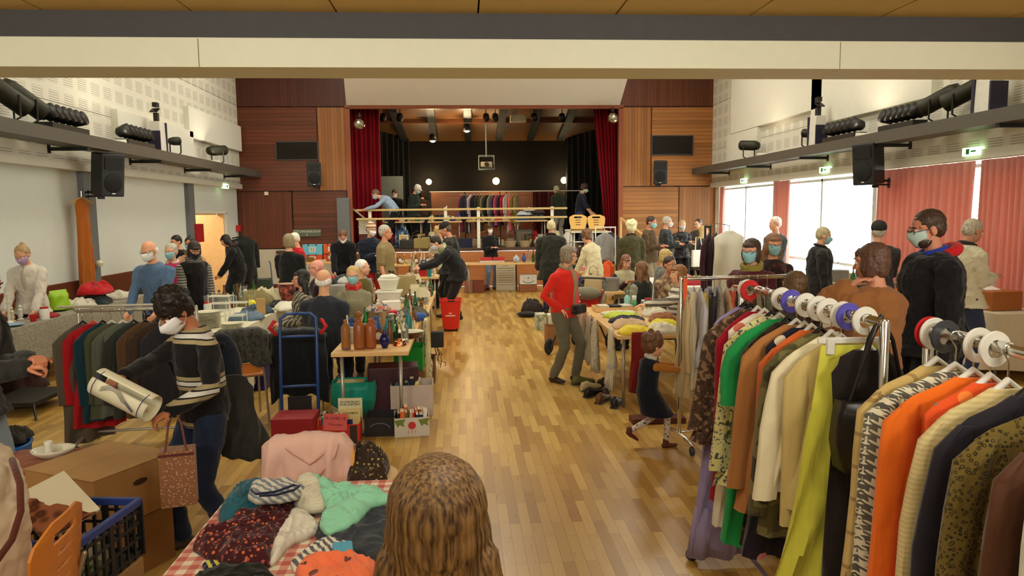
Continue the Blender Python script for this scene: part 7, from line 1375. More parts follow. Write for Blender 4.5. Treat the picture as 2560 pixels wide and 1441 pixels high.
# red shopping basket on wheels
q = on(1128, 829, 0); t_ = thing('shopping_basket', 'bright red wheeled shopping basket standing in the aisle', 'shopping basket', (q.x, q.y + .1, 0), -.05)
part('basket_body', MB().rings([[V(x * .16 * f, y * .14 * f, z) for (x, y) in ((-1, -.9), (-.9, -1), (.9, -1), (1, -.9), (1, .9), (.9, 1), (-.9, 1), (-1, .9))] for (f, z) in ((.78, .03), (1.05, .50), (1.12, .50), (1.12, .54), (1.02, .54), (.74, .05))]), plain((216, 40, 22), .4), t_, bevel=.004)
part('handle_slot', MB().box((.02, -.158, .515), (.12, .012, .018)), BLACK, t_); part('white_print', MB().box((0, -.146, .27), (.16, .002, .022)).box((0, -.149, .31), (.05, .002, .02)), plain((236, 190, 170), .5), t_)
for sx in (-1, 1): part('wheel', MB().lathe([(0, -.01), (.028, -.01), (.028, .01), (0, .01)], (sx * .10, -.10, .028), 14, 0, Euler((0, PI / 2, 0)).to_matrix()), BLACK, t_)
# ---- white cloth table with plates
tbl('long table under the white cloth with the plate stacks', -3.28, -2.38, 7.55, 10.55); cloth_over('white linen tablecloth hanging to the floor under the plates', -3.28, -2.38, 7.55, 10.55, .742, .62, fab((220, 214, 184), folds=.3), 4, .03)
Z2 = .752
def stack(px, D, n, R, lab, place):
    x = at(px, 800, D).x; h = .013
    for k in range(n):
        o = obj('plate', MB().lathe([(0, 0), (R * .6, 0), (R, .016), (R, .020), (R * .6, .007), (0, .007)], n=28), plain((226, 220, 190), .25), smooth=True, loc=(x + random.Random(k).uniform(-.003, .003), D, Z2 + k * h)); autosmooth(o)
        tag(o, ('top plate of ' if k == n - 1 else 'bottom plate of ' if k == 0 else 'plate inside ') + lab, 'plate', 'plates in ' + lab)
stack(519, 7.95, 13, .135, 'the tall white plate stack at the table corner', 'x'); stack(578, 7.85, 4, .11, 'the low plate stack beside the tall one', 'x')
for (px, D, hh, lab) in ((555, 8.7, .26, 'tall white wire plate rack with three tiers'), (585, 8.15, .10, 'low white wire shelf rack beside the jeans'), (597, 9.2, .12, 'low white wire rack behind the jeans')):
    x = at(px, 800, D).x; t_ = thing('wire_rack', lab, 'wire rack', (x, D, Z2)); WW = plain((232, 230, 214), .35); 
    for sx in (-1, 1):
        for sy in (-1, 1): part('post', MB().tube([V(sx * .12, sy * .08, 0), V(sx * .12, sy * .08, hh + .03)], .004, 6), WW, t_)
    for k in range(max(1, int(hh / .08))):
        zz = hh * (k + 1) / max(1, int(hh / .08)); part('tier', MB().tube([V(-.12, -.08, zz), V(.12, -.08, zz), V(.12, .08, zz), V(-.12, .08, zz), V(-.12, -.08, zz)], .005, 6).tube([V(-.12, 0, zz), V(.12, 0, zz)], .004, 6), WW, t_)
heap('jeans_pile', 'folded pale blue jeans on the white cloth table', 'jeans', at(622, 790, 8.6).x, 8.55, Z2, .34, .36, .11, fab((104, 124, 146)), 51); heap('jeans_pile', 'folded dark jeans behind the pale blue pair', 'jeans', at(640, 780, 9.1).x + .02, 9.0, Z2, .36, .28, .12, fab((70, 82, 98)), 52)
heap('white_cloth', 'rumpled white cloth at the right edge of the plate table', 'cloth', at(690, 770, 8.95).x, 9.45, Z2, .3, .5, .09, fab((224, 220, 200)), 53); heap('olive_tent', 'olive canvas heap on the far part of the plate table', 'canvas', at(650, 750, 10.0).x - .05, 9.95, Z2, .44, .44, .2, fab((130, 120, 78)), 54)
heap('cream_cloth', 'cream cloths piled at the far end of the plate table', 'cloth', -2.75, 10.35, Z2, .5, .34, .2, fab((196, 186, 150)), 55); heap('black_cloth', 'black cloth beside the olive canvas', 'cloth', -2.50, 9.75, Z2, .16, .4, .07, fab((28, 28, 28)), 56)
t_ = thing('bucket', 'dark red patterned bucket on the plate table', 'bucket', (-2.50, 10.35, Z2)); part('bucket_body', MB().lathe([(0, 0), (.10, 0), (.125, .24), (.118, .24), (.095, .01), (0, .01)], n=24), fab((110, 50, 44), 'speckle', (60, 36, 30), (170, 90, 70), sc=12), t_, True); part('rim', MB().lathe([(.122, .235), (.13, .24), (.122, .245)], n=24), plain((190, 150, 120), .5), t_)
tag(obj('cereal_box', rbox(.10, .05, .20), plain((190, 150, 90), .6), loc=(-2.47, 8.9, Z2), rz=.2), 'small tan carton at the edge of the plate table', 'carton'); tag(obj('yellow_ball', MB().ell((0, 0, .05), .05), plain((230, 220, 40), .4), smooth=True, loc=(at(628, 765, 9.6).x, 9.65, Z2)), 'small yellow ball on the plate table', 'ball')
scatter(-3.24, -2.9, 8.9, 10.5, Z2, 14, ['bowl', 'cup', 'jar', 'bottle', 'vase', 'book', 'box'], 'on the white cloth table', 8)
# ---- lace covered table along the left wall
tbl('narrow table under the grey lace cloth along the left wall', -5.32, -4.92, 6.6, 11.6); cloth_over('grey lace tablecloth hanging to the aisle by the left wall', -5.32, -4.92, 6.6, 11.6, .742, .40, fab((140, 134, 116), 'speckle', (126, 120, 104), (160, 154, 134), sc=44, rough=.6, folds=.3), 6, .02)
XW = -5.12
for i, (y, w, d, h, col, lab) in enumerate(((9.95, .36, .5, .13, (206, 200, 180), 'white folded blanket on the lace covered table'), (10.35, .38, .5, .16, (36, 52, 56), 'dark green blanket under the red cushion'), (11.0, .36, .40, .12, (212, 206, 190), 'white pillow beside the blue sweater'), (9.1, .3, .3, .05, (160, 30, 40), 'dark red cloth under the white blanket'))): heap('blanket', lab, 'blanket', XW, y, Z2, w, d, h, fab(col), 60 + i)
tag(obj('green_carrier_bag', hung_mesh(.26, .17, 1.0, 0, 2, .08, 'trousers'), plain((150, 196, 20), .5), smooth=True, loc=(-5.25, 9.66, Z2 + .27), rz=1.3), 'lime green carrier bag on the lace covered table', 'bag')
p = at(216, 730, 10.4); heap('red_cushion', 'red cushion on top of the dark blanket by the left wall', 'cushion', XW, 10.35, Z2 + .15, .40, .52, .17, fab((186, 28, 34), folds=.2), 65, nr=10)
heap('star_cloth', 'black throw with pale leaf shapes slumped against the dado', 'throw', -5.42, 12.3, .0, .5, 1.0, .86, fab((26, 28, 28), 'floral', (170, 176, 150), (26, 28, 28), sc=9), 66)
scatter(-5.30, -4.94, 6.7, 8.9, Z2, 22, ['bowl', 'cup', 'jar', 'plate', 'goblet', 'tin', 'folded cloth', 'candlestick', 'figurine'], 'on the lace covered table', 9)
for (x, y, lab) in ((-5.15, 7.6, 'grey holdall under the lace covered table'), (-5.1, 8.5, 'dark holdall under the far half of the lace covered table')): heap('holdall', lab, 'bag', x, y, .0, .4, .6, .30, fab((70, 70, 66) if y < 8 else (56, 30, 30)), int(y))
tag(obj('black_trolley', MB().box((0, 0, .12), (.5, .7, .04)).tube([V(.25, -.35, .12), V(.35, -.5, -.02 + .02)], .012).tube([V(.25, .35, .12), V(.35, .5, 0)], .012).tube([V(-.25, -.35, .12), V(-.25, -.35, 0)], .012).tube([V(-.25, .35, .12), V(-.25, .35, 0)], .012), BLACKM, loc=(-4.5, 7.6, 0)), 'low black folding trolley on the floor in front of the lace cloth', 'trolley')
# orange dress hung on the pillar
yp = atx(213, 600, XL + .2).y; o = tag(obj('orange_dress', hung_mesh(1.38, .135, 1.0, 0, 8, .04), fab((168, 92, 26), folds=1.0), smooth=True, loc=(XL + .19, yp, at(213, 498, yp).z), rz=PI / 2 - .25), 'long ochre orange dress hanging on the left pillar', 'dress'); t_ = thing('clothes_hanger', 'wooden hanger with the ochre orange dress on the pillar', 'hanger', (XL + .19, yp, o.location.z + .03), PI / 2 - .25); part('shoulder_bar', MB().tube([V(-.22, 0, -.09), V(0, 0, 0), V(.22, 0, -.09)], .012, 8), woodm((196, 140, 66), (206, 150, 76), 'x'), t_, True); part('hook', MB().tube([V(0, 0, 0), V(0, 0, .09), V(-.05, .02, .11)], .004, 6), chrome(), t_)
p = atx(226, 668, XL + .12); mounted('wall_lamp', MB().lathe([(.05, 0), (.06, .05), (.03, .09), (0, .09)], (XL + .16, p.y + .2, p.z), 16), plain((222, 210, 180), .5), 'small cream wall lamp on the left pillar beside the orange dress', 'lamp')
# ---- second row left, clothes table and coloured cases near the stage wall
tbl('table with black and white clothes behind the seated people', -2.7, -1.75, 12.4, 13.8); cloth_over('grey cloth over the table of black and white clothes', -2.7, -1.75, 12.4, 13.8, .742, .35, fab((150, 150, 142)), 7); 
for i, (x, y, col, lab) in enumerate(((-2.4, 12.8, (40, 44, 42), 'black sweater'), (-2.05, 12.9, (196, 196, 190), 'white sweater'), (-2.2, 13.3, (60, 66, 70), 'grey sweater'), (-1.95, 13.45, (110, 140, 150), 'blue grey sweater'), (-2.5, 13.4, (176, 34, 30), 'red sweater'))): heap('sweater_pile', '%s heaped on the grey cloth near the leaning person' % lab, 'sweater', x, y, Z2, .34, .32, .11, fab(col), 70 + i)
tbl('table with coloured cases against the low white wall', -4.0, -2.3, 17.3, 18.2, z=.845)
def case(px0, py0, px1, py1, D, col, lab, mark=None):
    a, b = at(px0, py0, D), at(px1, py1, D); t = thing('cardboard_case', lab, 'case', ((a.x + b.x) / 2, D, (a.z + b.z) / 2)); w, h = b.x - a.x, a.z - b.z
    part('case_body', MB().box((0, .10, 0), (w, .20, h)), plain(col, .6), t, bevel=.006); part('label_panel', MB().box((0, -.002, 0), (w * .34, .004, h * .5)), plain((224, 220, 206), .6), t); part('clasp', MB().box((-w * .2, -.004, h * .46), (.03, .008, .04)).box((w * .2, -.004, h * .46), (.03, .008, .04)), DGREY, t)
    if mark: text_on(mark, h * .42, FM((0, -.006, 0), (1, 0, 0), (0, 0, 1)), plain((60, 70, 110), .6), t)
case(756, 612, 806, 637, 17.7, (110, 190, 214), 'light blue case marked 52, top of the pile near the green sign', '52'); case(808, 611, 845, 634, 17.7, (222, 92, 40), 'orange case beside the light blue case'); case(756, 638, 806, 652, 17.7, (214, 84, 40), 'orange red case under the light blue case'); case(808, 636, 845, 652, 17.7, (206, 76, 36), 'dark orange case at the right of the lower row')
scatter(-3.95, -2.35, 17.35, 17.6, .847, 6, ['book', 'tin', 'box'], 'in front of the coloured cases', 10)
# rollator near the doorway
t_ = thing('rollator', 'folded walking frame with grey wheels near the doorway', 'walking frame', (at(650, 690, 15.8).x, 15.8, 0), .4)
for sx in (-1, 1): part('side_frame', MB().tube([V(sx * .24, -.30, .10), V(sx * .24, -.05, .55), V(sx * .24, .10, .92), V(sx * .24, .28, .95)], .014, 8).tube([V(sx * .24, .30, .10), V(sx * .24, 0, .60)], .012, 8), plain((60, 70, 90), .4), t_, True)
for sx in (-1, 1):
    for sy in (-1, 1): part('wheel', MB().lathe([(.02, -.014), (.09, -.016), (.10, 0), (.09, .016), (.02, .014)], (sx * .24, sy * .30, .10), 18, 0, Euler((0, PI / 2, 0)).to_matrix()), plain((150, 150, 146), .6), t_, True)
part('seat_bag', MB().box((0, 0, .5), (.44, .3, .2)), fab((60, 70, 60)), t_, bevel=.02); part('cross_bar', MB().tube([V(-.24, .02, .6), V(.24, .02, .6)], .012, 8), plain((60, 70, 90), .4), t_)
tag(obj('hanging_coat', hung_mesh(.95, .26, 1.1, .5, 4, .10, 'coat'), fab((28, 30, 28)), smooth=True, loc=(at(606, 640, 15.2).x, 15.2, 1.52), rz=.4), 'black coat with lime edging on a stand by the doorway', 'coat'); tag(obj('coat_stand', MB().tube([(0, 0, 0), (0, 0, 1.56)], .02, 10).tube([(-.2, 0, 1.5), (0, 0, 1.54), (.2, 0, 1.5)], .012, 8).lathe([(0, 0), (.2, 0), (.18, .03), (0, .03)], n=20), BLACKM, loc=(at(606, 640, 15.2).x, 15.24, 0)), 'black coat stand by the doorway', 'coat stand')
# ---- centre back: table in front of the stage, notice board, goods
tbl('beech table across the hall in front of the stage', at(1163, 655, 17.8).x, at(1405, 655, 17.8).x + .6, 17.5, 18.15, z=.74); tbl('beech table with silver goods below the left part of the stage', -1.7, -.55, 17.2, 17.85, z=.76)
ZB = .742; xs = at(1230, 650, 17.8).x
for k, (dx, lab) in enumerate(((-.14, 'flat red box at the left on the table before the stage'), (.16, 'flat red box at the right on the table before the stage'))): tag(obj('flat_box', rbox(.28, .3, .07), plain((190, 40, 40), .5), loc=(xs + dx, 17.8, ZB + .06), bevel=.004), lab, 'box')
for k, dx in enumerate((-.15, .15)): tag(obj('flat_box', rbox(.30, .32, .055), plain((206, 190, 170), .6), loc=(xs + dx, 17.8, ZB), bevel=.004), 'flat cream box below the red one, %s pile before the stage' % ('left' if dx < 0 else 'right'), 'box')
p = at(1291, 640, 17.7); t_ = thing('tureen', 'blue and white china tureen on the table before the stage', 'tureen', (p.x, 17.75, ZB)); part('tureen_body', MB().lathe([(0, 0), (.05, 0), (.085, .06), (.085, .11), (.04, .15), (.015, .165), (.02, .185), (0, .19)], n=22), fab((180, 196, 214), 'speckle', (110, 130, 170), (214, 220, 226), sc=30, rough=.3, folds=0), t_, True)
scatter(at(1302, 650, 17.8).x, at(1400, 650, 17.8).x + .5, 17.52, 18.1, ZB, 13, ['bottle', 'goblet', 'vase', 'jar', 'teapot', 'cup'], 'on the table before the stage', 11, gap=.003); scatter(-1.66, -.6, 17.25, 17.8, .762, 26, ['teapot', 'cooking pot', 'candlestick', 'tin', 'bowl', 'clock'], 'on the table below the stage', 12)
p = on(1265, 726, 0); t_ = thing('notice_board', 'white poster in a dark frame standing on the floor before the stage', 'notice board', (p.x, p.y, 0)); t_.rotation_euler = (-.10, 0, .03)
hh, ww = .72, .50; part('poster', MB().box((0, 0, hh / 2), (ww, .012, hh)), plain((222, 214, 184), .6), t_); part('frame_bar', MB().box((ww / 2 + .02, 0, hh / 2), (.04, .03, hh + .06)).box((-ww / 2 - .015, 0, hh / 2), (.025, .03, hh + .06)).box((0, 0, hh + .015), (ww + .06, .03, .035)), plain((74, 46, 36), .5), t_)
for k in range(9): part('text_line', MB().box((0, -.008, hh - .10 - k * .06), (ww * (.3 if k == 0 else .8), .002, .008)), plain((110, 104, 92), .7), t_)
part('stay', MB().box((0, .16, hh * .42), (.03, .02, hh * .9), rx=.4), BLACKM, t_)
for (px, py, D, w, h, col, lab) in ((1318, 700, 18.3, .42, .24, (222, 222, 216), 'white carton with a dark curved line below the table before the stage'), (1318, 722, 18.2, .44, .18, (150, 92, 60), 'brown carton under the white one with the curved line'), (1195, 700, 18.4, .30, .3, (120, 60, 40), 'rusty brown bag below the table before the stage'), (1172, 705, 18.6, .22, .3, (150, 100, 80), 'tan bag below the left end of the table')):
    q = on(px, py + (3 if 'curved' not in lab else 20), 0); t_ = thing('carton' if 'carton' in lab else 'bag', lab, 'carton' if 'carton' in lab else 'bag', (at(px, 700, 18.0).x, 17.85, .19 if 'curved' in lab and 'under' not in lab else 0)); part('box_body' if 'carton' in lab else 'bag_body', MB().box((0, 0, h / 2), (w, .3, h)), plain(col, .7), t_, bevel=.01)
    if 'curved' in lab and 'under' not in lab: part('curved_print', MB().tube([V(-.14 + .28 * j / 10, -.153, .09 - .05 * math.sin(PI * j / 10)) for j in range(11)], .006, 6), DGREY, t_); part('heart_print', MB().box((0, -.152, .16), (.03, .004, .03), ry=PI / 4), DGREY, t_)
q = on(1203, 727, 0); tag(obj('brown_bowl', MB().lathe([(0, 0), (.13, 0), (.19, .15), (.18, .15), (.12, .012), (0, .012)], n=24), plain((120, 44, 26), .4), smooth=True, loc=(q.x, q.y, 0)), 'round rusty brown bowl on the floor before the stage', 'bowl')
# ---- right of the aisle
q = on(1330, 778, 0); heap('dark_rucksack', 'dark rucksack and helmet lying on the floor by the green coat', 'rucksack', q.x, q.y, 0, .42, .4, .26, fab((52, 44, 40)), 81); q = on(1352, 785, 0); tag(obj('skates', MB().ell((0, 0, .05), (.2, .16, .05)), fab((30, 28, 28)), smooth=True, loc=(q.x - .3, q.y - .35, 0)), 'flat black bag beside the dark rucksack', 'bag')
q = on(1350, 826, 0); tag(obj('carton', rbox(.16, .3, .26), fab((180, 180, 160), 'speckle', (120, 140, 90), (206, 204, 190), sc=14), loc=(q.x + .02, q.y + .15, 0)), 'upright grey printed carton left of the red cardigan', 'carton'); tag(obj('carton', rbox(.16, .26, .25), plain((214, 214, 190), .6), loc=(q.x + .22, q.y + .13, 0)), 'white and green carton beside the grey printed one', 'carton')
q = on(1395, 865, 0); open_box('cardboard_box', 'brown cardboard box on the floor behind the red cardigan', 'cardboard box', q.x + .02, q.y + .25, 0, .34, .34, .26, plain((160, 112, 66), .8))
# pushchair
q = on(1470, 880, 0); t_ = thing('pushchair', 'folded red and black pushchair behind the red cardigan', 'pushchair', (1.62, 9.95, 0), -.6); PC = plain((44, 44, 48), .5)
for sx in (-1, 1): part('frame_tube', MB().tube([V(sx * .24, -.42, .10), V(sx * .24, 0, .50), V(sx * .24, .40, .95)], .014, 8).tube([V(sx * .24, .40, .10), V(sx * .24, -.05, .60)], .013, 8), PC, t_, True)
for sx in (-1, 1):
    for sy in (-1, 1):
        wo = part('wheel', MB().lathe([(.075, -.018), (.10, -.02), (.115, 0), (.10, .02), (.075, .018)], (sx * .27, sy * .42, .115), 22, 0, Euler((0, PI / 2, 0)).to_matrix()), plain((40, 40, 42), .7), t_, True); part('hub', MB().lathe([(0, -.012), (.03, -.012), (.03, .012), (0, .012)], (sx * .27, sy * .42, .115), 14, 0, Euler((0, PI / 2, 0)).to_matrix()).box((sx * .27, sy * .42, .115), (.01, .15, .012)).box((sx * .27, sy * .42, .115), (.01, .012, .15)), plain((200, 60, 40), .4), wo)
part('seat_cloth', MB().rings([[V(-.22, -.30, .42), V(.22, -.30, .42), V(.22, -.30, .46), V(-.22, -.30, .46)], [V(-.22, .12, .48), V(.22, .12, .48), V(.22, .12, .53), V(-.22, .12, .53)], [V(-.22, .34, .80), V(.22, .34, .80), V(.22, .30, .84), V(-.22, .30, .84)]]), fab((196, 44, 30)), t_); part('canopy', MB().ell((0, .22, .80), (.23, .16, .10)), fab((120, 116, 96)), t_, True); part('handle', MB().tube([V(-.24, .40, .95), V(-.2, .46, 1.0), V(.2, .46, 1.0), V(.24, .40, .95)], .014, 8), PC, t_, True)
tbl('beech table with folded yellow clothes at the right aisle', 1.50, 2.42, 6.9, 9.1); tbl('beech table with belts and boxes behind the red cardigan', 1.72, 2.45, 10.75, 12.6); 
R1 = 1.62
CL = [(1.72, 7.05, .34, .3, .10, (230, 206, 60), 'mustard yellow rolled towel at the front of the right hand table'), (2.02, 7.05, .34, .26, .12, (222, 218, 196), 'white lace cloth beside the mustard towel'), (1.74, 7.42, .36, .3, .12, (206, 176, 140), 'beige pink folded throw on the right hand table'), (2.10, 7.40, .34, .3, .10, (226, 214, 60), 'bright yellow folded cloth on the right hand table'), (1.80, 7.78, .40, .3, .09, (36, 38, 52), 'navy folded cloth with a small label'), (2.20, 7.8, .34, .3, .11, (150, 96, 60), 'rust folded cloth beside the navy one'), (1.82, 8.12, .42, .28, .08, (196, 214, 80), 'lime folded cloth behind the navy one'), (2.24, 8.2, .3, .3, .12, (206, 200, 180), 'cream knitted cloth behind the rust one'), (1.85, 8.40, .40, .2, .05, (206, 210, 190), 'pale grey folded cloth near the wooden tray')]
for i, (x, y, w, d, h, col, lab) in enumerate(CL): heap('folded_cloth', lab, 'folded cloth', x, y, .742, w, d, h, fab(col), 100 + i, rough=.6)
t_ = thing('wooden_tray', 'wooden tray with books on the right hand table', 'tray', (1.85, 8.72, .742)); part('tray_base', MB().box((0, 0, .01), (.5, .3, .02)), BEECH, t_); part('tray_side', MB().box((0, -.15, .03), (.5, .012, .05)).box((0, .15, .03), (.5, .012, .05)).box((-.25, 0, .03), (.012, .3, .05)).box((.25, 0, .03), (.012, .3, .05)), BEECH, t_)
for i, (dx, col, lab) in enumerate(((-.14, (210, 200, 180), 'cream book in the wooden tray'), (.0, (40, 36, 34), 'black book in the wooden tray'), (.14, (200, 196, 186), 'white book in the wooden tray'))): tag(obj('tray_book', rbox(.12, .2, .05), plain(col, .6), loc=(1.85 + dx, 8.72, .762), rz=.1 * i), lab, 'book')
p = at(1570, 745, 8.9); t_ = thing('soap_dispenser', 'pale teal pump bottle on the right hand table', 'bottle', (p.x, 8.95, .742)); part('bottle_body', MB().lathe([(0, 0), (.035, 0), (.037, .02), (.037, .13), (.018, .155), (.014, .16), (0, .16)], n=20), plain((150, 214, 206), .25), t_, True); part('pump', MB().tube([V(0, 0, .16), V(0, 0, .215), V(.06, 0, .21)], .006, 8), plain((90, 190, 190), .35), t_, True)
p = at(1595, 765, 8.4); t_ = thing('green_bottle', 'green bottle with a white cap beside the pump bottle', 'bottle', (p.x + .03, 8.72, .742)); part('bottle_body', MB().lathe([(0, 0), (.034, 0), (.036, .1), (.02, .12), (0, .12)], n=18), plain((90, 170, 120), .25), t_, True); part('cap', MB().lathe([(.028, 0), (.028, .06), (0, .062)], (0, 0, .12), 16), plain((214, 230, 222), .35), t_, True)
scatter(2.2, 2.4, 8.5, 9.05, .742, 4, ['jar', 'cup', 'tin'], 'on the right hand table', 13)
# scarves and garments hanging off the front of that table
for i, (px, D, L, w, m, lab) in enumerate(((1513, 8.6, .42, .07, fab((206, 186, 166), 'stripe', (176, 150, 130), sc=30), 'pinkish striped scarf hanging from the table side'), (1540, 8.2, .55, .08, fab((206, 196, 170), folds=.8), 'cream scarf hanging beside the striped one'), (1566, 7.8, .58, .09, fab((196, 188, 164), 'speckle', (170, 160, 136), (210, 202, 180), sc=40, folds=.8), 'grey cream knitted scarf hanging from the table side'), (1590, 7.2, .62, .10, fab((206, 200, 170), 'speckle', (180, 176, 180), (214, 206, 180), sc=12), 'pale flowered cloth hanging at the table corner'), (1628, 6.95, .60, .10, fab((120, 32, 30), folds=.6), 'dark red cloth hanging at the front of the table'))):
    x = 1.44 if px < 1580 else (1.50 if px < 1600 else 1.72); tag(obj('hanging_cloth', hung_mesh(L, w, 1.1, 0, 110 + i, .03, 'trousers'), m, smooth=True, loc=(x, D if px < 1620 else 6.88, .775), rz=PI / 2 if px < 1620 else 0), lab, 'cloth')
for i, (x, y, col) in enumerate(((1.34, 8.0, 'olive'), (1.38, 7.72, 'beige'), (1.36, 7.46, 'black'), (1.42, 7.22, 'brown'), (1.52, 7.05, 'black'), (1.5, 7.5, 'dark brown'), (1.55, 7.9, 'black'))): item('shoe', col, x, y, .006, -1.2 + .2 * i, random.Random(i), None, 'under the right hand table', 1.1)
tag(obj('wooden_board', rbox(.5, .16, .05), plain((90, 40, 26), .6), loc=(1.78, 6.45, 0)), 'dark red wooden board on the floor below the hanging red cloth', 'board')
# far right hand stalls
scatter(1.76, 2.42, 10.8, 12.5, .742, 24, ['book', 'shoe', 'handbag', 'tin', 'box', 'hat', 'folded cloth', 'basket'], 'on the belts table', 14, gap=.004)
tbl('table of boots and bags before the small rack by the stage', 1.9, 3.2, 14.6, 16.2); scatter(1.95, 3.15, 14.65, 16.15, .742, 20, ['shoe', 'handbag', 'box', 'folded cloth', 'basket', 'hat'], 'on the boots table', 15)
tbl('table behind the seated group with white cloths', 3.2, 4.3, 11.2, 13.0); cloth_over('white cloth on the table behind the seated group', 3.2, 4.3, 11.2, 13.0, .742, .5, fab((226, 224, 214)), 9)
for i, (x, y, col, lab) in enumerate(((3.4, 11.5, (222, 222, 218), 'white folded linen near the blond person'), (3.8, 11.6, (190, 50, 60), 'red folded cloth near the blond person'), (4.0, 11.9, (96, 120, 66), 'green folded cloth behind the seated group'), (3.5, 12.2, (226, 226, 222), 'white folded sheet behind the seated group'), (3.9, 12.5, (200, 130, 130), 'pink folded cloth behind the seated group'))): heap('linen', lab, 'linen', x, y, .752, .36, .34, .12, fab(col), 120 + i)
xr_ = at(1400, 605, 16.8).x; rack('clothes_rack', 'small grey clothes rail with dark clothes in front of the stage', (xr_, 16.8), (at(1466, 605, 16.8).x + .1, 16.8), at(1430, 606, 16.8).z)
for i, (col, lab) in enumerate((((40, 40, 42), 'black top'), ((60, 90, 84), 'dark green top'), ((190, 180, 160), 'cream top'), ((70, 40, 36), 'brown top'), ((150, 146, 140), 'grey top'))): hang(lab + ' on the small rail before the stage', xr_ + .08 + i * .13, 16.8, at(1430, 606, 16.8).z, .6, .16, fab(col), .35, 1.05, 'shirt', seed=130 + i, rz=1.0)
# chairs standing upside down beside the stage edge, white coat rack below
for k, px in enumerate((1449, 1495)):
    p = at(px, 575, 17.6); t_ = table('small white table carrying an upturned chair, %s of the two before the right curtain' % ('left' if k == 0 else 'right'), p.x - .24, p.x + .24, 17.35, 17.85, z=at(px, 578, 17.6).z, m=WHITE, leg=plain((220, 220, 214), .35), name='side_table')
    o = chair('beech chair standing on the %s small table before the right curtain' % ('left' if k == 0 else 'right'), p.x, 17.62, PI, z=at(px, 578, 17.6).z - .44, zt=.84, m=woodm((214, 170, 90), (222, 180, 104), 'z'), group=None)
hang('grey and white coat on the stand in front of the stage stairs', at(1512, 640, 15.6).x, 15.6, 1.62, .95, .22, fab((150, 146, 144)), .5, 1.1, 'coat', seed=140, rz=.5); hang('black and white jacket beside the grey and white coat', at(1522, 640, 15.6).x + .06, 15.72, 1.62, .85, .22, fab((60, 56, 58)), .5, 1.1, 'coat', seed=141, rz=.5)
rack('clothes_rack', 'white clothes stand with coats beside the stage stairs', (at(1490, 640, 15.6).x, 15.66), (at(1540, 640, 15.6).x, 15.68), 1.62, m=WHITE, feet=.2)
tag(obj('orange_vest', hung_mesh(.5, .16, 1.1, 0, 4, .05), plain((236, 90, 40), .6), smooth=True, loc=(at(1520, 680, 13.6).x, 13.6, 1.02), rz=.6), 'bright orange safety vest on a chair beside the cream jacket', 'vest'); chair('chair with the orange safety vest', at(1520, 680, 13.6).x, 13.85, .6, zt=.95)
# tote bag
t_ = thing('tote_bag', 'white tote bag hanging from the blond person by the window', 'bag', (at(1746, 650, 15.1).x, 15.08, .78), .4); part('bag_body', MB().box((0, 0, .17), (.36, .06, .36)), plain((232, 228, 216), .8), t_, bevel=.01); part('strap', MB().tube([V(-.1, 0, .35), V(-.06, .03, .62), V(.06, .03, .62), V(.1, 0, .35)], .012, 6), plain((226, 220, 190), .8), t_)
# tables by the windows
tbl('long table under cream cloth along the windows', 5.95, 6.62, 7.6, 12.4, z=.76); cloth_over('cream tablecloth hanging to the floor along the windows', 5.95, 6.62, 7.6, 12.4, .762, .66, fab((206, 190, 158)), 11)
scatter(6.0, 6.6, 7.7, 12.3, .772, 34, ['box', 'jar', 'vase', 'teapot', 'candlestick', 'book', 'bottle', 'clock', 'tin', 'framed picture'], 'on the window table', 16, [(6.2, 8.1, .35)])
t_ = thing('wooden_chest', 'orange brown wooden box with a small card at the right edge', 'box', (6.22, 8.1, .772), .1); part('box_body', MB().box((0, 0, .11), (.4, .55, .22)), woodm((150, 84, 32), (166, 98, 42), 'y'), t_, bevel=.006); part('card', MB().box((0, 0, .235), (.2, .15, .004), rx=.2), plain((232, 230, 220), .6), t_)
tbl('second window table with white cloth near the old man', 5.3, 6.3, 13.4, 15.4, z=.76); cloth_over('white cloth on the second window table', 5.3, 6.3, 13.4, 15.4, .762, .5, fab((232, 230, 222)), 12); scatter(5.35, 6.25, 13.45, 15.35, .772, 18, ['box', 'jar', 'vase', 'book', 'folded cloth', 'teapot'], 'on the second window table', 17)
tbl('table under a white cloth between the low rail and the old man', 3.7, 4.4, 7.6, 9.2, z=.76); cloth_over('white cloth hanging behind the camel coat', 3.7, 4.4, 7.6, 9.2, .762, .66, fab((222, 214, 194)), 13); scatter(3.75, 4.35, 7.65, 9.15, .772, 12, ['jar', 'vase', 'teapot', 'box', 'cup', 'tin'], 'on the small white table', 18)
# ================================================================ goods on the stage
zs = PZ0
def stage_table(label, px0, px1, D, d=.7, z=.72):
    a, b = at(px0, 550, D).x, at(px1, 550, D).x; t = table(label, a, b, D - d / 2, D + d / 2, z=z); t.location.z = zs; return a, b
a, b = stage_table('table with white goods on the stage behind the left railing', 1070, 1155, 20.6); scatter(a + .02, b - .02, 20.3, 20.9, zs + .722, 22, ['box', 'bowl', 'plate', 'book', 'jar', 'vase', 'teapot'], 'on the stage table', 21, gap=0)
a, b = stage_table('table with heaped clothes on the stage behind the right railing', 1285, 1365, 20.8, .9); cx2 = (a + b) / 2
for i, (dx, dz, col, lab, w, h) in enumerate(((-.2, 0, (40, 80, 130), 'blue clothes heap', .5, .16), (.2, 0, (70, 76, 84), 'slate grey clothes heap', .5, .2), (-.15, .15, (190, 200, 210), 'pale blue and white clothes', .46, .12), (.22, .19, (60, 40, 44), 'dark purple clothes', .4, .12), (0, .26, (206, 200, 196), 'white clothes', .34, .1))): heap('clothes_heap', '%s %s on the stage table' % (lab, 'on top' if dz else 'at the bottom'), 'clothes', cx2 + dx, 20.8, zs + .722 + dz, w, .6, h, fab(col), 150 + i)
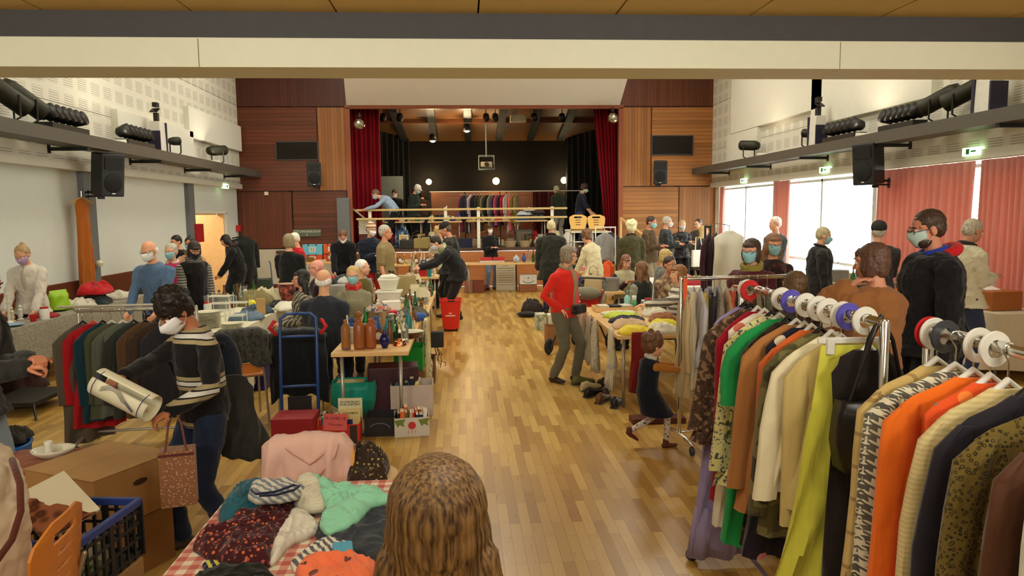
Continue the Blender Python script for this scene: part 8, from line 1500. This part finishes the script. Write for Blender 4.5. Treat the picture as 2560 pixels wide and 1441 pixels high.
a, b = stage_table('long stage table between railing and clothes rack', 1165, 1275, 21.3); scatter(a, b, 21.05, 21.6, zs + .722, 14, ['box', 'book', 'tin', 'cooking pot', 'bowl'], 'on the long stage table', 22)
a, b = stage_table('stage table behind the person in the light blue shirt', 955, 1060, 20.9); scatter(a, b, 20.6, 21.2, zs + .722, 16, ['book', 'box', 'folded cloth', 'tin'], 'on the left stage table', 23)
# front edge of the stage: cartons, frames and chairs under the railing
xe0, xe1 = at(905, 600, 19.85).x, at(1400, 600, 19.85).x
scatter(at(1000, 600, 19.9).x, at(1190, 600, 19.9).x, 19.7, 20.2, zs + .001, 30, ['box', 'framed picture', 'box', 'book', 'handbag', 'cooking pot', 'basket', 'table lamp'], 'at the stage edge', 24, s=1.4, gap=.0)
scatter(at(1200, 600, 19.9).x, xe1, 19.62, 20.15, zs + .001, 24, ['box', 'handbag', 'table lamp', 'framed picture', 'vase', 'box', 'basket'], 'at the stage edge right of the middle post', 25, s=1.4, gap=.0)
scatter(at(960, 600, 20.9).x, at(1160, 600, 20.9).x, 20.3, 21.1, zs + .001, 22, ['box', 'box', 'handbag', 'basket', 'book'], 'under the stage tables', 26, s=1.7, gap=0)
scatter(at(1165, 600, 21.2).x, at(1370, 600, 21.2).x, 20.5, 21.5, zs + .001, 22, ['box', 'box', 'handbag', 'basket', 'hat'], 'under the right stage tables', 27, s=1.7, gap=0)
p = at(1055, 604, 19.72); tag(obj('suitcase', MB().box((0, 0, .14), (.40, .18, .28)), plain((150, 132, 72), .6), loc=(at(1053, 600, 19.5).x, 19.52, zs), bevel=.02), 'old olive yellow suitcase at the stage edge', 'suitcase'); tag(obj('suitcase', MB().box((0, 0, .12), (.40, .16, .24)), plain((40, 38, 34), .6), loc=(at(1018, 600, 19.5).x, 19.52, zs), bevel=.02), 'black suitcase at the stage edge left of the olive one', 'suitcase')
p = at(908, 545, 19.6)
for k, (h0, col, lab) in enumerate(((0, (90, 40, 26), 'brown box at the bottom of the stack by the left railing post'), (.22, (206, 200, 184), 'white box in the middle of the stack by the left railing post'), (.44, (196, 188, 160), 'cream box with raised lid on top of the stack'))): t_ = thing('box', lab, 'box', (at(912, 590, 19.75).x + .08, 19.8, zs + h0 + .18)); part('box_body', MB().box((0, 0, .11), (.44, .34, .215)), plain(col, .7), t_, bevel=.006); part('lid_edge', MB().box((0, 0, .20), (.455, .355, .03)), plain(col, .6), t_)
tag(obj('open_lid', MB().box((0, 0, 0), (.44, .30, .02), ry=.7), plain((206, 200, 170), .7), loc=(at(900, 540, 19.8).x - .05, 19.8, zs + .98)), 'raised cream carton lid on top of the box stack', 'lid'); tag(obj('low_table', MB().box((0, 0, .16), (.6, .4, .03)).box((-.26, 0, .08), (.04, .36, .15)).box((.26, 0, .08), (.04, .36, .15)), DADO, loc=(at(912, 590, 19.75).x + .10, 19.8, zs)), 'low brown table under the box stack by the left railing post', 'table')
tag(obj('milk_can', MB().lathe([(0, 0), (.13, 0), (.14, .02), (.14, .30), (.08, .36), (.08, .42), (.095, .43), (.095, .46), (0, .47)], n=24), plain((214, 212, 204), .4), smooth=True, loc=(at(1419, 600, 19.7).x, 19.65, zs)), 'white metal milk can at the right stage edge', 'milk can')
t_ = thing('globe', 'small dark television with a glossy screen at the stage edge', 'television', (at(1312, 590, 19.9).x, 20.35, zs + .001)); part('tv_body', MB().box((0, 0, .24), (.5, .4, .44)), plain((60, 54, 44), .4), t_, bevel=.03); part('screen', MB().box((0, -.202, .25), (.4, .006, .3)), plain((110, 100, 80), .1), t_); t_.name = 'television'
# the clothes rack at the back of the stage and the long rod
rk0, rk1 = at(1148, 480, 22.8).x, at(1296, 480, 22.8).x; zk = at(1220, 479, 22.8).z - zs
t_ = thing('clothes_rack', 'long white clothes rod with coats hanging from it on the stage', 'clothes rack', (0, 22.8, zs)); xk0, xk1 = at(1075, 480, 22.8).x, at(1455, 480, 22.8).x
part('rod', MB().tube([(xk0, 0, zk), (xk1, 0, zk)], .016, 10), WHITE, t_, True)
for x in (xk0 + .02, (xk0 + xk1) / 2, xk1 - .02): part('upright', MB().tube([(x, .02, .02), (x, .02, zk)], .014, 8), BLACKM, t_); part('foot', MB().tube([(x, -.3, .02), (x, .3, .02)], .016, 8), BLACKM, t_)
pal = [((130, 40, 66), 'plum'), ((36, 40, 60), 'navy'), ((40, 44, 64), 'dark blue'), ((206, 180, 200), 'pale pink'), ((30, 28, 32), 'black'), ((52, 50, 50), 'charcoal'), ((70, 66, 44), 'olive'), ((120, 116, 84), 'khaki'), ((34, 30, 34), 'blackish brown'), ((150, 144, 120), 'stone grey'), ((66, 60, 90), 'violet grey'), ((206, 80, 110), 'rose'), ((44, 40, 54), 'midnight'), ((190, 34, 70), 'raspberry'), ((196, 200, 180), 'silver grey'), ((230, 110, 120), 'coral pink'), ((160, 140, 60), 'moss yellow'), ((170, 150, 100), 'tan')]
for i, (c, nm_) in enumerate(pal): hang('%s garment on the long stage rail' % nm_, rk0 + (rk1 - rk0) * (i + .5) / len(pal), 22.8, zs + zk, .72 + .5 * random.Random(i).random(), .2, fab(c), .45, 1.05, 'coat' if i % 3 else 'dress', seed=160 + i, rz=1.15 + random.Random(i).uniform(-.2, .2), hcol=WHP)
# odds and ends: blue and white throw, orchid
heap('throw', 'blue and white printed throw hanging over a stage table', 'throw', at(1005, 580, 20.3).x, 20.35, zs + .0, .5, .3, .62, fab((90, 120, 160), 'speckle', (190, 206, 220), (40, 50, 90), sc=7), 170)
t_ = thing('potted_orchid', 'small pale orchid on the stage table', 'plant', (at(1112, 530, 20.6).x, 20.35, zs + .73)); part('pot', MB().lathe([(0, 0), (.05, 0), (.06, .1), (.05, .1), (0, .09)], n=16), plain((206, 200, 180), .5), t_, True); part('stem', MB().tube([V(0, 0, .1), V(.01, 0, .3), V(.05, 0, .4)], .004, 6), plain((70, 100, 50), .6), t_)
for k in range(5): part('blossom', MB().ell((.01 + .012 * k, -.01, .28 + .03 * k), (.022, .015, .02), n=8), plain((232, 226, 206), .7), t_, True)
label_items()
# keep every label within sixteen words
for o in scn.objects:
    if 'label' in o.keys() and not o.parent:
        w_ = o['label'].split()
        if len(w_) > 16: o['label'] = ' '.join(w_[:16])
